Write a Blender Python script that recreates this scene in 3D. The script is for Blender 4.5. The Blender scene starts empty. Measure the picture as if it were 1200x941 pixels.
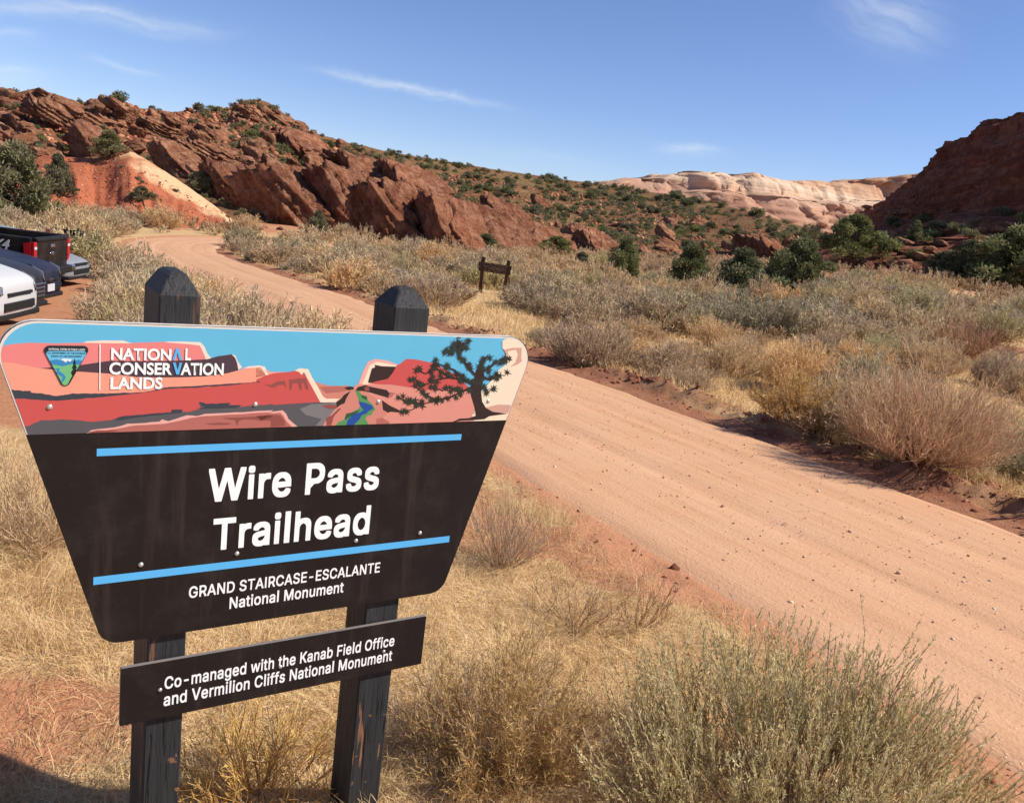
import bpy, bmesh, math, random
import numpy as np
from mathutils import Vector, Matrix

scene = bpy.context.scene
COL = scene.collection
R = math.radians

# ------------------------------------------------------------------ camera
F_PX, PW, PH = 972.0, 1200.0, 941.0          # focal length in pixels of a 1200 px wide frame
EYE = np.array([0.0, 0.0, 1.93])
_up = np.array([564.0, 4330.0, 972.0]); _up[0] = 564.0
_up = np.array([0.1261, 0.9680, 0.2173]); _up /= np.linalg.norm(_up)
_f = np.array([0.0, 0.0, -1.0]); _f = _f - _up * _f.dot(_up); _f /= np.linalg.norm(_f)
_r = np.cross(_f, _up)
CAM = np.array([_r, _f, _up])                # camera axes -> world axes
cam_data = bpy.data.cameras.new('camera')
cam = bpy.data.objects.new('camera', cam_data)
COL.objects.link(cam)
cam_data.sensor_fit = 'HORIZONTAL'
cam_data.sensor_width = 36.0
cam_data.lens = F_PX / PW * 36.0
cam_data.clip_start = 0.04
cam_data.clip_end = 30000.0
mw = Matrix([list(CAM[0]) + [EYE[0]], list(CAM[1]) + [EYE[1]], list(CAM[2]) + [EYE[2]], [0, 0, 0, 1]])
cam.matrix_world = mw
scene.camera = cam

# ------------------------------------------------------------------ sky, sun, exposure
SUN_AZ, SUN_EL = 87.0, 45.0                   # degrees right of straight-behind, height
world = bpy.data.worlds.new('World')
scene.world = world
world.use_nodes = True
nt = world.node_tree
for n in list(nt.nodes): nt.nodes.remove(n)
def wn(t, **k):
    n = nt.nodes.new(t)
    for a, b in k.items(): setattr(n, a, b)
    return n
sky = wn('ShaderNodeTexSky', sky_type='NISHITA', sun_disc=False)
sky.sun_elevation = R(SUN_EL)
sky.sun_rotation = R(180.0 - SUN_AZ)
sky.altitude = 1600.0
sky.air_density = 1.0
sky.dust_density = 0.25
sky.ozone_density = 4.0
bg = wn('ShaderNodeBackground')
bg.inputs['Strength'].default_value = 0.10
out = wn('ShaderNodeOutputWorld')
nt.links.new(bg.outputs[0], out.inputs[0])

def pix_ray(px, py):
    px = np.asarray(px, float); py = np.asarray(py, float)
    d = np.stack([px - 600.0, -(py - 470.5), -F_PX * np.ones_like(px)], -1) @ CAM.T
    return d / np.linalg.norm(d, axis=-1, keepdims=True)

def azel(px, py):
    d = pix_ray(px, py)
    return np.degrees(np.arctan2(d[..., 0], d[..., 1])), np.degrees(np.arcsin(d[..., 2]))

def to_pix(p):
    c = (np.asarray(p, float) - EYE) @ CAM
    z = np.where(-c[..., 2] > 1e-3, -c[..., 2], 1e-3)
    return 600 + F_PX * c[..., 0] / z, 470.5 - F_PX * c[..., 1] / z

# thin cirrus: streaks fixed to directions of the sky
def vmath(op, a, b=None):
    n = wn('ShaderNodeVectorMath', operation=op)
    for i, v in enumerate((a, b)):
        if v is None: continue
        if isinstance(v, bpy.types.NodeSocket): nt.links.new(v, n.inputs[i])
        else: n.inputs[i].default_value = v
    return n
def fmath(op, a, b=0.0, clamp=False):
    n = wn('ShaderNodeMath', operation=op, use_clamp=clamp)
    for i, v in enumerate((a, b)):
        if isinstance(v, bpy.types.NodeSocket): nt.links.new(v, n.inputs[i])
        else: n.inputs[i].default_value = v
    return n.outputs[0]
tc = wn('ShaderNodeTexCoord')
vec = tc.outputs['Generated']
nz = wn('ShaderNodeTexNoise')
nz.inputs['Scale'].default_value = 9.0
nz.inputs['Detail'].default_value = 7.0
nz.inputs['Roughness'].default_value = 0.65
nt.links.new(vec, nz.inputs['Vector'])
warp = vmath('MULTIPLY_ADD', nz.outputs['Color'], (0.03, 0.03, 0.03))
nt.links.new(vec, warp.inputs[2])
total = None
# (ends of each wisp in the frame, half width px, strength)
for (x0, y0, x1, y1, wpx, st) in [(370, 84, 580, 124, 5, .55), (-60, -6, 250, 36, 10, .45), (985, -10, 1100, 52, 26, .34),
                                  (770, 172, 850, 182, 7, .40), (100, 68, 190, 92, 4, .30), (-40, 76, 60, 86, 5, .28), (-30, 30, 50, 46, 6, .25),
                                  (560, 172, 720, 196, 9, .10), (-80, 100, 60, 96, 18, .16)]:
    a, b = pix_ray(x0, y0), pix_ray(x1, y1)
    c = a + b; c /= np.linalg.norm(c)
    tdir = b - a; L = np.linalg.norm(tdir) / 2; tdir /= np.linalg.norm(tdir)
    ndir = np.cross(c, tdir)
    rel = vmath('SUBTRACT', warp.outputs[0], tuple(c + np.array([.015, .015, .015])))
    along = vmath('DOT_PRODUCT', rel.outputs[0], tuple(tdir / L)).outputs['Value']
    across = vmath('DOT_PRODUCT', rel.outputs[0], tuple(ndir / (wpx / F_PX))).outputs['Value']
    depth = vmath('DOT_PRODUCT', vec, tuple(c)).outputs['Value']
    d2 = fmath('ADD', fmath('POWER', fmath('ABSOLUTE', along), 3.0), fmath('MULTIPLY', across, across))
    g = fmath('POWER', 2.718, fmath('MULTIPLY', d2, -1.4))
    g = fmath('MULTIPLY', g, fmath('GREATER_THAN', depth, 0.5))
    # streak noise stretched along the wisp
    comb = wn('ShaderNodeCombineXYZ')
    nt.links.new(fmath('MULTIPLY', along, L * 14.0), comb.inputs[0])
    nt.links.new(fmath('MULTIPLY', across, wpx / F_PX * 90.0), comb.inputs[1])
    n2 = wn('ShaderNodeTexNoise')
    n2.inputs['Scale'].default_value = 1.0
    n2.inputs['Detail'].default_value = 5.0
    nt.links.new(comb.outputs[0], n2.inputs['Vector'])
    g = fmath('MULTIPLY', g, fmath('MULTIPLY', fmath('SUBTRACT', n2.outputs[0], 0.25, True), 2.6 * st))
    total = g if total is None else fmath('ADD', total, g)
mixc = wn('ShaderNodeMix', data_type='RGBA')
nt.links.new(fmath('MINIMUM', total, 0.8), mixc.inputs[0])
tint = wn('ShaderNodeMix', data_type='RGBA', blend_type='MULTIPLY')
tint.inputs[0].default_value = 1.0
nt.links.new(sky.outputs[0], tint.inputs[6])
tint.inputs[7].default_value = (0.95, 0.93, 1.08, 1)
nt.links.new(tint.outputs[2], mixc.inputs[6])
mixc.inputs[7].default_value = (6.6, 7.0, 7.6, 1)
nt.links.new(mixc.outputs[2], bg.inputs['Color'])

sun_data = bpy.data.lights.new('sun', 'SUN')
sun_data.energy = 5.0
sun_data.angle = R(0.53)
sun_data.color = (1.0, 0.93, 0.82)
sun = bpy.data.objects.new('sun', sun_data)
COL.objects.link(sun)
SUN = np.array([math.sin(R(SUN_AZ)) * math.cos(R(SUN_EL)), -math.cos(R(SUN_AZ)) * math.cos(R(SUN_EL)), math.sin(R(SUN_EL))])
sun.rotation_euler = Vector(-SUN).to_track_quat('-Z', 'Y').to_euler()
sun.location = (20, -30, 40)
vs = scene.view_settings
vs.view_transform = 'Standard'
vs.look = 'None'
vs.exposure = 0.38
vs.gamma = 1.0
vs.use_curve_mapping = False
scene.cycles.max_bounces = 6
scene.cycles.diffuse_bounces = 3
scene.cycles.transparent_max_bounces = 8

# ------------------------------------------------------------------ helpers
def vnoise(p, seed=0):
    p = np.asarray(p, float)
    i = np.floor(p).astype(np.int64); f = p - i; f = f * f * (3 - 2 * f)
    def h(a, b, c):
        n = (a * 374761393 + b * 668265263 + c * 2147483647 + seed * 974711) & 0xffffffff
        n = ((n ^ (n >> 13)) * 1274126177) & 0xffffffff
        n = ((n ^ (n >> 15)) * 2246822519) & 0xffffffff
        return ((n ^ (n >> 16)) & 0xffff) / 65535.0
    x, y, z = i[..., 0], i[..., 1], i[..., 2]
    fx, fy, fz = f[..., 0], f[..., 1], f[..., 2]
    def lx(b, c): return h(x, b, c) * (1 - fx) + h(x + 1, b, c) * fx
    def ly(c): return lx(y, c) * (1 - fy) + lx(y + 1, c) * fy
    return (ly(z) * (1 - fz) + ly(z + 1) * fz) * 2 - 1

def fbm(p, octv=4, seed=0, gain=.5, lac=2.03):
    p = np.asarray(p, float); s = 0; a = 1.0; t = 0
    for k in range(octv):
        s = s + a * vnoise(p, seed + k * 17); t += a
        p = p * lac + 13.7; a *= gain
    return s / t

def fbm2(x, y, sc, octv=4, seed=0):
    x = np.asarray(x, float); y = np.asarray(y, float)
    return fbm(np.stack([x / sc, y / sc, np.full_like(x, .37)], -1), octv, seed)

def sstep(a, b, x):
    t = np.clip((np.asarray(x, float) - a) / (b - a), 0, 1)
    return t * t * (3 - 2 * t)

def link(name, me, mats, parent=None):
    o = bpy.data.objects.new(name, me)
    for m in (mats if isinstance(mats, (list, tuple)) else [mats]): me.materials.append(m)
    COL.objects.link(o)
    if parent is not None: o.parent = parent
    return o

def np_mesh(name, V, faces, attr=None, smooth=False, mat_idx=None):
    """V (N,3); faces: one int array (M,k) or a list of such arrays; attr {name: per-vertex float}"""
    if not isinstance(faces, list): faces = [faces]
    faces = [np.asarray(f, np.int32) for f in faces if len(f)]
    me = bpy.data.meshes.new(name)
    V = np.ascontiguousarray(V, np.float32)
    me.vertices.add(len(V)); me.vertices.foreach_set('co', V.ravel())
    loops = np.concatenate([f.ravel() for f in faces])
    tot = np.concatenate([np.full(len(f), f.shape[1], np.int32) for f in faces])
    start = np.concatenate([[0], np.cumsum(tot)[:-1]]).astype(np.int32)
    me.loops.add(len(loops)); me.loops.foreach_set('vertex_index', loops)
    me.polygons.add(len(tot)); me.polygons.foreach_set('loop_start', start)
    if smooth: me.polygons.foreach_set('use_smooth', np.ones(len(tot), bool))
    if mat_idx is not None: me.polygons.foreach_set('material_index', np.asarray(mat_idx, np.int32))
    me.update(calc_edges=True)
    for k, a in (attr or {}).items():
        at = me.attributes.new(k, 'FLOAT', 'POINT')
        at.data.foreach_set('value', np.ascontiguousarray(a, np.float32))
    me.validate()
    return me

def grid_faces(nr, nc, keep=None):
    a = np.arange(nr * nc).reshape(nr, nc)
    f = np.stack([a[:-1, :-1], a[:-1, 1:], a[1:, 1:], a[1:, :-1]], -1).reshape(-1, 4)
    return f if keep is None else f[keep.ravel()]

def tag(o, label=None, cat=None, group=None, kind=None):
    if label: o['label'] = label
    if cat: o['category'] = cat
    if group: o['group'] = group
    if kind: o['kind'] = kind
    return o

def empty(name, loc=(0, 0, 0), rz=0.0):
    o = bpy.data.objects.new(name, None)
    o.location = loc; o.rotation_euler = (0, 0, rz); o.empty_display_size = .2
    COL.objects.link(o)
    return o

def bm_obj(name, bm, mat, parent=None, smooth=False):
    me = bpy.data.meshes.new(name)
    bmesh.ops.recalc_face_normals(bm, faces=bm.faces)
    if smooth:
        for f in bm.faces: f.smooth = True
    bm.to_mesh(me); bm.free()
    return link(name, me, mat, parent)

def bm_box(bm, c, s, rot=None, bevel=0.0):
    g = bmesh.ops.create_cube(bm, size=1.0)
    vs_ = g['verts']
    M = Matrix.Translation(c) @ (rot.to_4x4() if rot is not None else Matrix.Identity(4)) @ Matrix.Diagonal((*s, 1))
    bmesh.ops.transform(bm, matrix=M, verts=vs_)
    if bevel:
        es = list({e for v in vs_ for e in v.link_edges})
        bmesh.ops.bevel(bm, geom=es, offset=bevel, segments=2, profile=.6, affect='EDGES')

def bm_cyl(bm, p0, p1, r0, r1=None, seg=12):
    p0, p1 = Vector(p0), Vector(p1)
    d = p1 - p0
    M = Matrix.Translation((p0 + p1) / 2) @ d.to_track_quat('Z', 'Y').to_matrix().to_4x4()
    bmesh.ops.create_cone(bm, cap_ends=True, segments=seg, radius1=r0, radius2=r0 if r1 is None else r1, depth=d.length, matrix=M)

# ------------------------------------------------------------------ materials
class NT:
    def __init__(s, name):
        s.m = bpy.data.materials.new(name); s.m.use_nodes = True
        s.t = s.m.node_tree
        s.b = s.t.nodes['Principled BSDF']
    def n(s, t, **k):
        n = s.t.nodes.new(t)
        for a, b in k.items(): setattr(n, a, b)
        return n
    def set(s, sock, v):
        if isinstance(v, bpy.types.NodeSocket): s.t.links.new(v, sock)
        else: sock.default_value = v
    def math(s, op, a, b=0.0, clamp=False):
        n = s.n('ShaderNodeMath', operation=op, use_clamp=clamp)
        s.set(n.inputs[0], a); s.set(n.inputs[1], b)
        return n.outputs[0]
    def coord(s, kind='Object', scale=(1, 1, 1)):
        tcn = s.n('ShaderNodeTexCoord')
        mp = s.n('ShaderNodeMapping'); mp.inputs['Scale'].default_value = scale
        s.t.links.new(tcn.outputs[kind], mp.inputs[0])
        return mp.outputs[0]
    def world(s, scale=(1, 1, 1)):
        g = s.n('ShaderNodeNewGeometry')
        mp = s.n('ShaderNodeMapping'); mp.inputs['Scale'].default_value = scale
        s.t.links.new(g.outputs['Position'], mp.inputs[0])
        return mp.outputs[0]
    def noise(s, vec, scale, detail=4.0, rough=.55, dist=0.0):
        n = s.n('ShaderNodeTexNoise')
        s.t.links.new(vec, n.inputs['Vector'])
        n.inputs['Scale'].default_value = scale; n.inputs['Detail'].default_value = detail
        n.inputs['Roughness'].default_value = rough; n.inputs['Distortion'].default_value = dist
        return n.outputs['Fac']
    def ramp(s, fac, stops, interp='LINEAR'):
        r = s.n('ShaderNodeValToRGB'); r.color_ramp.interpolation = interp
        e = r.color_ramp.elements
        while len(e) < len(stops): e.new(.5)
        for i, (p, c) in enumerate(stops):
            e[i].position = p; e[i].color = (c, c, c, 1) if isinstance(c, (int, float)) else (*c, 1)
        s.set(r.inputs[0], fac)
        return r.outputs[0]
    def mix(s, fac, a, b, mode='MIX'):
        n = s.n('ShaderNodeMix', data_type='RGBA', blend_type=mode)
        s.set(n.inputs[0], fac)
        for i, v in ((6, a), (7, b)):
            s.set(n.inputs[i], v if isinstance(v, bpy.types.NodeSocket) else (*v, 1))
        return n.outputs[2]
    def attr(s, name):
        a = s.n('ShaderNodeAttribute'); a.attribute_name = name
        return a.outputs['Fac']
    def rnd(s):
        return s.n('ShaderNodeObjectInfo').outputs['Random']
    def bump(s, h, strength=.5, dist=.02):
        b = s.n('ShaderNodeBump'); b.inputs['Strength'].default_value = strength; b.inputs['Distance'].default_value = dist
        s.t.links.new(h, b.inputs['Height'])
        s.t.links.new(b.outputs[0], s.b.inputs['Normal'])
    def done(s, col, rough=.9, spec=.15, metal=0.0):
        s.set(s.b.inputs['Base Color'], col if isinstance(col, bpy.types.NodeSocket) else (*col, 1))
        s.set(s.b.inputs['Roughness'], rough)
        s.b.inputs['Specular IOR Level'].default_value = spec
        s.b.inputs['Metallic'].default_value = metal
        return s.m

def flat(name, col, rough=.6, spec=.3, metal=0.0, var=.12, scale=30.0):
    """a plain paint with slight wear in tone and gloss"""
    k = NT(name)
    n = k.noise(k.coord(), scale, 5)
    c2 = tuple(max(0.0, c * (1 - var)) for c in col); c1 = tuple(min(1.0, c * (1 + var * .6)) for c in col)
    return k.done(k.mix(n, c2, c1), k.math('ADD', k.math('MULTIPLY', n, .2), rough - .1), spec, metal)

def srgb(r, g, b):
    return tuple((c / 255 / 12.92) if c / 255 <= .04045 else ((c / 255 + .055) / 1.055) ** 2.4 for c in (r, g, b))
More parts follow.
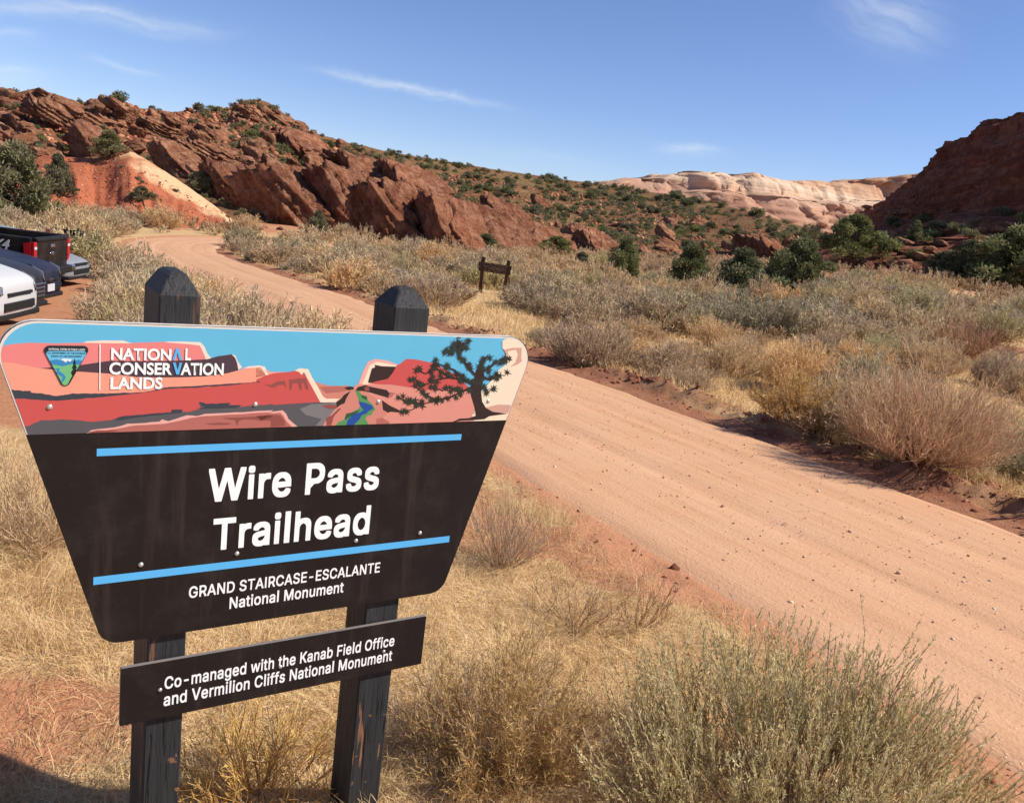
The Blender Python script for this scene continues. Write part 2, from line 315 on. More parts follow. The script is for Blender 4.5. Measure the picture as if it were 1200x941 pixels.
# letter outlines (bezier handles, thousandths of the type size)
import json
GLYPHS = json.loads('''{"-":[453,[[[263,244,337,244,337,226],[337,207,337,188,263,188],[188,188,114,188,114,207],[114,226,114,244,188,244]]]],"4":[453,[[[164,105,40,105,40,123],[40,141,40,158,109,275],[178,392,247,509,268,509],[289,509,311,509,243,394],[176,280,109,166,109,165],[109,164,109,163,210,163],[312,163,413,163,413,144],[413,125,413,105,289,105]],[[302,0,282,0,282,40],[282,81,282,121,282,130],[282,138,282,146,282,203],[282,260,282,318,302,318],[322,318,343,318,343,212],[343,106,343,0,322,0]]]],"A":[480,[[[34,0,10,0,75,170],[141,339,206,509,229,509],[251,509,274,509,339,339],[405,170,470,0,446,0],[422,0,398,0,382,45],[366,90,350,135,277,135],[203,135,130,135,114,90],[98,45,82,0,58,0]],[[180,273,150,190,210,190],[270,190,330,190,300,273],[270,357,240,440,210,357]]]],"C":[510,[[[293,-7,267,-7,223,-7],[184,4,150,25,116,46],[89,76,70,115,50,154],[40,201,40,254,40,308],[50,354,70,393,89,432],[116,462,150,484,184,505],[223,516,267,516,293,516],[317,512,340,504,363,497],[384,486,402,471,420,457],[436,439,448,418,460,398],[468,374,473,348,451,348],[430,348,408,348,404,366],[398,381,389,395,381,408],[370,419,357,428,345,438],[331,444,315,449,300,454],[284,456,267,456,236,456],[208,448,184,432,159,417],[139,394,125,364,111,334],[103,297,103,254,103,211],[111,175,125,145,140,115],[159,92,184,76,209,61],[236,53,267,53,284,53],[300,55,315,60,331,65],[345,71,357,81,370,90],[381,101,389,114,398,128],[404,143,408,160,430,160],[451,160,473,160,469,135],[460,111,448,91,436,70],[421,52,402,38,384,23],[363,12,341,5,318,-3]]]],"D":[502,[[[271,0,219,0,178,0],[137,0,96,0,96,19],[96,38,96,57,136,57],[175,57,215,57,256,57],[291,65,318,81,345,97],[366,119,379,149,392,179],[399,214,399,255,399,296],[392,331,379,361,366,390],[346,412,320,428,293,444],[260,452,221,452,178,452],[136,452,93,452,93,471],[93,490,93,509,137,509],[181,509,225,509,275,509],[317,499,353,478,388,458],[415,429,433,391,452,353],[462,308,462,255,462,202],[452,157,433,119,414,81],[387,51,351,31,314,10]],[[103,509,125,509,125,339],[125,170,125,0,103,0],[82,0,60,0,60,170],[60,339,60,509,82,509]]]],"E":[419,[[[165,0,60,0,60,170],[60,339,60,509,164,509],[268,509,372,509,372,490],[372,471,372,452,290,452],[207,452,125,452,125,396],[125,341,125,286,202,286],[278,286,355,286,355,267],[355,248,355,229,278,229],[202,229,125,229,125,172],[125,114,125,57,208,57],[292,57,375,57,375,38],[375,19,375,0,270,0]]]],"F":[410,[[[82,0,60,0,60,170],[60,339,60,509,163,509],[266,509,369,509,369,490],[369,471,369,452,288,452],[206,452,125,452,125,394],[125,336,125,278,198,278],[272,278,346,278,346,259],[346,240,346,221,272,221],[198,221,125,221,125,147],[125,74,125,0,103,0]]]],"G":[520,[[[309,-7,269,-7,223,-7],[184,4,149,25,115,46],[88,77,69,116,50,155],[40,201,40,254,40,308],[50,354,69,393,88,432],[115,462,149,484,183,505],[221,516,265,516,292,516],[317,512,340,504,364,496],[385,484,403,469,422,454],[437,437,449,416,461,396],[470,373,474,349,452,349],[430,349,408,349,403,365],[396,380,387,393,379,406],[368,417,356,427,344,436],[330,444,315,448,300,453],[283,456,265,456,235,456],[208,448,183,432,159,417],[139,394,125,364,111,334],[103,297,103,254,103,211],[111,175,125,145,140,115],[159,92,184,76,209,61],[237,53,269,53,297,53],[323,59,345,71,367,83],[384,101,396,123,409,146],[415,172,415,202,421,201],[428,200,434,199,384,199],[333,199,283,199,283,218],[283,237,283,256,348,256],[413,256,478,256,478,237],[478,219,478,200,478,158],[469,122,451,91,433,60],[408,36,377,19,345,2]]]],"I":[196,[[[62,339,62,509,86,509],[110,509,134,509,134,339],[134,170,134,0,110,0],[86,0,62,0,62,170]]]],"K":[467,[[[146,189,104,145,104,169],[104,193,104,216,116,232],[128,247,139,261,151,275],[162,290,174,303,187,317],[199,331,212,344,262,399],[313,454,364,509,392,509],[420,509,448,509,376,431],[304,353,231,276,230,276],[229,276,228,276,187,233]],[[82,0,60,0,60,170],[60,339,60,509,82,509],[103,509,125,509,125,451],[125,392,125,334,124,298],[124,261,124,225,124,214],[124,204,125,193,125,129],[125,64,125,0,103,0]],[[398,0,372,0,311,86],[249,173,188,259,201,276],[215,293,228,309,302,206],[375,103,449,0,423,0]]]],"L":[393,[[[160,0,60,0,60,170],[60,339,60,509,82,509],[103,509,125,509,125,358],[125,208,125,57,203,57],[282,57,361,57,361,38],[361,19,361,0,261,0]]]],"M":[628,[[[81,0,60,0,60,170],[60,339,60,509,91,509],[121,509,152,509,206,373],[260,236,314,100,368,236],[422,373,476,509,507,509],[537,509,568,509,568,339],[568,170,568,0,547,0],[525,0,504,0,504,132],[504,263,504,395,451,263],[398,132,345,0,324,0],[304,0,283,0,230,132],[177,263,124,395,124,263],[124,132,124,0,103,0]]]],"N":[523,[[[82,0,60,0,60,170],[60,339,60,509,85,509],[111,509,136,509,205,400],[274,291,343,183,349,174],[355,164,363,151,370,138],[379,123,388,107,396,90],[405,73,414,55,411,55],[408,54,405,54,403,72],[401,90,401,108,400,126],[399,142,399,157,399,172],[399,185,399,195,399,300],[399,404,399,509,420,509],[442,509,463,509,463,339],[463,170,463,0,438,0],[412,0,387,0,325,97],[264,193,202,290,194,303],[186,316,177,331,169,345],[159,362,148,381,137,400],[123,424,108,452,111,453],[115,453,119,454,120,428],[121,405,122,384,123,362],[124,344,124,328,125,312],[125,300,125,291,125,194],[125,97,125,0,103,0]]]],"O":[533,[[[311,-7,267,-7,223,-7],[184,4,150,25,116,46],[90,76,70,115,50,154],[40,201,40,254,40,308],[50,354,70,393,90,432],[116,462,150,484,184,505],[223,516,267,516,311,516],[350,505,384,484,418,462],[444,432,464,393,483,354],[493,308,493,254,493,201],[483,154,464,115,444,76],[418,46,384,25,350,4]],[[236,53,267,53,297,53],[325,61,349,76,374,91],[394,114,408,144,423,174],[430,211,430,254,430,298],[423,335,408,365,394,395],[374,417,349,433,325,448],[297,456,267,456,236,456],[209,448,184,433,159,417],[140,394,125,364,111,334],[103,297,103,254,103,211],[111,174,125,144,140,114],[159,92,184,76,209,61]]]],"P":[445,[[[82,0,60,0,60,170],[60,339,60,509,118,509],[177,509,235,509,274,509],[307,502,332,487,358,473],[377,454,390,430,402,405],[409,378,409,348,409,317],[402,290,390,265,377,241],[358,222,332,207,307,193],[274,186,235,186,193,186],[151,186,109,186,109,205],[109,224,109,242,150,242],[191,242,233,242,259,242],[281,247,297,256,313,265],[325,278,333,294,341,310],[344,328,344,348,344,368],[341,386,333,402,325,417],[313,430,297,439,280,448],[259,452,232,452,196,452],[160,452,125,452,125,301],[125,151,125,0,103,0]]]],"R":[449,[[[82,0,60,0,60,170],[60,339,60,509,119,509],[177,509,236,509,275,509],[307,502,333,489,359,475],[378,457,390,433,403,410],[409,382,409,352,409,321],[403,295,390,271,378,248],[359,230,333,217,307,204],[275,198,236,198,189,198],[143,198,96,198,96,217],[96,236,96,255,142,255],[188,255,234,255,260,255],[281,259,298,267,314,275],[326,286,334,300,341,315],[345,332,345,352,345,372],[341,390,334,405,326,420],[314,431,298,440,281,448],[259,452,233,452,197,452],[161,452,125,452,125,301],[125,151,125,0,103,0]],[[378,0,353,0,318,66],[282,132,247,198,271,198],[296,197,320,197,356,131],[392,66,428,0,403,0]]]],"S":[447,[[[263,-9,224,-9,187,-9],[155,-3,128,9,100,21],[79,38,64,60,49,82],[40,107,38,137,60,137],[82,137,104,137,106,117],[112,101,123,88,134,75],[149,65,166,59,184,52],[203,49,224,49,247,49],[268,53,286,60,304,68],[319,78,329,92,340,105],[346,121,346,139,346,155],[341,169,332,179,323,189],[311,198,296,205,281,211],[264,217,245,222,224,228],[204,234,184,239,142,251],[109,268,86,289,63,311],[52,339,52,372,52,401],[60,426,75,448,90,469],[111,486,138,498,164,510],[194,516,227,516,261,516],[290,510,316,498,342,486],[362,469,377,449,392,428],[400,404,401,378,380,378],[358,378,337,378,335,403],[323,423,302,437,281,451],[256,459,225,459,203,459],[184,455,167,448,151,441],[138,431,129,418,120,406],[115,391,115,376,115,358],[120,344,131,334,142,323],[154,314,169,308,184,302],[199,297,212,293,230,289],[247,284,264,279,279,275],[295,270,312,264,328,257],[344,248,359,238,373,227],[385,214,395,198,404,181],[408,162,408,139,408,111],[401,86,386,64,372,41],[351,24,323,11,296,-2]]]],"T":[449,[[[85,452,32,452,32,471],[32,490,32,509,160,509],[288,509,417,509,417,490],[417,471,417,452,363,452],[310,452,257,452,257,301],[257,151,257,0,235,0],[214,0,193,0,193,151],[193,301,193,452,139,452]]]],"V":[480,[[[229,0,204,0,141,170],[79,339,16,509,39,509],[62,509,84,509,120,408],[156,307,192,206,198,189],[206,166,215,137,224,109],[235,73,248,31,243,31],[239,31,235,31,247,74],[258,110,267,138,276,166],[284,189,290,206,325,307],[360,408,395,509,417,509],[440,509,463,509,401,339],[340,170,278,0,253,0]]]],"W":[686,[[[180,0,155,0,109,170],[62,339,16,509,38,509],[60,509,82,509,119,369],[156,230,193,90,231,230],[268,369,306,509,331,509],[355,509,380,509,418,369],[455,230,493,90,530,230],[566,369,603,509,625,509],[648,509,670,509,623,339],[577,170,530,0,505,0],[480,0,455,0,418,138],[380,277,343,415,305,277],[268,138,230,0,205,0]]]],"X":[474,[[[43,0,18,0,84,95],[151,190,217,284,217,268],[217,252,217,236,155,327],[92,418,29,509,54,509],[79,509,104,509,129,473],[153,437,178,400,188,385],[197,372,204,361,211,350],[217,340,223,329,229,318],[236,306,243,292,240,292],[236,292,232,292,239,306],[246,318,252,329,258,339],[264,350,272,361,279,372],[288,385,298,400,323,437],[348,473,374,509,398,509],[422,509,446,509,384,419],[321,329,259,239,259,255],[259,271,259,287,324,191],[390,96,456,0,431,0],[406,0,382,0,352,43],[322,86,292,129,283,143],[275,155,268,165,262,175],[256,185,250,195,244,206],[238,217,230,231,235,231],[240,231,244,231,238,218],[231,207,225,196,219,186],[213,176,206,166,199,155],[191,143,182,129,152,86],[122,43,91,0,67,0]]]],"a":[389,[[[182,-9,160,-9,136,-9],[114,-4,94,5,75,14],[59,27,48,45,36,62],[30,83,30,108,30,130],[35,147,43,161,52,175],[63,185,78,193,92,201],[108,207,125,211,143,215],[160,218,178,220,201,223],[219,225,234,227,248,228],[258,231,265,235,272,239],[276,245,276,255,276,255],[276,256,276,257,276,272],[273,286,267,297,261,308],[252,316,240,322,228,328],[213,331,196,331,178,331],[162,328,149,322,136,317],[126,309,118,301,110,292],[104,283,100,274,80,280],[61,285,41,291,50,314],[62,332,79,346,95,360],[113,369,133,375,153,381],[173,384,194,384,208,384],[223,383,239,379,255,376],[271,370,286,360,301,351],[313,338,322,320,332,303],[337,280,337,251,337,168],[337,84,337,0,317,0],[297,0,277,0,277,17],[277,35,277,52,275,52],[274,52,272,52,268,43],[261,34,252,25,243,15],[230,7,215,1,200,-5]],[[155,45,170,45,193,45],[212,50,228,59,243,68],[255,79,263,93,271,107],[276,122,276,138,276,155],[276,173,276,190,273,187],[268,184,259,182,251,180],[242,178,231,176,221,174],[210,172,200,171,190,170],[182,169,175,168,161,166],[147,163,134,159,121,154],[111,148,103,139,96,131],[92,119,92,105,92,92],[95,81,102,72,109,63],[118,57,130,52,142,48]]]],"b":[424,[[[261,-8,229,-8,206,-8],[187,-4,172,4,158,12],[146,21,138,31,129,42],[123,51,118,59,116,59],[114,59,112,59,112,39],[112,20,112,0,92,0],[72,0,53,0,53,170],[53,339,53,509,73,509],[93,509,114,509,114,446],[114,382,114,319,115,319],[117,319,118,319,123,327],[129,336,137,346,145,356],[157,365,171,373,186,381],[205,384,229,384,261,384],[289,376,313,361,337,345],[356,322,370,293,383,263],[390,229,390,189,390,149],[383,114,370,84,356,55],[337,32,313,16,289,0]],[[197,47,220,47,244,47],[263,53,279,66,295,78],[308,95,316,117,324,138],[328,162,328,189,328,216],[324,240,316,261,308,282],[296,299,280,311,264,324],[244,330,220,330,197,330],[177,324,161,312,145,300],[133,284,125,263,117,242],[113,217,113,189,113,161],[117,136,125,115,133,94],[146,77,162,65,178,53]]]],"c":[396,[[[226,-8,207,-8,173,-8],[143,0,117,16,91,33],[71,56,56,85,41,114],[34,149,34,187,34,227],[41,262,56,291,71,321],[91,343,117,360,143,376],[173,384,207,384,226,384],[243,382,260,377,276,372],[292,365,305,356,319,347],[330,335,340,322,350,309],[357,294,362,277,342,272],[322,267,303,262,300,272],[296,281,290,289,285,297],[278,305,270,311,262,317],[253,322,242,325,232,328],[220,330,207,330,182,330],[161,323,145,310,129,297],[116,280,108,258,100,237],[96,213,96,187,96,162],[100,139,108,117,116,96],[129,79,145,66,161,53],[182,46,207,46,220,46],[232,48,243,52,253,55],[263,60,271,66,279,72],[286,80,292,89,297,97],[301,107,304,117,324,112],[343,107,363,102,358,85],[351,70,341,56,332,43],[320,31,306,21,293,12],[277,4,261,-1,244,-6]]]],"d":[424,[[[219,-8,195,-8,164,-8],[136,0,111,16,87,32],[68,55,55,84,41,114],[34,149,34,189,34,229],[41,263,55,293,69,322],[88,345,112,361,136,376],[164,384,196,384,219,384],[238,381,253,373,268,365],[279,356,287,346,296,336],[302,327,306,319,308,319],[309,319,311,319,311,382],[311,446,311,509,331,509],[351,509,372,509,372,339],[372,170,372,0,352,0],[332,0,313,0,313,20],[313,39,313,59,311,59],[309,59,307,59,302,51],[295,42,287,31,278,21],[267,12,252,4,238,-4]],[[181,47,205,47,227,47],[247,53,263,65,279,77],[291,94,299,115,308,136],[312,161,312,189,312,217],[308,242,300,263,292,284],[279,300,263,312,247,324],[228,330,205,330,181,330],[161,324,145,311,129,299],[116,282,108,261,100,240],[96,216,96,189,96,162],[100,138,109,117,117,95],[129,78,145,66,161,53]]]],"e":[404,[[[238,-8,212,-8,175,-8],[143,0,117,16,90,33],[70,56,56,85,41,114],[34,148,34,187,34,226],[41,260,55,290,69,319],[89,343,115,359,141,376],[171,384,205,384,226,384],[246,381,266,374,285,367],[303,356,319,341,335,326],[348,306,357,282,366,258],[371,228,371,194,371,186],[371,178,371,169,272,169],[174,169,75,169,75,187],[75,204,75,221,163,221],[250,221,338,221,329,215],[319,208,310,202,310,227],[306,249,298,269,290,288],[278,303,263,314,247,325],[228,330,205,330,182,330],[163,325,146,313,130,302],[118,288,109,270,100,251],[96,232,96,211,96,200],[96,189,96,178,96,150],[101,126,110,106,120,87],[134,72,151,61,168,51],[189,46,212,46,228,46],[241,48,254,53,266,57],[277,64,285,73,294,82],[301,93,306,105,325,101],[345,96,365,91,359,71],[349,54,335,39,321,24],[303,13,283,4,262,-4]]]],"f":[254,[[[31,327,6,327,6,344],[6,362,6,379,31,379],[55,379,80,379,80,362],[80,344,80,327,55,327]],[[101,0,81,0,81,144],[81,288,81,432,81,453],[86,471,96,486,106,500],[119,511,135,519,152,526],[169,530,187,530,201,530],[213,529,222,527,232,525],[238,523,243,521,238,503],[233,486,227,468,224,470],[220,471,215,472,210,473],[203,474,195,474,176,474],[163,469,154,460,146,451],[142,437,142,419,142,279],[142,140,142,0,121,0]],[[171,327,143,327,143,344],[143,362,143,379,171,379],[200,379,228,379,228,362],[228,344,228,327,200,327]]]],"g":[425,[[[238,-151,207,-151,179,-151],[155,-147,134,-140,113,-132],[96,-123,82,-110,69,-98],[58,-84,51,-69,67,-60],[84,-50,101,-41,107,-49],[113,-57,122,-66,130,-75],[141,-82,154,-88,168,-94],[186,-97,207,-97,238,-97],[263,-90,282,-75,302,-60],[311,-37,311,-6,311,19],[311,44,311,68,310,68],[308,68,306,68,301,60],[295,51,287,41,278,32],[267,23,252,16,238,8],[219,5,195,5,164,5],[137,12,113,27,88,41],[69,62,55,90,41,118],[34,152,34,191,34,230],[41,264,55,293,69,322],[88,345,112,361,137,376],[165,384,196,384,220,384],[239,381,253,373,268,365],[280,356,288,346,297,336],[303,327,308,319,309,319],[311,319,313,319,313,339],[313,359,313,379,333,379],[353,379,372,379,372,250],[372,121,372,-9,372,-42],[365,-69,350,-90,335,-111],[316,-126,291,-136,266,-146]],[[181,59,205,59,228,59],[248,64,264,75,280,86],[292,101,300,121,308,141],[312,165,312,193,312,220],[308,243,300,264,292,284],[280,301,264,312,248,324],[228,330,205,330,181,330],[161,324,145,312,129,299],[117,283,109,262,100,242],[96,219,96,193,96,166],[100,143,109,123,117,103],[129,87,145,76,162,65]]]],"h":[410,[[[114,249,114,227,114,151],[114,76,114,0,93,0],[73,0,53,0,53,170],[53,339,53,509,73,509],[93,509,114,509,114,435],[114,361,114,287,110,287],[106,287,102,287,114,322],[131,347,152,362,174,377],[199,384,227,384,253,384],[276,379,295,369,315,358],[330,342,341,321,352,299],[357,273,357,240,357,160],[357,80,357,0,337,0],[316,0,296,0,296,78],[296,157,296,235,296,265],[288,288,273,304,258,321],[237,329,210,329,192,329],[175,325,161,317,146,309],[135,298,126,283,118,267]]]],"i":[167,[[[73,0,53,0,53,126],[53,253,53,379,73,379],[93,379,114,379,114,253],[114,126,114,0,93,0]],[[95,443,84,443,72,443],[62,447,54,455,45,462],[41,472,41,483,41,494],[45,504,54,512,62,520],[72,524,84,524,95,524],[106,520,114,512,122,504],[126,494,126,483,126,472],[122,462,114,455,106,447]]]],"l":[188,[[[60,353,60,529,84,529],[108,529,132,529,132,353],[132,177,132,0,108,0],[84,0,60,0,60,177]]]],"m":[610,[[[73,0,53,0,53,126],[53,253,53,379,72,379],[92,379,112,379,112,351],[112,323,112,295,111,295],[109,295,108,295,113,316],[121,332,132,346,144,359],[157,369,172,376,187,383],[203,386,219,386,247,386],[270,378,287,361,305,344],[316,322,321,295,318,295],[315,295,312,295,317,313],[325,329,337,343,349,357],[364,367,381,375,398,382],[416,386,437,386,459,386],[479,381,497,372,515,362],[530,348,541,328,551,309],[557,285,557,255,557,170],[557,85,557,0,536,0],[516,0,496,0,496,85],[496,169,496,254,496,281],[488,301,473,313,457,325],[439,330,419,330,402,330],[387,327,374,320,362,313],[352,303,345,290,339,278],[335,263,335,247,335,165],[335,82,335,0,315,0],[295,0,274,0,274,87],[274,173,274,260,274,281],[267,298,253,311,239,324],[221,330,199,330,185,330],[171,327,158,320,144,313],[134,303,126,289,118,276],[114,258,114,238,114,159],[114,79,114,0,93,0]]]],"n":[410,[[[114,249,114,227,114,151],[114,76,114,0,93,0],[73,0,53,0,53,126],[53,253,53,379,72,379],[92,379,112,379,112,349],[112,318,112,287,109,287],[106,287,102,287,114,322],[131,347,152,362,174,377],[199,384,227,384,253,384],[276,379,295,369,314,358],[330,342,341,321,352,299],[357,273,357,240,357,160],[357,80,357,0,337,0],[316,0,296,0,296,78],[296,157,296,235,296,265],[288,288,273,304,258,321],[237,329,210,329,192,329],[175,325,161,317,146,309],[135,298,126,283,118,267]]]],"o":[415,[[[242,-8,207,-8,173,-8],[143,0,117,16,91,33],[71,56,56,85,41,114],[34,149,34,187,34,227],[41,262,56,291,71,321],[91,343,117,360,143,376],[173,384,207,384,242,384],[273,376,299,360,325,343],[345,321,359,291,374,262],[381,227,381,187,381,149],[374,114,359,85,345,56],[325,33,299,16,273,0]],[[182,46,207,46,233,46],[254,53,270,66,287,79],[299,96,307,117,315,139],[319,162,319,187,319,213],[315,236,307,258,299,280],[287,297,270,310,254,323],[233,330,207,330,182,330],[161,323,145,310,129,297],[116,280,108,258,100,237],[96,213,96,187,96,162],[100,139,108,117,116,96],[129,79,145,66,161,53]]]],"r":[259,[[[73,0,53,0,53,126],[53,253,53,379,72,379],[92,379,112,379,112,360],[112,340,112,321,113,321],[114,321,115,321,122,340],[135,355,152,367,170,379],[190,385,213,385,218,385],[223,385,229,384,235,384],[240,384,243,384,243,363],[243,343,243,322,242,323],[237,323,230,324,223,325],[215,326,207,326,189,326],[173,322,159,315,145,307],[134,297,126,284,118,270],[114,255,114,237,114,158],[114,79,114,0,93,0]]]],"s":[365,[[[211,-8,182,-8,156,-8],[133,-4,112,3,92,11],[75,23,62,38,49,53],[40,72,36,94,55,98],[74,102,94,107,99,86],[109,70,124,60,139,50],[158,45,181,45,208,45],[229,51,244,62,260,74],[268,87,268,103,268,116],[263,127,254,136,245,144],[231,151,212,155,191,160],[170,165,149,170,115,178],[89,191,72,208,55,225],[47,247,47,274,47,296],[53,315,65,332,77,348],[94,361,115,370,136,380],[160,384,187,384,213,384],[235,380,254,372,272,365],[287,353,299,339,310,325],[319,309,324,290,305,286],[287,281,268,277,263,292],[255,304,243,316,230,327],[212,333,187,333,165,333],[146,327,131,317,116,306],[109,293,109,277,109,263],[114,252,124,243,134,235],[150,228,172,223,191,218],[210,214,229,209,264,201],[290,188,306,171,323,154],[331,133,331,107,331,84],[325,64,312,47,300,30],[282,16,260,6,237,-3]]]],"t":[227,[[[25,327,6,327,6,344],[6,362,6,379,25,379],[45,379,64,379,64,362],[64,344,64,327,45,327]],[[65,345,65,471,85,471],[106,471,126,471,126,347],[126,222,126,98,126,81],[129,69,136,61,143,54],[154,50,170,50,174,50],[179,50,185,51,191,52],[197,53,202,54,206,36],[209,19,213,2,207,0],[200,-2,192,-3,184,-4],[176,-4,168,-4,136,-4],[110,4,92,21,74,38],[65,62,65,93,65,219]],[[153,327,127,327,127,344],[127,362,127,379,153,379],[178,379,204,379,204,362],[204,344,204,327,178,327]]]],"u":[410,[[[211,-5,182,-5,157,-5],[134,0,115,11,95,21],[80,37,69,59,58,80],[53,107,53,139,53,219],[53,299,53,379,73,379],[93,379,114,379,114,301],[114,222,114,144,114,114],[121,91,137,75,152,58],[173,50,200,50,218,50],[235,54,249,62,264,70],[275,81,283,97,292,112],[296,131,296,153,296,228],[296,304,296,379,316,379],[337,379,357,379,357,253],[357,126,357,0,337,0],[318,0,298,0,298,31],[298,61,298,92,301,92],[304,92,307,92,295,57],[279,32,257,17,235,2]]]],"w":[567,[[[153,0,130,0,94,126],[59,253,23,379,42,379],[61,379,80,379,108,279],[136,178,164,78,194,178],[223,279,253,379,274,379],[294,379,315,379,345,279],[374,178,404,78,432,178],[460,279,488,379,507,379],[526,379,545,379,509,253],[474,126,438,0,415,0],[392,0,369,0,341,98],[312,196,284,294,256,196],[227,98,199,0,176,0]]]]," ":[188,[]]}''')
# ------------------------------------------------------------------ terrain functions
_hd = np.array([0, 1.0, 2.6, 6, 10, 14, 20, 30, 45, 70, 120, 400, 9000])
_hv = np.array([1.55, 1.66, 1.98, 2.12, 2.30, 2.47, 2.80, 3.20, 3.60, 3.90, 4.2, 5.5, 6.0])
_hl = np.array([1.55, 1.66, 1.95, 2.12, 2.34, 2.58, 3.18, 3.50, 3.76, 3.98, 4.2, 5.5, 6.0])
_hr = np.array([1.55, 1.66, 1.98, 2.12, 2.30, 2.45, 2.58, 2.62, 2.45, 1.7, .4, -2, -2])
def drop(az, d):
    w = sstep(-14, -26, az); v = sstep(8, 24, az)
    return np.interp(d, _hd, _hv) * (1 - w - v) + np.interp(d, _hd, _hl) * w + np.interp(d, _hd, _hr) * v

def ground_plain(x, y):
    d = np.hypot(x, y); az = np.degrees(np.arctan2(x, y))
    az = np.where(np.abs(az) > 90, 0, az)
    return EYE[2] - drop(az, d)

def march(px, py, zfun, d0=1.2, d1=2500.0, n=1400):
    """distance and point where the line of sight through a pixel meets a height function"""
    r = pix_ray(px, py)
    ds = np.geomspace(d0, d1, n)
    hh = math.hypot(r[0], r[1])
    x = r[0] / hh * ds; y = r[1] / hh * ds; z = EYE[2] + r[2] / hh * ds
    below = z < zfun(x, y)
    if not below.any(): return None
    i = int(np.argmax(below))
    return np.array([x[i], y[i], zfun(x[i:i + 1], y[i:i + 1])[0]]), ds[i]

def G(px, py):
    return march(px, py, ground_plain)[0]

# --- road: centre line through measured edges
_far = [(1420, 690), (1200, 610), (1000, 540), (850, 492), (740, 458), (640, 430), (440, 364), (392, 341), (325, 329), (275, 308), (240, 296), (228, 288)]
_near = [(1500, 1150), (1150, 941), (980, 850), (800, 750), (640, 655), (560, 600), (470, 500), (325, 382), (255, 341), (205, 317), (172, 300), (157, 289)]
def _cent():
    fa = np.array([G(*p)[:2] for p in _far]); ne = np.array([G(*p)[:2] for p in _near])
    def resamp(P, n=60):
        s = np.concatenate([[0], np.cumsum(np.linalg.norm(np.diff(P, axis=0), axis=1))])
        t = np.linspace(0, s[-1], n)
        return np.stack([np.interp(t, s, P[:, 0]), np.interp(t, s, P[:, 1])], -1)
    a, b = resamp(fa), resamp(ne)
    # pair each far-edge point with the nearest near-edge point
    j = np.argmin(((a[:, None] - b[None]) ** 2).sum(-1), axis=1)
    c = (a + b[j]) / 2
    w = np.linalg.norm(a - b[j], axis=1) / 2
    return c, w
_c, _w = _cent()
ROAD_HW = float(np.clip(np.median(_w[:40]), 2.2, 3.2))
# the road runs on: behind the camera's right, and away between the brush to the right
_dir0 = _c[0] - _c[6]; _dir0 /= np.linalg.norm(_dir0)
_dirn = _c[-1] - _c[-8]; _dirn /= np.linalg.norm(_dirn)
_tail = []
p_, a_ = _c[-1].copy(), math.atan2(_dirn[1], _dirn[0])
for k in range(16):
    a_ -= .16 if k < 9 else 0.0
    p_ = p_ + 2.6 * np.array([math.cos(a_), math.sin(a_)]); _tail.append(p_.copy())
CL = np.concatenate([[_c[0] + _dir0 * q for q in (60, 40, 25, 12, 5)], _c[::2], np.array(_tail)])
for _ in range(6):
    CL[1:-1] = .25 * CL[:-2] + .5 * CL[1:-1] + .25 * CL[2:]
_s = np.concatenate([[0], np.cumsum(np.linalg.norm(np.diff(CL, axis=0), axis=1))])
ROAD_S = np.arange(0, _s[-1], .35)
ROAD_P = np.stack([np.interp(ROAD_S, _s, CL[:, 0]), np.interp(ROAD_S, _s, CL[:, 1])], -1)
_t = np.gradient(ROAD_P, axis=0); _t /= np.linalg.norm(_t, axis=1, keepdims=True)
ROAD_N = np.stack([_t[:, 1], -_t[:, 0]], -1)       # to the right of travel = far side from the camera

def road_off(x, y):
    """signed offset from the road's centre line (positive = far side)"""
    x = np.asarray(x, float); y = np.asarray(y, float)
    P = np.stack([x.ravel(), y.ravel()], -1)
    o = np.full(len(P), 99.0)
    near = np.nonzero(np.hypot(P[:, 0], P[:, 1]) < 110)[0]
    for k in range(0, len(near), 20000):
        q = near[k:k + 20000]
        dd = ((P[q][:, None, :] - ROAD_P[None, ::2]) ** 2).sum(-1)
        j = np.argmin(dd, 1) * 2
        v = P[q] - ROAD_P[j]
        sgn = (v * ROAD_N[j]).sum(-1)
        dist = np.sqrt(dd.min(1))
        o[q] = np.where(sgn >= 0, dist, -dist)
    return o.reshape(x.shape)

# --- parking pad beside the cars
def parking(x, y):
    return sstep(.6, -.3, x + .53 * y - .35) * sstep(6.0, 7.5, y) * sstep(27, 24, y) * sstep(-26, -23, x)

def ground_z(x, y, off=None):
    if off is None: off = road_off(x, y)
    d = np.hypot(x, y)
    z = ground_plain(x, y)
    a = np.abs(off)
    z = z - .22 * np.exp(-((x + 1.55) / .75) ** 2 - ((y - 2.2) / .7) ** 2)      # dip added left of the sign to shift the board's cast shadow
    bumps = fbm2(x, y, 1.1, 4, 3) * .05 * sstep(.8, 3, d) + fbm2(x, y, 9, 3, 5) * np.clip(d * .006, 0, .45)
    flatw = sstep(ROAD_HW - .3, ROAD_HW + 1.0, a) * (1 - parking(x, y))
    z = z + bumps * flatw
    z = z - .16 * sstep(ROAD_HW + .05, ROAD_HW - .45, a)                       # cut under the road sheet
    bz = np.exp(-((off - ROAD_HW - .62) / .38) ** 2) * (.15 + .30 * fbm2(x, y, .38, 4, 11) + .12 * fbm2(x, y, 2.2, 2, 13)) * sstep(60, 20, d)
    bz += np.exp(-((off + ROAD_HW + .35) / .28) ** 2) * (.03 + .07 * fbm2(x, y, .35, 3, 12)) * sstep(40, 15, d)
    return z + bz

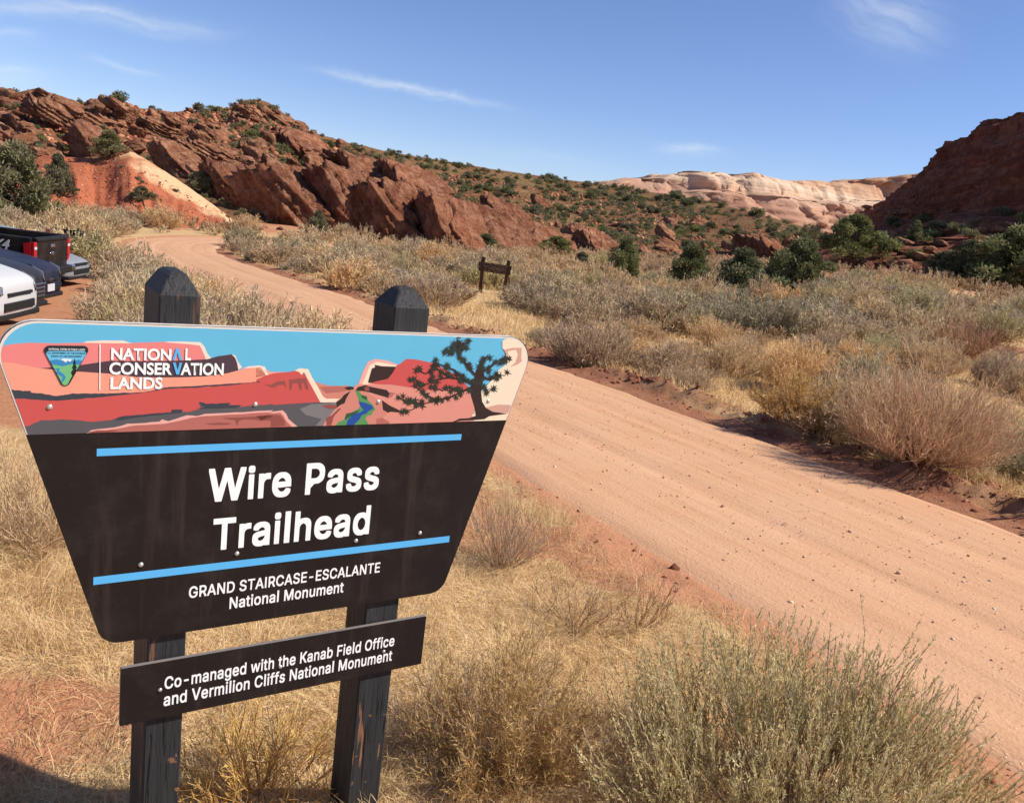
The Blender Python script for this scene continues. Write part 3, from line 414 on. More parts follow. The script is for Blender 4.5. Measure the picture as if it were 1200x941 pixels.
# ------------------------------------------------------------------ hills (angle, distance) -> height
def tab(pts):
    a, e = azel([p[0] for p in pts], [p[1] for p in pts])
    return np.array(a), np.array(e)
_ra, _re = tab([(-500, 60), (-120, 110), (0, 116), (20, 110), (45, 104), (58, 110), (75, 126), (100, 119), (130, 113), (150, 120), (165, 127), (200, 131), (240, 129), (270, 126), (288, 117),
                (300, 116), (315, 121), (332, 133), (355, 152), (400, 165), (450, 177), (500, 185), (550, 194), (600, 202), (650, 209), (700, 216), (760, 225),
                (800, 232), (850, 241), (900, 254), (950, 268), (1000, 285), (1060, 310)])
_ba, _be = tab([(-500, 200), (0, 262), (150, 264), (300, 277), (420, 288), (520, 292), (650, 300), (800, 312), (900, 316), (1000, 318), (1060, 322)])
_rd = np.interp(_ra, [-50, -30, -18, -8, 4, 12, 20], [190, 185, 235, 270, 330, 290, 240])
_bd = np.interp(_ra, [-50, -30, -18, -8, 0, 8, 20], [90, 88, 80, 82, 92, 130, 165])
def hill_z(x, y):
    d = np.hypot(x, y); az = np.degrees(np.arctan2(x, y))
    er = np.interp(az, _ra, _re); dr = np.interp(az, _ra, _rd); db = np.interp(az, _ra, _bd)
    zb = ground_plain(x / d * db, y / d * db) - .3
    eb = np.degrees(np.arctan((zb - EYE[2]) / db))
    t = (d - db) / (dr - db)
    tc_ = np.clip(t, 0, 1)
    prof = tc_ ** .85
    rough = sstep(6, -12, az)
    n = fbm2(x, y, 22, 5, 21)
    st = fbm2(x, y, 60, 3, 25)
    p2 = prof + rough * .09 * n * np.sin(np.pi * tc_)
    q = p2 * 6 + st * .8
    ter = (np.floor(q) + sstep(.55, 1.0, q - np.floor(q)) - st * .8) / 6
    p3 = p2 * (1 - .55 * rough) + ter * .55 * rough
    p3 = np.where(tc_ > .93, p3 + (1 - p3) * sstep(.93, 1, tc_), p3)
    e = eb + (er - eb) * p3
    z = EYE[2] + d * np.tan(np.radians(e))
    z = z + fbm2(x, y, 7, 4, 31) * (.35 + .9 * rough) * sstep(0, .1, tc_) * (1 - .6 * sstep(.9, 1, tc_)) + fbm2(x, y, 2.5, 3, 33) * .25 * rough
    zr = EYE[2] + dr * np.tan(np.radians(er))
    z = np.where(t > 1, zr - (d - dr) * .22 + fbm2(x, y, 7, 3, 31) * .4, z)
    z = np.where(t < 0, zb + (d - db) * .25, z)
    return np.where((az < -75) | (az > 20.5), -30, z)

_sa, _se = tab([(-300, 215), (-80, 192), (0, 187), (60, 183), (110, 186), (135, 180), (152, 178), (175, 189), (200, 205), (225, 222), (250, 240), (270, 255), (288, 270), (310, 284)])
def slope_z(x, y):
    d = np.hypot(x, y); az = np.degrees(np.arctan2(x, y))
    er = np.interp(az, _sa, _se)
    db, dr = 60.0, np.interp(az, [-40, -18], [98, 86])
    zb = ground_plain(x / d * db, y / d * db) - .5
    zr = EYE[2] + dr * np.tan(np.radians(er))
    t = (d - db) / (dr - db)
    tc_ = np.clip(t, 0, 1)
    z = zb + (zr - zb) * (tc_ ** 1.15)
    gul = fbm(np.stack([az * .55, d * .02, np.zeros_like(d)], -1), 4, 41)
    z = z + np.sin(np.pi * np.clip(tc_, 0, 1) ** .8) * (gul * 1.5 - 1.3 * np.abs(fbm(np.stack([az * 1.3, d * .03, np.zeros_like(d)], -1), 3, 45))) + fbm2(x, y, 1.6, 4, 43) * .28
    z = np.where(t > 1, zr - (d - dr) * .12, z)
    z = np.where(t < 0, zb + (d - db) * .2, z)
    return np.where((az < -60) | (az > -15.5) | (d > 135), -30, z)

def land_z(x, y):
    return np.maximum(np.maximum(ground_plain(x, y), hill_z(x, y)), slope_z(x, y))
_taz = np.arange(-38, 22, .1); _td = np.arange(20, 420, .7)
_TA, _TD = np.meshgrid(_taz, _td, indexing='ij')
LZ = land_z(np.sin(np.radians(_TA)) * _TD, np.cos(np.radians(_TA)) * _TD)
def L(px, py):
    """first meeting of a line of sight with the land, from a table by bearing and distance"""
    r = pix_ray(px, py); hh = math.hypot(r[0], r[1])
    i = int(round((math.degrees(math.atan2(r[0], r[1])) + 38) / .1))
    if i < 0 or i >= len(_taz): return None
    b = EYE[2] + r[2] / hh * _td < LZ[i]
    if not b.any(): return None
    j = int(np.argmax(b)); d = _td[j]
    return np.array([r[0] / hh * d, r[1] / hh * d, LZ[i, j]]), d

# ------------------------------------------------------------------ terrain materials
def mat_ground():
    k = NT('dry_ground')
    w = k.world()
    n1 = k.noise(w, .8, 6, .6); n2 = k.noise(w, 9.0, 6, .65); n3 = k.noise(w, 70.0, 4, .6)
    straw = k.mix(n2, srgb(190, 158, 112), srgb(222, 194, 146))
    straw = k.mix(k.ramp(n3, [(.35, 0), (.7, 1)]), straw, srgb(164, 128, 92))
    dirt = k.mix(n2, srgb(158, 108, 80), srgb(196, 142, 106))
    dirt = k.mix(k.ramp(n3, [(.55, 0), (.75, .6)]), dirt, srgb(132, 86, 64))
    a = k.math('ADD', k.attr('dirt'), k.math('MULTIPLY', k.math('SUBTRACT', n1, .5), .7), True)
    c = k.mix(k.ramp(a, [(.4, 0), (.6, 1)]), straw, dirt)
    clod = k.mix(n2, srgb(104, 64, 48), srgb(154, 100, 76))
    c = k.mix(k.attr('berm'), c, clod)
    k.bump(k.math('ADD', n2, k.math('MULTIPLY', n3, .5)), .7, .04)
    return k.done(c, .95, .08)

def mat_road():
    k = NT('packed_dirt')
    w = k.world()
    u = k.attr('across'); s = k.attr('along')
    cb = k.n('ShaderNodeCombineXYZ')
    k.t.links.new(u, cb.inputs[0]); k.t.links.new(k.math('MULTIPLY', s, .06), cb.inputs[1])
    streak = k.noise(cb.outputs[0], 3.2, 5, .6)
    fine = k.noise(w, 45, 5, .6); mid = k.noise(w, 1.6, 5, .55)
    cb2 = k.n('ShaderNodeCombineXYZ'); k.t.links.new(u, cb2.inputs[0]); k.t.links.new(k.math('MULTIPLY', s, .02), cb2.inputs[1])
    tread = k.noise(cb2.outputs[0], 17.0, 4, .65, .3)
    c = k.mix(streak, srgb(188, 144, 112), srgb(210, 168, 135))
    c = k.mix(k.ramp(mid, [(.35, 0), (.7, .6)]), c, srgb(198, 149, 113))
    c = k.mix(k.ramp(fine, [(.5, 0), (.75, .45)]), c, srgb(164, 120, 92))
    c = k.mix(k.math('MULTIPLY', k.ramp(tread, [(.46, 0), (.62, 1)]), k.math('MULTIPLY', mid, .48)), c, srgb(166, 120, 90))
    vo = k.n('ShaderNodeTexVoronoi'); vo.inputs['Scale'].default_value = 26.0
    k.t.links.new(w, vo.inputs['Vector'])
    peb = k.math('MULTIPLY', k.ramp(vo.outputs['Distance'], [(.16, 1), (.24, 0)]), k.ramp(k.noise(w, 6.0, 3), [(.52, 0), (.6, 1)]))
    c = k.mix(k.math('MULTIPLY', peb, .45), c, srgb(222, 182, 150))
    edge = k.ramp(k.math('ADD', k.math('ABSOLUTE', u), k.math('ADD', k.math('MULTIPLY', mid, .3), k.math('MULTIPLY', k.noise(w, 7, 5, .7), .5))), [(1.05, 0), (1.45, .7)])
    c = k.mix(edge, c, srgb(168, 116, 86))
    h = k.math('ADD', k.math('MULTIPLY', fine, .5), k.math('ADD', k.math('ADD', k.math('MULTIPLY', streak, .9), k.math('MULTIPLY', tread, .6)), k.math('MULTIPLY', peb, .5)))
    k.bump(h, .55, .03)
    return k.done(c, .95, .08)

def rock_color(k, w, sc=1.0, dark=(112, 66, 50), mid=(160, 100, 78), light=(206, 152, 124), cream=.0):
    n1 = k.noise(w, .12 * sc, 6, .6); n2 = k.noise(w, .9 * sc, 6, .65); n3 = k.noise(w, 6 * sc, 5, .65)
    c = k.mix(k.ramp(n1, [(.3, 0), (.7, 1)]), srgb(*dark), srgb(*mid))
    c = k.mix(k.ramp(n2, [(.42, 0), (.72, .85)]), c, srgb(*light))
    c = k.mix(k.ramp(n3, [(.5, 0), (.8, .55)]), c, srgb(*dark))
    return c, n1, n2, n3

def mat_rock(name, dark, mid, light, sc=1.0, strata=1.0, tilt=(.25, -.1, 1.0)):
    k = NT(name)
    w = k.world()
    c, n1, n2, n3 = rock_color(k, w, sc, dark, mid, light)
    # bedding: thin bands along a dipping direction
    dp = k.n('ShaderNodeVectorMath', operation='DOT_PRODUCT')
    k.t.links.new(w, dp.inputs[0]); dp.inputs[1].default_value = tilt
    cb = k.n('ShaderNodeCombineXYZ'); k.t.links.new(k.math('ADD', dp.outputs['Value'], k.math('MULTIPLY', n1, 3.0 / sc)), cb.inputs[2])
    band = k.noise(cb.outputs[0], 1.7 * sc, 5, .7)
    c = k.mix(k.math('MULTIPLY', k.ramp(band, [(.4, 0), (.62, 1)]), .45 * strata), c, srgb(*dark))
    c = k.mix(k.math('MULTIPLY', k.ramp(band, [(.6, 0), (.75, 1)]), .35 * strata), c, srgb(*light))
    var = k.noise(k.world((1, 1, .16)), 1.1 * sc, 5, .65)
    c = k.mix(k.ramp(var, [(.52, 0), (.68, .55)]), c, srgb(*[v * .72 for v in dark]))
    h = k.math('ADD', k.math('MULTIPLY', band, 1.2 * strata), k.math('ADD', n2, k.math('MULTIPLY', n3, .7)))
    k.bump(h, 1.0, .7 / sc)
    return k.done(c, .92, .1)

def mat_hill():
    k = NT('hillside_earth')
    w = k.world()
    c, n1, n2, n3 = rock_color(k, w, 1.3, (100, 66, 48), (136, 92, 66), (166, 120, 88))
    sand = k.mix(n2, srgb(126, 98, 66), srgb(164, 132, 92))
    c = k.mix(k.math('MULTIPLY', k.ramp(k.noise(w, .07, 5, .6), [(.42, 0), (.62, 1)]), k.attr('soft')), c, sand)
    # low scrub tint on the soil between the rocks
    c = k.mix(k.math('MULTIPLY', k.ramp(k.noise(w, .55, 5, .7), [(.46, 0), (.62, 1)]), k.math('MULTIPLY', k.attr('soft'), .85)), c, srgb(86, 80, 52))
    k.bump(k.math('ADD', n2, k.math('MULTIPLY', n3, .7)), .9, .6)
    return k.done(c, .95, .08)

def mat_slope():
    k = NT('red_clay')
    w = k.world()
    n1 = k.noise(w, .25, 6, .6); n2 = k.noise(w, 2.0, 6, .65)
    c = k.mix(n1, srgb(160, 90, 62), srgb(190, 116, 84))
    c = k.mix(k.ramp(n2, [(.45, 0), (.7, .6)]), c, srgb(140, 78, 54))
    cr = k.mix(n2, srgb(196, 150, 110), srgb(228, 194, 152))
    a = k.math('ADD', k.attr('cream'), k.math('MULTIPLY', k.math('SUBTRACT', n2, .5), .5), True)
    c = k.mix(k.ramp(a, [(.35, 0), (.65, 1)]), c, cr)
    br = k.math('ADD', k.attr('foot'), k.math('MULTIPLY', k.math('SUBTRACT', n1, .5), .9), True)
    c = k.mix(k.ramp(br, [(.35, 0), (.7, .8)]), c, srgb(172, 132, 92))
    k.bump(k.math('ADD', n2, k.noise(w, 9, 4)), .7, .25)
    return k.done(c, .95, .08)

def mat_mesa():
    k = NT('pale_sandstone')
    g = k.n('ShaderNodeNewGeometry')
    sx = k.n('ShaderNodeSeparateXYZ'); k.t.links.new(g.outputs['Position'], sx.inputs[0])
    w = k.world()
    n1 = k.noise(w, .006, 6, .6); n2 = k.noise(w, .03, 6, .65)
    z = k.math('ADD', sx.outputs['Z'], k.math('MULTIPLY', k.math('SUBTRACT', n1, .5), 60.0))
    t = k.math('DIVIDE', z, 150.0)
    c = k.ramp(t, [(.0, srgb(146, 104, 84)), (.30, srgb(166, 124, 102)), (.45, srgb(182, 142, 118)), (.58, srgb(198, 164, 138)), (.68, srgb(214, 190, 164)),
                   (.78, srgb(206, 170, 140)), (.9, srgb(192, 152, 122)), (1.0, srgb(174, 134, 106))])
    cb = k.n('ShaderNodeCombineXYZ'); k.t.links.new(k.math('ADD', sx.outputs['Z'], k.math('MULTIPLY', n1, 22.0)), cb.inputs[2])
    band = k.noise(cb.outputs[0], .12, 6, .75)
    c = k.mix(k.ramp(band, [(.45, 0), (.65, .5)]), c, srgb(138, 92, 74))
    c = k.mix(k.ramp(n2, [(.5, 0), (.75, .5)]), c, srgb(210, 182, 154))
    k.bump(k.math('ADD', band, n2), .8, 5.0)
    return k.done(c, .95, .08)

M_ROCK = mat_rock('red_sandstone', (114, 70, 52), (188, 125, 92), (230, 180, 142))
M_FIN = mat_rock('slickrock_sandstone', (112, 67, 50), (182, 118, 86), (224, 169, 133), .7, 1.0, (.55, -.2, .8))
M_CLIFF = mat_rock('canyon_wall_sandstone', (122, 70, 52), (184, 116, 86), (222, 158, 124), .6, 1.9, (.12, .05, 1.0))

# ------------------------------------------------------------------ terrain meshes
def polar(name, azs, rs, zfun, mat, attrs=None, smooth=True):
    A, D = np.meshgrid(np.radians(azs), rs)
    x = np.sin(A) * D; y = np.cos(A) * D
    z = zfun(x, y)
    at = {k: f(x, y).ravel() for k, f in (attrs or {}).items()}
    me = np_mesh(name, np.stack([x, y, z], -1).reshape(-1, 3), grid_faces(*x.shape)[:, ::-1], at, smooth)
    return tag(link(name, me, mat), kind='structure')

def straw_mask(x, y, off):
    """1 = bare red dirt, 0 = straw covered"""
    d = np.hypot(x, y)
    b = .15 + .5 * (fbm2(x, y, 3.0, 4, 51) > .28)
    b = b + .9 * sstep(.55, -.1, np.abs(off) - ROAD_HW)
    b = b + parking(x, y)
    # trodden bare patch left of the sign
    p = np.array([-2.15, 2.75])
    b = b + (.75 + .6 * fbm2(x, y, .5, 4, 57)) * sstep(1.15, .35, np.hypot((x - p[0]) / 1.25, (y - p[1]) / .42))
    b = b + .4 * sstep(40, 90, d)
    return np.clip(b, 0, 1)

azs = np.concatenate([np.arange(-180, -46, 4.0), np.arange(-46, 46.01, .2), np.arange(50, 181, 4.0)])
rs = np.concatenate([[.02, .3, .7], np.geomspace(1.0, 60, 380), np.geomspace(62, 12000, 110)])
_gx = {}
def _g(x, y):
    _gx['off'] = road_off(x, y)
    return ground_z(x, y, _gx['off'])
A_, D_ = np.meshgrid(np.radians(azs), rs)
gx, gy = np.sin(A_) * D_, np.cos(A_) * D_
goff = road_off(gx, gy)
gz = ground_z(gx, gy, goff)
berm = np.clip(np.exp(-((goff - ROAD_HW - .5) / .5) ** 2) * 1.5, 0, 1) * (np.hypot(gx, gy) < 60) * np.clip(.55 + 1.2 * fbm2(gx, gy, .8, 4, 53), 0, 1)
me = np_mesh('ground', np.stack([gx, gy, gz], -1).reshape(-1, 3), grid_faces(*gx.shape)[:, ::-1],
             {'dirt': straw_mask(gx, gy, goff).ravel(), 'berm': berm.ravel()}, True)
tag(link('ground', me, mat_ground()), kind='structure')

# road sheet
us = np.linspace(-1.1, 1.1, 67)
P = ROAD_P[:, None, :] + ROAD_N[:, None, :] * (us[None, :, None] * ROAD_HW)
rz = ground_plain(P[..., 0], P[..., 1])
prof = -.10 * sstep(.86, 1.1, np.abs(us)) + .025 * (1 - us ** 2)
tr = .018 * (np.exp(-((us - .38) / .09) ** 2) + np.exp(-((us + .30) / .10) ** 2))
rz = rz + prof - tr + fbm2(P[..., 0], P[..., 1], .9, 4, 61) * .016 + fbm2(P[..., 0], P[..., 1], .3, 4, 62) * .07 * sstep(.80, 1.0, np.abs(us))
rz = rz + fbm(np.stack([np.broadcast_to(us, rz.shape) * 14, np.broadcast_to(ROAD_S[:, None] * .12, rz.shape), np.zeros_like(rz)], -1), 3, 63) * .010
me = np_mesh('dirt_road', np.concatenate([P, rz[..., None]], -1).reshape(-1, 3), grid_faces(*rz.shape),
             {'across': np.broadcast_to(us, rz.shape).ravel(), 'along': np.broadcast_to(ROAD_S[:, None], rz.shape).ravel()}, True)
tag(link('dirt_road', me, mat_road()), kind='structure')

polar('hillside', np.arange(-62, 20.4, .16), np.concatenate([np.linspace(70, 200, 230), np.linspace(200.7, 380, 200), np.linspace(384, 520, 20)]), hill_z, mat_hill(),
      {'soft': lambda x, y: np.clip(.30 + .7 * sstep(-16, 0, np.degrees(np.arctan2(x, y))), 0, 1)}, smooth=False)

def _cream(x, y):
    d = np.hypot(x, y); az = np.degrees(np.arctan2(x, y))
    dr = np.interp(az, [-40, -18], [98, 86]); t = (d - 60) / (dr - 60)
    a0 = np.interp(155, [155], [azel(155, 180)[0]])
    rel = az - azel(150, 180)[0]
    band = sstep(-2.5, .8, rel + 1.2 * fbm2(x, y, 6, 3, 74)) * sstep(.45, 1.0, t + .22 * fbm2(x, y, 5, 4, 71))
    streak = .75 + .35 * fbm(np.stack([(t * 4 - rel * .35) * 4, np.zeros_like(t), np.zeros_like(t)], -1), 3, 73)
    return np.clip(band * streak, 0, 1)
def _foot(x, y):
    d = np.hypot(x, y); az = np.degrees(np.arctan2(x, y))
    return np.clip(1.1 - (d - 60) / 9.0, 0, 1)
polar('red_slope', np.arange(-58, -15.6, .15), np.linspace(52, 130, 200), slope_z, mat_slope(), {'cream': _cream, 'foot': _foot})

# --- swept cliffs: a section carried along a path, displaced by bedding ledges and alcoves
def sweep_cliff(name, path, tops, section, mat, step, seed, rough, ledge, scale, kind='structure'):
    path = np.array(path, float)
    s = np.concatenate([[0], np.cumsum(np.linalg.norm(np.diff(path, axis=0), axis=1))])
    S = np.arange(0, s[-1], step)
    p = np.stack([np.interp(S, s, path[:, 0]), np.interp(S, s, path[:, 1])], -1)
    for _ in range(12): p[1:-1] = .25 * p[:-2] + .5 * p[1:-1] + .25 * p[2:]
    top = np.interp(S, s, tops)
    t = np.gradient(p, axis=0); t /= np.linalg.norm(t, axis=1, keepdims=True)
    n = np.stack([-t[:, 1], t[:, 0]], -1)          # outward: left of travel
    sec = np.array(section, float)                  # (outward offset, fraction of the height)
    q = np.concatenate([[0], np.cumsum(np.hypot(np.diff(sec[:, 0]), np.diff(sec[:, 1]) * 20))])
    Q = np.linspace(0, q[-1], int(q[-1] / 20 * (20 / step) * .9) + 40)
    so = np.interp(Q, q, sec[:, 0]); sh = np.interp(Q, q, sec[:, 1])
    X = p[:, None, 0] + n[:, None, 0] * so[None]; Y = p[:, None, 1] + n[:, None, 1] * so[None]
    base = ground_plain(p[:, 0], p[:, 1])[:, None] - 1.0
    Z = base + (top[:, None] - base) * sh[None]
    P3 = np.stack([X, Y, Z], -1)
    d = fbm(P3 / (scale * np.array([1, 1, 1.6])), 5, seed) * rough
    d += fbm(P3 / (scale * 3.5), 3, seed + 5) * rough * 1.6
    lz = P3[..., 2] + fbm(P3 / (scale * 2), 2, seed + 9) * scale * .15
    d += fbm(np.stack([np.zeros_like(lz), np.zeros_like(lz), lz / (scale * .16)], -1), 3, seed + 11) * ledge
    st_ = lz / (scale * .22); fr = st_ - np.floor(st_); d -= (sstep(.0, .85, fr) - .5) * ledge * (.9 if rough > 10 else .3)        # benches with sharp lips
    d -= np.clip(.10 - np.abs(fbm(P3 / (scale * np.array([.8, .8, 3.0])), 3, seed + 21)), 0, 1) * rough * 3.5   # upright cracks
    w = sstep(0, .06, sh)[None]
    P3[..., 0] += n[:, None, 0] * d * w; P3[..., 1] += n[:, None, 1] * d * w
    P3[..., 2] += fbm(P3 / (scale * .8), 4, seed + 15) * rough * (.35 if rough < 10 else .15) * w
    me = np_mesh(name, P3.reshape(-1, 3), grid_faces(*X.shape), None, False)
    return tag(link(name, me, mat), kind=kind)

def at(px, py, d):
    r = pix_ray(px, py); return EYE + r * (d / math.hypot(r[0], r[1]))
_path, _tops = [], []
for (px, py, d) in [(1010, 250, 420), (1045, 232, 330), (1090, 199, 225), (1112, 176, 195), (1150, 158, 165), (1200, 135, 138), (1260, 105, 122)]:
    q = at(px, py, d); _path.append(q[:2]); _tops.append(q[2] + .5)
_path = [np.array(q) for q in ((220, 40), (150, 62), (100, 80))] + _path[::-1]; _tops = [24, 24, 24] + _tops[::-1]
# travelling away from the camera, the wall's outward side is to the left
sweep_cliff('canyon_cliff', _path, _tops,
            [(38, -.30), (26, .06), (14, .20), (9.5, .27), (8, .34), (4.6, .38), (3.8, .62), (3.4, .66), (2.4, .82), (1.0, .95), (0, 1.0), (-12, 1.0), (-60, .9)],
            M_CLIFF, .7, 201, 2.8, 1.7, 8.0)
_path, _tops = [], []
for (px, py, d) in [(600, 226, 1300), (715, 216, 1320), (745, 210, 1340), (785, 208, 1360), (800, 204, 1380), (840, 202, 1400), (858, 204, 1440), (866, 208, 1460), (885, 203, 1470), (902, 208, 1500), (925, 211, 1540),
                    (960, 213, 1600), (1000, 213, 1650), (1040, 209, 1700), (1090, 204, 1760), (1130, 202, 1800), (1200, 198, 1880)]:
    q = at(px, py, d); _path.append(q[:2]); _tops.append(q[2])
sweep_cliff('far_mesa', _path[::-1], _tops[::-1],
            [(620, -.05), (380, .10), (190, .28), (90, .40), (66, .60), (56, .70), (20, .76), (12, .92), (0, 1.0), (-60, .99), (-200, .80), (-500, .3)],
            mat_mesa(), 4.5, 301, 30.0, 9.0, 55.0)
# ------------------------------------------------------------------ the trailhead sign
SR = np.array([0.8286309, 0.55979535, 0.0]); SN = np.array([0.55979535, -0.8286309, 0.0])
KD = 2.06                                        # perpendicular distance eye -> sign face
def uv(px, py, k=KD):
    d = pix_ray(px, py)
    t = -k / (d @ SN)
    p = EYE + d * t[..., None] if d.ndim > 1 else EYE + d * t
    return (np.array([p @ SR, p[..., 2]]).T)
_o = uv(600, 550); UC = float(_o[0])
SB = EYE - SN * KD                               # foot point of the eye on the sign plane
SB = SB - SR * (SB @ SR) + SR * UC
SB[2] = 0.0
sign = empty('trailhead_sign', SB, math.atan2(SR[1], SR[0]))
tag(sign, 'large dark brown trapezoid trailhead sign with canyon artwork on two black posts', 'sign')
# local frame: x along the board, y away from the viewer, z up

M_BROWN = None
def _mb():
    k = NT('dark_brown_board')
    w = k.coord()
    n = k.noise(w, 2.2, 6, .6); f = k.noise(w, 420, 2, .5)
    c = k.mix(n, srgb(30, 24, 22), srgb(37, 30, 28))
    sp = k.ramp(f, [(.70, 0), (.74, .55)])
    c = k.mix(k.math('MULTIPLY', sp, k.ramp(k.noise(w, 5, 3), [(.5, 0), (.62, 1)])), c, srgb(150, 130, 115))
    sm = k.ramp(k.noise(w, 9.0, 6, .7), [(.48, 0), (.75, .5)])
    c = k.mix(sm, c, srgb(58, 50, 46))
    run = k.noise(k.coord('Object', (1, 1, .08)), 16, 5, .65)
    c = k.mix(k.ramp(run, [(.56, 0), (.75, .32)]), c, srgb(88, 74, 66))
    return k.done(c, k.math('ADD', k.math('MULTIPLY', n, .25), .48), .15)
M_BROWN = _mb()
M_EDGE = flat('board_edge_white', srgb(214, 206, 196), .6)
M_WHITE = flat('white_vinyl', srgb(240, 238, 236), .55, .3, var=.05)
M_BLUE = flat('blue_vinyl', srgb(86, 172, 226), .5, .3, var=.05)

def art_mat(nm, rgb):
    return flat(nm, tuple(c * .82 for c in srgb(*rgb)), .5, .3, var=.05, scale=14)
ART = {}
for nm, rgb in dict(sky=(104, 192, 228), pink=(240, 138, 134), cream=(250, 226, 208), purple=(80, 62, 72), peach=(250, 164, 138), slate=(62, 66, 76), red=(208, 88, 84),
                    grey=(92, 90, 94), rosy=(186, 110, 100), pale=(240, 176, 166), rust=(150, 82, 74), lightgrey=(128, 124, 124), tan=(214, 138, 122), floor=(226, 150, 134), char=(58, 40, 38),
                    green=(92, 150, 92), deepgreen=(48, 92, 62), river=(36, 80, 160), ivory=(248, 228, 200), streak=(216, 166, 148), bark=(52, 38, 34), needle=(48, 54, 42),
                    emblemblack=(34, 44, 46), emblemsky=(110, 196, 232), emblemblue=(60, 140, 196), emblemgreen=(120, 196, 130), emblemsnow=(240, 246, 248), ebrown=(34, 40, 32)).items():
    ART[nm] = art_mat('art_' + nm, rgb)

def clip_convex(poly, conv):
    out_ = [tuple(p) for p in poly]
    n = len(conv)
    for i in range(n):
        a, b = conv[i], conv[(i + 1) % n]
        ins = lambda p: (b[0] - a[0]) * (p[1] - a[1]) - (b[1] - a[1]) * (p[0] - a[0]) >= 0
        res = []
        for j in range(len(out_)):
            p, q = out_[j - 1], out_[j]
            ip, iq = ins(p), ins(q)
            if ip != iq:
                d1 = (b[0] - a[0]) * (p[1] - a[1]) - (b[1] - a[1]) * (p[0] - a[0])
                d2 = (b[0] - a[0]) * (q[1] - a[1]) - (b[1] - a[1]) * (q[0] - a[0])
                t = d1 / (d1 - d2)
                res.append((p[0] + (q[0] - p[0]) * t, p[1] + (q[1] - p[1]) * t))
            if iq: res.append(q)
        out_ = res
        if not out_: break
    return out_

def rounded(pts, rad, seg=8):
    """rounded outline, points counter-clockwise"""
    o = []
    n = len(pts)
    for i in range(n):
        p = Vector(pts[i]); a = Vector(pts[i - 1]); b = Vector(pts[(i + 1) % n])
        r = rad[i] if isinstance(rad, (list, tuple)) else rad
        da, db = (a - p).normalized(), (b - p).normalized()
        ang = da.angle(db); L_ = r / math.tan(ang / 2)
        c = p + (da + db).normalized() * (r / math.sin(ang / 2))
        s, e = p + da * L_, p + db * L_
        a0 = math.atan2(s.y - c.y, s.x - c.x); a1 = math.atan2(e.y - c.y, e.x - c.x)
        dl = (a1 - a0 + math.pi) % (2 * math.pi) - math.pi
        for k in range(seg + 1):
            t = a0 + dl * k / seg
            o.append((c.x + r * math.cos(t), c.y + r * math.sin(t)))
    return o

def loc(px, py):
    q = uv(px, py); return (float(q[0] - UC), float(q[1]))
def locs(pts, ox=0.0, oy=0.0, s=1.0):
    a = np.array(pts, float); q = uv(ox + a[:, 0] / s, oy + a[:, 1] / s)
    return [(float(u - UC), float(v)) for u, v in q]

# board outline: straight edges measured on the photograph, squared up as a symmetric trapezoid
tl, tr = loc(30, 376.5), loc(590, 393); zt = (tl[1] + tr[1]) / 2
bl, br = loc(150, 752), loc(490, 697); zb_ = (bl[1] + br[1]) / 2
def edge(a, b, z):
    return a[0] + (b[0] - a[0]) * (z - a[1]) / (b[1] - a[1])
l1, l2 = loc(8, 430), loc(118, 735); r1, r2 = loc(616, 434), loc(527, 672)
r1, r2 = loc(593.3, 493.2), loc(530, 660)
l1, l2 = loc(27, 501), loc(107.3, 719.5)
TL, TR_, BR_, BL = (edge(l1, l2, zt), zt), (edge(r1, r2, zt), zt), (edge(r1, r2, zb_), zb_), (edge(l1, l2, zb_), zb_)
OUT = rounded([BL, BR_, TR_, TL], [.055, .055, .075, .075], 10)
TH = .016
def slab(name, outline, y0, y1, mats, parent, bevel=.0015):
    """flat board with its front at local y0 and back at y1; mats = front/back, edge"""
    bm = bmesh.new()
    f = bm.faces.new([bm.verts.new((x, y0, z)) for x, z in outline])
    b = bm.faces.new([bm.verts.new((x, y1, z)) for x, z in reversed(outline)])
    n = len(outline)
    fv, bv = list(f.verts), list(reversed(b.verts))
    for i in range(n):
        q = bm.faces.new((fv[i], bv[i], bv[(i + 1) % n], fv[(i + 1) % n])); q.material_index = 1
    return bm_obj(name, bm, mats, parent)
panel = slab('sign_panel', OUT, 0.0, TH, [M_BROWN, M_EDGE], sign)

EPS = .00009
def decal(bm, pts, layer, mi):
    if len(pts) < 3: return
    vs_ = [bm.verts.new((x, -layer * EPS, z)) for x, z in pts]
    es = [bm.edges.new((vs_[i], vs_[(i + 1) % len(vs_)])) for i in range(len(vs_))]
    r = bmesh.ops.triangle_fill(bm, edges=es, use_beauty=True, use_dissolve=False)
    for g in r['geom']:
        if isinstance(g, bmesh.types.BMFace): g.material_index = mi

def decal_obj(name, items, parent, label=None):
    """items: (outline in board coordinates, layer, material)"""
    mats = []; bm = bmesh.new()
    for pts, layer, m in items:
        if m not in mats: mats.append(m)
        # drop repeated points
        pp = []
        for p in pts:
            if not pp or (abs(p[0] - pp[-1][0]) + abs(p[1] - pp[-1][1])) > 1e-5: pp.append(p)
        if len(pp) > 2 and (abs(pp[0][0] - pp[-1][0]) + abs(pp[0][1] - pp[-1][1])) < 1e-5: pp.pop()
        decal(bm, pp, layer, mats.index(m))
    bm.normal_update()
    for f in bm.faces:
        if f.normal.y > 0: f.normal_flip()
    me = bpy.data.meshes.new(name); bm.to_mesh(me); bm.free()
    o = link(name, me, mats, parent)
    if label: o['label'] = label
    return o

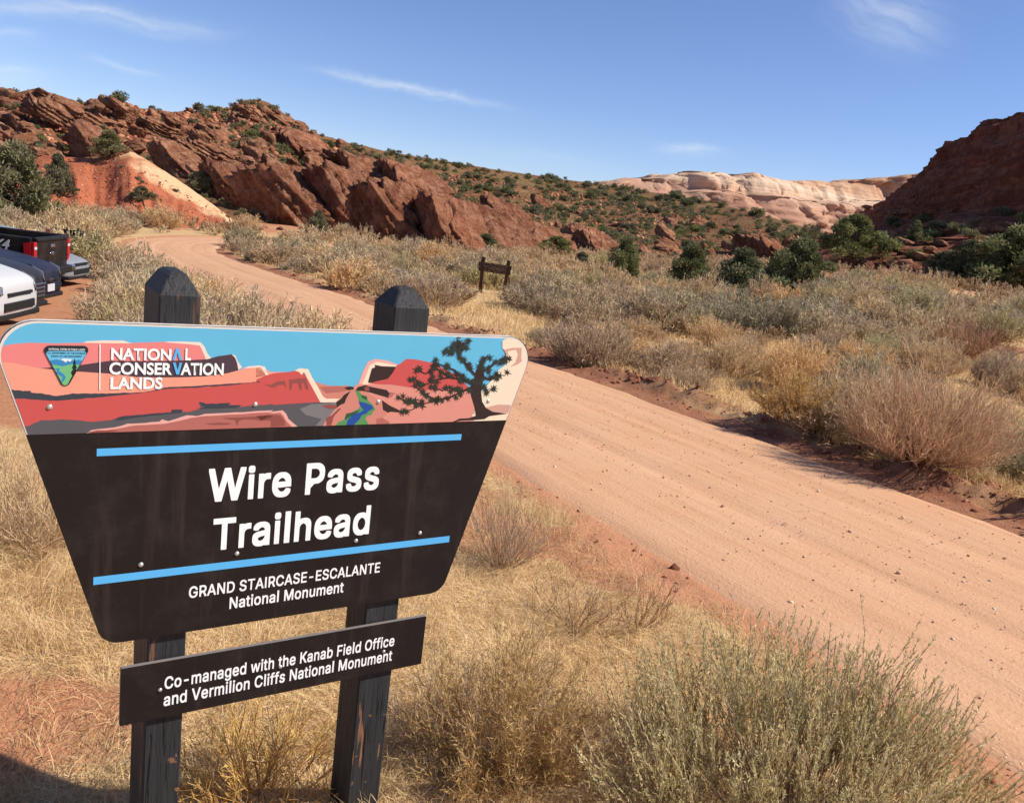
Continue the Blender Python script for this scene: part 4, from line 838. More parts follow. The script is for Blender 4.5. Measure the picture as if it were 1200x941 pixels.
# --- canyon artwork, clipped to the board (a thin pale rim is left showing)
def inset(outline, d):
    c = Vector((sum(p[0] for p in outline) / len(outline), sum(p[1] for p in outline) / len(outline)))
    w = max(p[0] for p in outline) - min(p[0] for p in outline); h = max(p[1] for p in outline) - min(p[1] for p in outline)
    return [(c.x + (x - c.x) * (1 - 2 * d / w), c.y + (z - c.y) * (1 - 2 * d / h)) for x, z in outline]
RIM = inset(OUT, .0015); ARTC = inset(OUT, .006)
art_bot = (loc(27, 510)[1] + loc(592, 492)[1]) / 2
def above(outline, z):
    return clip_convex(outline, [(-9, z), (9, z), (9, 9), (-9, 9)])
RIM_T, ART_T = above(RIM, art_bot), above(ARTC, art_bot)
Z1 = lambda p: locs(p, 0, 360, 3.75)
Z2 = lambda p: locs(p, 300, 360, 3.529)
B2 = lambda p: [((x / 3.529 + 300), (y / 3.529 + 360)) for x, y in p]
B1 = lambda p: [(x / 3.75, y / 3.75 + 360) for x, y in p]
items = [(RIM_T, 1, M_EDGE), (ART_T, 2, ART['sky'])]
def A(pts, layer, c):
    items.append((clip_convex(pts, ART_T), layer, ART[c]))
rng = random.Random(5)
def rough_line(pts, amp, n=6):
    """a hand-cut edge: subdivide and jog a polyline (pixel space)"""
    o = []
    for (a, b) in zip(pts[:-1], pts[1:]):
        for k in range(n):
            t = k / n
            o.append((a[0] + (b[0] - a[0]) * t + rng.uniform(-amp, amp) * (k > 0), a[1] + (b[1] - a[1]) * t + rng.uniform(-amp, amp) * (k > 0)))
    o.append(pts[-1]); return o
A(Z1([(-60, 190), (0, 172), (60, 162), (130, 156), (250, 159), (370, 156), (545, 158), (730, 152), (840, 163), (880, 167), (905, 225), (905, 320), (500, 330), (-60, 330)]), 3, 'pink')
A(Z1([(365, 157), (380, 150), (450, 146), (545, 147), (560, 153), (580, 159), (545, 159)]), 4, 'cream')
A(Z1([(720, 154), (740, 151), (800, 151), (880, 154), (898, 172), (912, 205), (930, 226), (905, 230), (893, 200), (878, 169), (830, 163)]), 4, 'cream')
A(Z1([(178, 268), (330, 258), (430, 243), (480, 236), (620, 238), (760, 236), (910, 229), (960, 215), (985, 212), (1018, 207), (1034, 222), (1047, 272), (1047, 330), (500, 330), (420, 290), (240, 275)]), 5, 'purple')
A(Z1([(1018, 207), (1034, 212), (1046, 240), (1064, 264), (1047, 275), (1042, 245), (1034, 224)]), 6, 'cream')
A(Z1([(-60, 245), (0, 241), (60, 245), (110, 256), (180, 269), (300, 280), (420, 288), (500, 293), (600, 307), (700, 309), (800, 308), (900, 304), (1000, 290), (1060, 274), (1075, 265), (1110, 265), (1145, 262), (1158, 280), (1172, 302), (1300, 330), (1300, 430), (-60, 430)]), 7, 'peach')
A(Z1([(1070, 268), (1090, 260), (1140, 256), (1165, 262), (1172, 285), (1186, 303), (1172, 306), (1158, 282), (1144, 264), (1110, 267)]), 8, 'cream')
top = rough_line([(-40, 352), (35, 360), (100, 368), (130, 366), (140, 376), (190, 380), (250, 390), (320, 378), (400, 380), (500, 378), (640, 372), (700, 358), (740, 350), (860, 346), (900, 342), (1000, 336), (1100, 331), (1140, 325)], 1.6)
bot = rough_line([(1140, 330), (1000, 344), (880, 352), (740, 358), (640, 374), (560, 383), (430, 396), (330, 405), (250, 411), (160, 406), (45, 398), (-40, 396)], 1.6)
red = B1([(-40, 396), (45, 398), (160, 406), (250, 411), (330, 405), (430, 396), (560, 383), (640, 374), (740, 358), (880, 352), (1000, 344), (1130, 329)]) + \
    B2([(0, 300), (40, 282), (75, 273), (130, 268), (165, 262), (195, 268), (215, 300), (240, 345), (268, 392), (130, 400), (0, 410)]) + B1([(1100, 560), (-40, 560)])
A(locs(red), 9, 'red')
A(Z1(top + bot), 10, 'slate')
A(Z2([(0, 290), (60, 278), (130, 268), (60, 268), (30, 248), (0, 243)]), 7, 'peach')
gl = rough_line([(85, 524), (130, 520), (180, 495), (300, 494), (410, 503), (470, 497), (500, 491), (540, 478), (620, 472), (700, 464), (752, 462), (755, 450), (800, 450), (800, 461), (840, 458), (885, 446), (873, 415), (910, 425), (950, 424), (1010, 420), (1005, 430), (1060, 430), (1050, 438), (1200, 424)], 2.2, 4)
A(Z1(gl + [(1200, 560), (85, 575)]), 11, 'grey')
A(Z1(rough_line([(860, 446), (900, 440), (885, 430), (873, 414), (905, 424), (950, 424), (1012, 419), (1004, 430), (1064, 431), (1040, 441), (960, 446)], 1.5, 4)), 12, 'slate')
A(Z1(rough_line([(500, 491), (540, 478), (620, 472), (700, 464), (752, 462), (755, 450), (802, 450), (800, 463), (700, 474), (600, 484), (520, 497)], 1.5, 3)), 12, 'slate')
A(Z2([(-20, 412), (130, 400), (268, 393), (330, 398), (345, 420), (310, 440), (295, 500), (-20, 500)]), 12, 'grey')
A(Z2([(180, 420), (230, 400), (330, 398), (345, 420), (312, 440), (296, 500), (240, 498), (270, 462), (205, 445)]), 13, 'lightgrey')
A(Z1(rough_line([(370, 560), (400, 540), (500, 528), (560, 511), (640, 508), (700, 502), (712, 492), (740, 500), (822, 474), (860, 478), (900, 468), (1000, 464), (1100, 458), (1200, 452)], 1.5, 3)) +
  Z2([(60, 432), (110, 426), (124, 440), (134, 462), (172, 494), (172, 505), (0, 510)]) + Z1([(1100, 575), (300, 575)]), 13, 'pale')
A(Z1(rough_line([(420, 560), (440, 544), (510, 534), (600, 518), (720, 512), (840, 486), (900, 478), (1000, 472), (1100, 466), (1200, 462)], 1.5, 3)) +
  Z2([(50, 440), (100, 436), (112, 448), (126, 472), (150, 496), (150, 505), (0, 510)]) + Z1([(1100, 575), (360, 575)]), 14, 'rosy')
A(Z1([(900, 512), (960, 506), (1020, 510), (1000, 516), (930, 517)]), 15, 'rust')
A(Z1([(975, 486), (1060, 484), (1180, 474), (1200, 480), (1160, 492), (1150, 500), (1120, 494), (1080, 492), (1050, 498), (1042, 522), (1032, 496), (1000, 492)]), 15, 'rust')
A(Z1([(380, 550), (430, 540), (520, 541), (500, 547), (420, 553)]), 15, 'rust')
A(Z2([(0, 450), (60, 444), (100, 446), (118, 470), (120, 490), (60, 496), (60, 470), (20, 466)]), 15, 'rust')
A(Z2([(36, 318), (60, 322), (84, 308), (120, 304), (126, 338), (116, 320), (90, 322), (76, 332), (60, 330)]), 12, 'rust')
A(Z2([(136, 300), (170, 296), (205, 292), (212, 318), (218, 340), (206, 340), (198, 312), (186, 314), (190, 340), (180, 340), (172, 312), (150, 316), (146, 342), (138, 340)]), 12, 'rust')
# mesa slope right of the red mound
A(Z2([(195, 262), (230, 300), (262, 314), (300, 324), (360, 325), (380, 323), (400, 335), (360, 372), (335, 395), (260, 395)]), 8, 'tan')
A(Z2([(262, 330), (330, 326), (385, 330), (375, 345), (340, 352), (290, 356)]), 9, 'rosy')
A(Z2([(160, 262), (180, 252), (216, 256), (232, 290), (256, 330), (276, 368), (290, 378), (345, 378), (330, 392), (266, 394), (240, 346), (216, 302), (198, 268), (188, 280), (178, 268)]), 10, 'ivory')
# canyon floor
A(Z2([(396, 332), (420, 318), (560, 320), (700, 342), (880, 345), (905, 420), (905, 500), (270, 500), (292, 462), (345, 400), (372, 372), (390, 345)]), 14, 'floor')
A(Z2([(396, 340), (430, 335), (470, 360), (520, 392), (545, 440), (500, 480), (450, 500), (280, 500), (300, 460), (350, 405)]), 15, 'tan')
A(Z2([(545, 350), (575, 354), (560, 372), (540, 378)]), 15, 'rosy')
A(Z2([(420, 345), (422, 318), (440, 270), (462, 226), (490, 214), (540, 220), (585, 236), (600, 300), (560, 330)]), 8, 'pale')
A(Z2([(438, 318), (452, 290), (470, 240), (500, 226), (580, 240), (560, 300), (470, 322)]), 9, 'ivory')
A(Z2([(462, 312), (478, 254), (492, 248), (490, 238), (520, 244), (578, 246), (566, 270), (556, 300), (500, 312)]), 10, 'char')
A(Z2([(462, 316), (500, 306), (545, 296), (566, 270), (580, 242), (598, 232), (620, 214), (660, 216), (720, 228), (770, 250), (820, 276), (890, 340), (890, 356), (700, 346), (640, 338), (560, 320)]), 11, 'red')
A(Z2([(410, 346), (420, 330), (450, 322), (480, 330), (540, 342), (552, 356), (545, 374), (510, 364), (470, 352), (440, 346)]), 16, 'char')
A(Z2([(446, 330), (466, 328), (468, 346), (450, 345)]), 17, 'rust')
A(Z2([(365, 332), (385, 327), (405, 330), (402, 340), (380, 342)]), 16, 'char')
A(Z2([(332, 392), (352, 378), (364, 362), (384, 350), (390, 346), (372, 378), (366, 396), (348, 404), (333, 416)]), 16, 'char')
A(Z2([(272, 408), (300, 402), (334, 404), (332, 418), (300, 420)]), 16, 'rust')
A(Z2([(290, 458), (312, 446), (344, 416), (350, 420), (322, 450), (310, 488), (290, 488)]), 16, 'rust')
A(Z2([(520, 384), (552, 406), (590, 424), (600, 436), (556, 432), (545, 436), (524, 424)]), 16, 'char')
A(Z2([(498, 460), (520, 456), (552, 474), (550, 482), (496, 484)]), 16, 'rosy')
A(Z2([(410, 346), (424, 344), (436, 362), (458, 368), (462, 386), (480, 400), (494, 424), (482, 432), (476, 446), (460, 448), (452, 460), (468, 488), (380, 494), (326, 494), (340, 474), (362, 466), (372, 440), (396, 434), (420, 420), (432, 408), (424, 388), (420, 370)]), 17, 'green')
A(Z2([(432, 362), (456, 368), (460, 384), (440, 376)]), 18, 'deepgreen')
A(Z2([(372, 440), (396, 434), (432, 424), (414, 440), (390, 452), (366, 466)]), 18, 'deepgreen')
A(Z2([(424, 390), (440, 392), (476, 404), (486, 418), (466, 428), (454, 440), (436, 446), (428, 462), (404, 486), (372, 488), (378, 466), (400, 444), (430, 434), (444, 424), (430, 408)]), 18, 'river')
# pale rock on the right with its streaks, then the old pine
A(Z2([(1018, 138), (1040, 128), (1100, 124), (1140, 130), (1300, 170), (1300, 500), (780, 500), (800, 478), (900, 470), (890, 440), (930, 410), (920, 360), (985, 290), (1000, 262), (1040, 230), (1030, 180), (1018, 170)]), 15, 'ivory')
A(Z2([(640, 500), (720, 468), (810, 450), (850, 430), (890, 405), (905, 440), (860, 462), (800, 478), (790, 500)]), 15, 'floor')
A(Z2([(1024, 176), (1060, 168), (1098, 168), (1096, 214), (1100, 222), (1082, 236), (1050, 248), (1072, 228), (1082, 196), (1074, 176), (1040, 182), (1046, 214), (1030, 216), (1034, 196)]), 16, 'streak')
A(Z2([(950, 414), (1000, 402), (1050, 404), (1070, 420), (1060, 440), (1010, 436), (960, 440)]), 15.5, 'streak')
A(Z2([(1034, 470), (1120, 470), (1120, 500), (900, 500), (900, 478)]), 15.6, 'ivory')
trunk = [(900, 300), (912, 255), (930, 240), (944, 262), (936, 300), (930, 350), (934, 390), (950, 416), (978, 432), (1038, 440), (990, 446), (964, 450), (944, 462), (900, 466), (850, 468), (812, 474), (840, 460), (880, 458), (908, 448), (902, 410), (890, 370), (888, 330)]
A(Z2(trunk), 20, 'bark')
br_ = [[(915, 300), (890, 330), (850, 350), (800, 372), (740, 385), (690, 400), (640, 425), (590, 432)], [(900, 320), (860, 300), (800, 290), (740, 300), (700, 320), (660, 350)],
       [(905, 280), (870, 240), (840, 200), (820, 170), (800, 180), (770, 182)], [(840, 200), (835, 160), (832, 125)], [(925, 255), (945, 220), (960, 195)], [(940, 265), (975, 240), (1010, 215), (1050, 215)],
       [(935, 290), (970, 300), (1000, 280), (1030, 282)], [(860, 300), (820, 260), (770, 240), (735, 225)], [(800, 290), (740, 250), (700, 275), (655, 255)], [(740, 385), (700, 360), (660, 330), (650, 300)],
       [(930, 330), (960, 350), (990, 325)], [(690, 400), (640, 395), (610, 385), (590, 372)], [(840, 350), (800, 330), (770, 345), (730, 330)], [(850, 180), (870, 160), (862, 150)]]
for b in br_:
    w0 = 5.0
    up_, dn = [], []
    for i, p in enumerate(b):
        q0 = b[max(0, i - 1)]; q1 = b[min(len(b) - 1, i + 1)]
        t = Vector((q1[0] - q0[0], q1[1] - q0[1])).normalized(); w = w0 * (1 - .75 * i / (len(b) - 1))
        up_.append((p[0] - t.y * w, p[1] + t.x * w)); dn.append((p[0] + t.y * w, p[1] - t.x * w))
    A(Z2(up_ + dn[::-1]), 21, 'bark')
    # needle sprays along the bough
    segs = list(zip(b[:-1], b[1:]))
    for (p, q) in segs:
        for k in range(3):
            t = rng.random(); cx = p[0] + (q[0] - p[0]) * t + rng.uniform(-14, 14); cy = p[1] + (q[1] - p[1]) * t + rng.uniform(-16, 10)
            if abs(cx - 915) < 16 and cy > 320: continue
            n = rng.randint(6, 9); a0 = rng.random() * 6.28; pts = []
            for j in range(n * 2):
                aa = a0 + math.pi * j / n
                rr = rng.uniform(13, 23) if j % 2 == 0 else rng.uniform(4, 8)
                pts.append((cx + rr * math.cos(aa), cy + rr * math.sin(aa)))
            A(Z2(pts), 22 + (k * .5), 'needle' if rng.random() < .8 else 'bark')
decal_obj('canyon_artwork', items, panel)
# black field's blue rules
def rule(p0, p1, p2, p3):
    z0 = (loc(*p0)[1] + loc(*p1)[1]) / 2; z1 = (loc(*p2)[1] + loc(*p3)[1]) / 2
    x0 = loc(*p0)[0]; x1 = loc(*p1)[0]
    decal_obj('blue_rule', [([(x0, z1), (x1, z1), (x1, z0), (x0, z0)], 1, M_BLUE)], panel)
rule((113.5, 526), (541, 508.5), (113.5, 534), (541, 516))
rule((109.5, 676), (527, 628), (109.5, 684), (527, 636))

# --- lettering
def letters(body, pl, pr, cap_top, parent, layer=1.2, bold=.022, mat=None, name='lettering', space=1.0, grot=False):
    """text set between two baseline pixels; cap_top = pixel of a capital's top near the left end"""
    if all(ch in GLYPHS for ch in body) and grot:
        c = bpy.data.curves.new(name, 'CURVE'); c.dimensions = '2D'; c.fill_mode = 'FRONT'
        x = 0.0
        for ch in body:
            adv, spl = GLYPHS[ch]
            for sp in spl:
                s_ = c.splines.new('BEZIER'); s_.bezier_points.add(len(sp) - 1); s_.use_cyclic_u = True
                for bp, q in zip(s_.bezier_points, sp):
                    bp.handle_left_type = bp.handle_right_type = 'FREE'
                    bp.handle_left = (x + q[0] / 1000, q[1] / 1000, 0); bp.co = (x + q[2] / 1000, q[3] / 1000, 0); bp.handle_right = (x + q[4] / 1000, q[5] / 1000, 0)
            x += adv / 1000 + bold * 1.3
        capn = .512
    else:
        c = bpy.data.curves.new(name, 'FONT'); c.body = body; c.offset = bold; c.space_character = space
        capn = .70
    c.resolution_u = 4
    o = bpy.data.objects.new(name, c); COL.objects.link(o)
    bpy.context.view_layer.update()
    me = bpy.data.meshes.new_from_object(o.evaluated_get(bpy.context.evaluated_depsgraph_get()))
    bpy.data.objects.remove(o); bpy.data.curves.remove(c)
    co = np.zeros(len(me.vertices) * 3); me.vertices.foreach_get('co', co); co = co.reshape(-1, 3)
    (u0, z0), (u1, z1), (_, zc) = loc(*pl), loc(*pr), loc(*cap_top)
    zbase = (z0 + z1) / 2
    x0, x1 = co[:, 0].min(), co[:, 0].max()
    sx = (u1 - u0) / (x1 - x0); sz = (zc - z0) / (capn + bold)
    X = u0 + (co[:, 0] - x0) * sx; Z = zbase + co[:, 1] * sz
    if grot:      # heavier strokes: the outline laid down again around a small circle, each a hair prouder
        polys = [list(f.vertices) for f in me.polygons]; n0 = len(X); Vn, Fn = [], []
        for j in range(9):
            aa = 2 * math.pi * j / 8; rr = bold * (1.0 if j % 2 == 0 else 1.36) if j < 8 else 0.0
            Vn.append(np.stack([X + math.cos(aa) * rr * sx, np.full_like(X, -(layer + .14 * j) * EPS), Z + math.sin(aa) * rr * sz], -1))
            Fn += [[v + j * n0 for v in f] for f in polys]
        bpy.data.meshes.remove(me); me = bpy.data.meshes.new(name)
        me.from_pydata(np.concatenate(Vn).tolist(), [], Fn); me.update()
    else:
        new = np.stack([X, np.full_like(X, -layer * EPS), Z], -1)
        me.vertices.foreach_set('co', new.ravel().astype(np.float32))
        me.update(); me.name = name
        me.materials.clear()
    return link(name, me, mat or M_WHITE, parent)

letters('Wire Pass', (244.5, 586), (442, 573), (246.5, 548), panel, grot=True, bold=.021)
letters('Trailhead', (250, 643), (431, 625), (250.5, 607), panel, grot=True, bold=.021)
letters('GRAND STAIRCASE-ESCALANTE', (221.5, 699.5), (444.5, 671), (221.5, 686.5), panel, grot=True, bold=.013)
letters('National Monument', (269, 713.5), (402, 693), (269, 700.5), panel, grot=True, bold=.015)
LW = dict(layer=24, bold=.030)
letters('NATION', (130, 421.3), (200.5, 421.5), (130, 407.5), panel, **LW)
letters('L', (216.8, 421.6), (223.5, 421.6), (216.8, 407.8), panel, **LW)
letters('CONSER', (127.8, 438.2), (201.3, 438.6), (128, 424), panel, **LW)
letters('ATION', (211.4, 438.7), (261.6, 439.2), (211.4, 424.6), panel, **LW)
letters('LANDS', (129.2, 455.3), (190, 455.2), (129.2, 441.4), panel, **LW)
chev = [[(202, 421.6), (206.2, 408), (209.2, 408), (213.4, 421.6), (210.2, 421.6), (207.7, 413), (205.2, 421.6)],
        [(202.4, 424.6), (206.4, 438.8), (209.4, 438.8), (213.2, 424.8), (210.2, 424.8), (207.9, 433.6), (205.6, 424.6)]]
decal_obj('blue_chevron', [(locs(c), 24, M_BLUE) for c in chev], panel)
decal_obj('divider_line', [(locs([(116.6, 403), (117.8, 403), (117.4, 457), (116.2, 457)]), 24, M_WHITE)], panel)
# triangular agency emblem
def tri(a):
    p = locs(a); p = p if (p[1][0] - p[0][0]) * (p[2][1] - p[0][1]) - (p[1][1] - p[0][1]) * (p[2][0] - p[0][0]) > 0 else p[::-1]
    return p
T0 = rounded(tri([(48.5, 404.8), (107, 405.2), (76, 459)]), .010, 6)
T1 = rounded(tri([(52.0, 411.2), (103.2, 411.4), (76, 455)]), .006, 6)
E = [(T0, 24, ART['emblemblack']), (T1, 25, ART['emblemsky'])]
def Em(pts, layer, c): E.append((clip_convex(locs([(x / 4.615 + 30, y / 4.615 + 390) for x, y in pts]), T1), layer, ART[c]))
Em([(90, 165), (130, 150), (165, 143), (190, 148), (215, 138), (250, 150), (290, 145), (340, 165), (340, 320), (90, 320)], 26, 'emblemblue')
Em([(190, 146), (205, 138), (225, 140), (250, 142), (242, 156), (226, 150), (216, 160), (204, 150)], 27, 'emblemsnow')
Em([(90, 175), (150, 172), (200, 180), (250, 168), (340, 180), (340, 320), (90, 320)], 27, 'emblemgreen')
Em([(150, 195), (185, 190), (180, 205), (205, 222), (218, 240), (200, 268), (192, 256), (200, 240), (178, 226), (160, 214), (172, 204)], 28, 'emblemblue')
Em([(264, 138), (272, 165), (268, 168), (278, 190), (270, 192), (286, 216), (272, 216), (270, 240), (250, 262), (230, 272), (244, 244), (256, 240), (244, 214), (256, 196), (250, 190), (258, 168), (256, 164)], 29, 'ebrown')
emb = decal_obj('emblem', E, panel)
letters('NATIONAL SYSTEM OF PUBLIC LANDS', (57, 410.2), (99.4, 410.5), (57, 408.0), emb, layer=26, bold=.01)
letters('U.S. DEPARTMENT OF THE INTERIOR', (55.6, 414.6), (100, 414.9), (55.6, 412.5), emb, layer=28, bold=.01, mat=ART['emblemblack'])
letters('BUREAU OF LAND MANAGEMENT', (60, 418.2), (96, 418.4), (60, 416.2), emb, layer=28, bold=.01, mat=ART['emblemblack'])

# --- lower plaque
pq = [loc(140.5, 850), loc(494.5, 778), loc(498.5, 722.5), loc(141, 783)]
pz0 = (pq[0][1] + pq[1][1]) / 2; pz1 = (pq[2][1] + pq[3][1]) / 2; px0 = (pq[0][0] + pq[3][0]) / 2; px1 = (pq[1][0] + pq[2][0]) / 2
M_PEDGE = flat('plaque_edge_grey', srgb(120, 112, 108), .6)
plaque = slab('lower_plaque', rounded([(px0, pz0), (px1, pz0), (px1, pz1), (px0, pz1)], .004, 3), 0.0, .012, [M_BROWN, M_PEDGE], sign)
letters('Co-managed with the Kanab Field Office', (193, 806), (461.3, 757), (193.4, 792), plaque, grot=True, bold=.015)
letters('and Vermilion Cliffs National Monument', (192, 825), (458.5, 775), (192, 811), plaque, grot=True, bold=.015)

# --- posts: square timber with a chamfered top, flaking black paint
def mat_post():
    k = NT('flaking_black_paint')
    w = k.coord('Object', (1, 1, .06)); o = k.coord()
    g = k.noise(w, 95, 6, .6); gr = k.noise(w, 34, 5, .6)
    c = k.mix(gr, srgb(34, 34, 36), srgb(58, 58, 60))
    c = k.mix(k.ramp(g, [(.36, 1), (.42, 0)]), c, srgb(16, 14, 14))
    low = k.n('ShaderNodeSeparateXYZ'); k.t.links.new(o, low.inputs[0])
    hgt = k.ramp(low.outputs['Z'], [(.15, 1), (.9, .25)])
    fl = k.noise(k.coord('Object', (1, 1, .10)), 26, 5, .6)
    chip = k.math('MULTIPLY', k.ramp(fl, [(.63, 0), (.66, 1)]), hgt)
    chip2 = k.math('MULTIPLY', k.ramp(k.noise(o, 13, 5, .6), [(.66, 0), (.68, 1)]), hgt)
    c = k.mix(k.math('MAXIMUM', chip, chip2), c, k.mix(gr, srgb(110, 74, 50), srgb(160, 116, 84)))
    k.bump(k.math('SUBTRACT', k.math('ADD', g, k.math('MULTIPLY', gr, .5)), k.math('MULTIPLY', chip, .4)), .9, .006)
    return k.done(c, .62, .25)
M_POST = mat_post()
KP = KD + .017
pl0, pl1 = [float(uv(q, 347, KP)[0] - UC) for q in (186.5, 236)]
pr0, pr1 = [float(uv(q, 362, KP)[0] - UC) for q in (462.5, 504)]
def post(x0, x1, ground, deep):
    w = x1 - x0; zs = loc(187, 347)[1]; ztip = zs + .052
    y0 = TH + .001; y1 = y0 + w * deep; insy = w * .5
    ins = w * .27
    bm = bmesh.new()
    rings = []
    for z, i in [(ground - .35, 0), (zs, 0), (ztip - .008, ins - .002), (ztip, ins + .008)]:
        c = .004
        pts = []
        for (x, y, sx, sy) in [(x0 + i, y0 + i * 1.5, 1, 1), (x1 - i, y0 + i * 1.5, -1, 1), (x1 - i, y1 - i * 1.5, -1, -1), (x0 + i, y1 - i * 1.5, 1, -1)]:
            a, b = (x + sx * c, y), (x, y + sy * c)
            pts += [b, a] if sx * sy > 0 else [a, b]
        rings.append([bm.verts.new((*p, z)) for p in pts])
    for a, b in zip(rings[:-1], rings[1:]):
        n = len(a)
        for j in range(n): bm.faces.new((a[j], a[(j + 1) % n], b[(j + 1) % n], b[j]))
    bm.faces.new(rings[-1]); bm.faces.new(rings[0][::-1])
    return bm_obj('post', bm, M_POST, sign)
for x0, x1, deep in ((pl0, pl1, 2.1), (pr0, pr1, 1.3)):
    wp = SB + SR * x0
    post(x0, x1, float(ground_z(np.array([wp[0]]), np.array([wp[1]]))[0]), deep)
# --- dome-headed screws
M_SCREW = flat('screw_head', srgb(205, 200, 192), .35, .5, .6)
def screw(px, py, parent, r=.0052):
    x, z = loc(px, py)
    bm = bmesh.new()
    bmesh.ops.create_uvsphere(bm, u_segments=12, v_segments=8, radius=r, matrix=Matrix.Translation((x, -.0025, z)) @ Matrix.Diagonal((1, .5, 1, 1)))
    bmesh.ops.create_cone(bm, cap_ends=True, segments=14, radius1=r * 1.25, radius2=r * 1.15, depth=.0014, matrix=Matrix.Translation((x, -.0012, z)) @ Matrix.Rotation(math.pi / 2, 4, 'X'))
    bm_obj('screw', bm, M_SCREW, parent, True)
for p in [(58, 477), (299, 474), (443, 471), (572, 470), (165, 661.5), (277.5, 648.5), (417, 633.5), (492, 624.5)]: screw(*p, panel)
for p in [(187.5, 808), (328.5, 781), (449.5, 763)]: screw(*p, plaque, .0045)
# ------------------------------------------------------------------ rock things
def ico(sub):
    bm = bmesh.new(); bmesh.ops.create_icosphere(bm, subdivisions=sub, radius=1.0)
    V = np.array([v.co[:] for v in bm.verts]); Fc = np.array([[v.index for v in f.verts] for f in bm.faces]); bm.free()
    V /= np.linalg.norm(V, axis=1, keepdims=True)
    return V, Fc
ICO = {s: ico(s) for s in (2, 3, 4, 5, 6)}

def rock_mesh(name, seed, semi, sub=4, nplanes=9, planes=(), rough=.10, freq=1.6, strata=.05, sdir=(.3, 0, 1), sfreq=9, p=12, smooth=False):
    """a block: soft intersection of random planes in unit space, scaled, then weathered along its bedding"""
    r = np.random.default_rng(seed)
    D, Fc = ICO[sub]
    N = [np.array(v, float) for v in ((1, 0, 0), (-1, 0, 0), (0, 1, 0), (0, -1, 0), (0, 0, 1), (0, 0, -1))]
    dist = [1.0] * 6
    for _ in range(nplanes):
        v = r.normal(size=3); v /= np.linalg.norm(v); N.append(v); dist.append(r.uniform(.72, 1.0))
    for (v, dd) in planes:
        v = np.array(v, float); N.append(v / np.linalg.norm(v)); dist.append(dd)
    N = np.array(N); dist = np.array(dist)
    q = np.clip(D @ N.T, 0, None) / dist
    rad = (q ** p).sum(1) ** (-1 / p)
    V = D * rad[:, None]
    w = V * np.array(semi) / max(semi)
    n = fbm(w * freq + seed, 5, seed)
    n -= .8 * np.clip(.12 - np.abs(fbm(w * freq * 1.3 + 7 + seed, 3, seed + 3)), 0, 1)
    sd = np.array(sdir, float); sd /= np.linalg.norm(sd)
    c = w @ sd + .12 * fbm(w * 1.2, 2, seed + 8)
    st = fbm(np.stack([c * sfreq, np.zeros_like(c) + seed, np.zeros_like(c)], -1), 3, seed + 4)
    cb_ = c * sfreq * .55 + seed; fr = cb_ - np.floor(cb_)
    st = st - 1.3 * (sstep(0, .8, fr) - .5)                                # ledges with sharp lips
    st = st - 7 * np.clip(.05 - np.abs(fbm(w * np.array([2.4, 2.4, .9]) + seed * 3, 3, seed + 12)), 0, 1) * rough / strata   # joints
    V = V * (1 + rough * n + strata * st)[:, None] * np.array(semi)
    return np_mesh(name, V, Fc, None, smooth)

def place_rock(name, me, mat, p, rot=(0, 0, 0), scale=1.0):
    o = link(name, me, mat) if not me.materials else None
    if o is None:
        o = bpy.data.objects.new(name, me); COL.objects.link(o)
    o.location = p; o.rotation_euler = rot; o.scale = (scale,) * 3 if np.isscalar(scale) else scale
    return o

FINP = [((-.80, -.55, -.22), .52), ((.45, -.35, .82), .60), ((.75, .0, .45), .75), ((-.2, .1, 1.0), .85)]
# big outcrops of the left ridge: (px, py of the middle of the foot, width px, height px, depth ratio, yaw, label)
OUTS = [
    (330, 262, 120, 72, .8, .25, 'broad red cliff block left of the tall fins, with a dark overhang at its foot', 1),
    (392, 270, 84, 80, .8, .15, 'tall rounded red cliff fin with a smooth sunlit brow above the brush', 2),
    (448, 282, 82, 78, .8, .10, 'steep red fin in the middle of the cliff with a shaded left face', 3),
    (520, 292, 96, 64, .9, -.15, 'low whaleback fin with a dark arched hollow on its left side', 4),
    (572, 292, 120, 50, .8, -.28, 'long smooth red slab dipping right behind the whaleback fin', 5),
    (628, 294, 90, 34, .9, -.35, 'lowest thin red slab at the right end of the cliff', 6),
    (480, 235, 96, 40, .9, -.2, 'red ledge leaning right above the middle fin', 7),
    (425, 214, 90, 30, .9, -.25, 'smooth pale red shoulder at the top of the cliff', 8),
    (262, 232, 66, 40, 1, .1, 'dark broken red block left of the cliff beside the cream slope', 9),
    (100, 184, 46, 32, 1, .4, 'round smooth red boulder just above the clay slope', 17),
    (692, 296, 52, 26, 1, -.2, 'red ledge with a shaded face right of the cliff foot', 18),
    (672, 284, 34, 22, 1, -.2, 'oval pale red rock face on the slope above the sagebrush', 19),
    (900, 302, 62, 24, 1, -.1, 'brown red ledge behind the junipers at the valley end', 20),
    (948, 308, 48, 22, 1, .2, 'small red ledge at the mouth of the canyon', 21),
    (202, 202, 56, 30, 1, .1, 'flat red ledge above the cream edge of the clay slope', 22),
    (345, 178, 72, 26, 1, -.15, 'sloping red slab between the square block and the green slope', 23),
    (585, 258, 66, 26, 1, -.3, 'red slab half way up the scrub slope', 24),
]
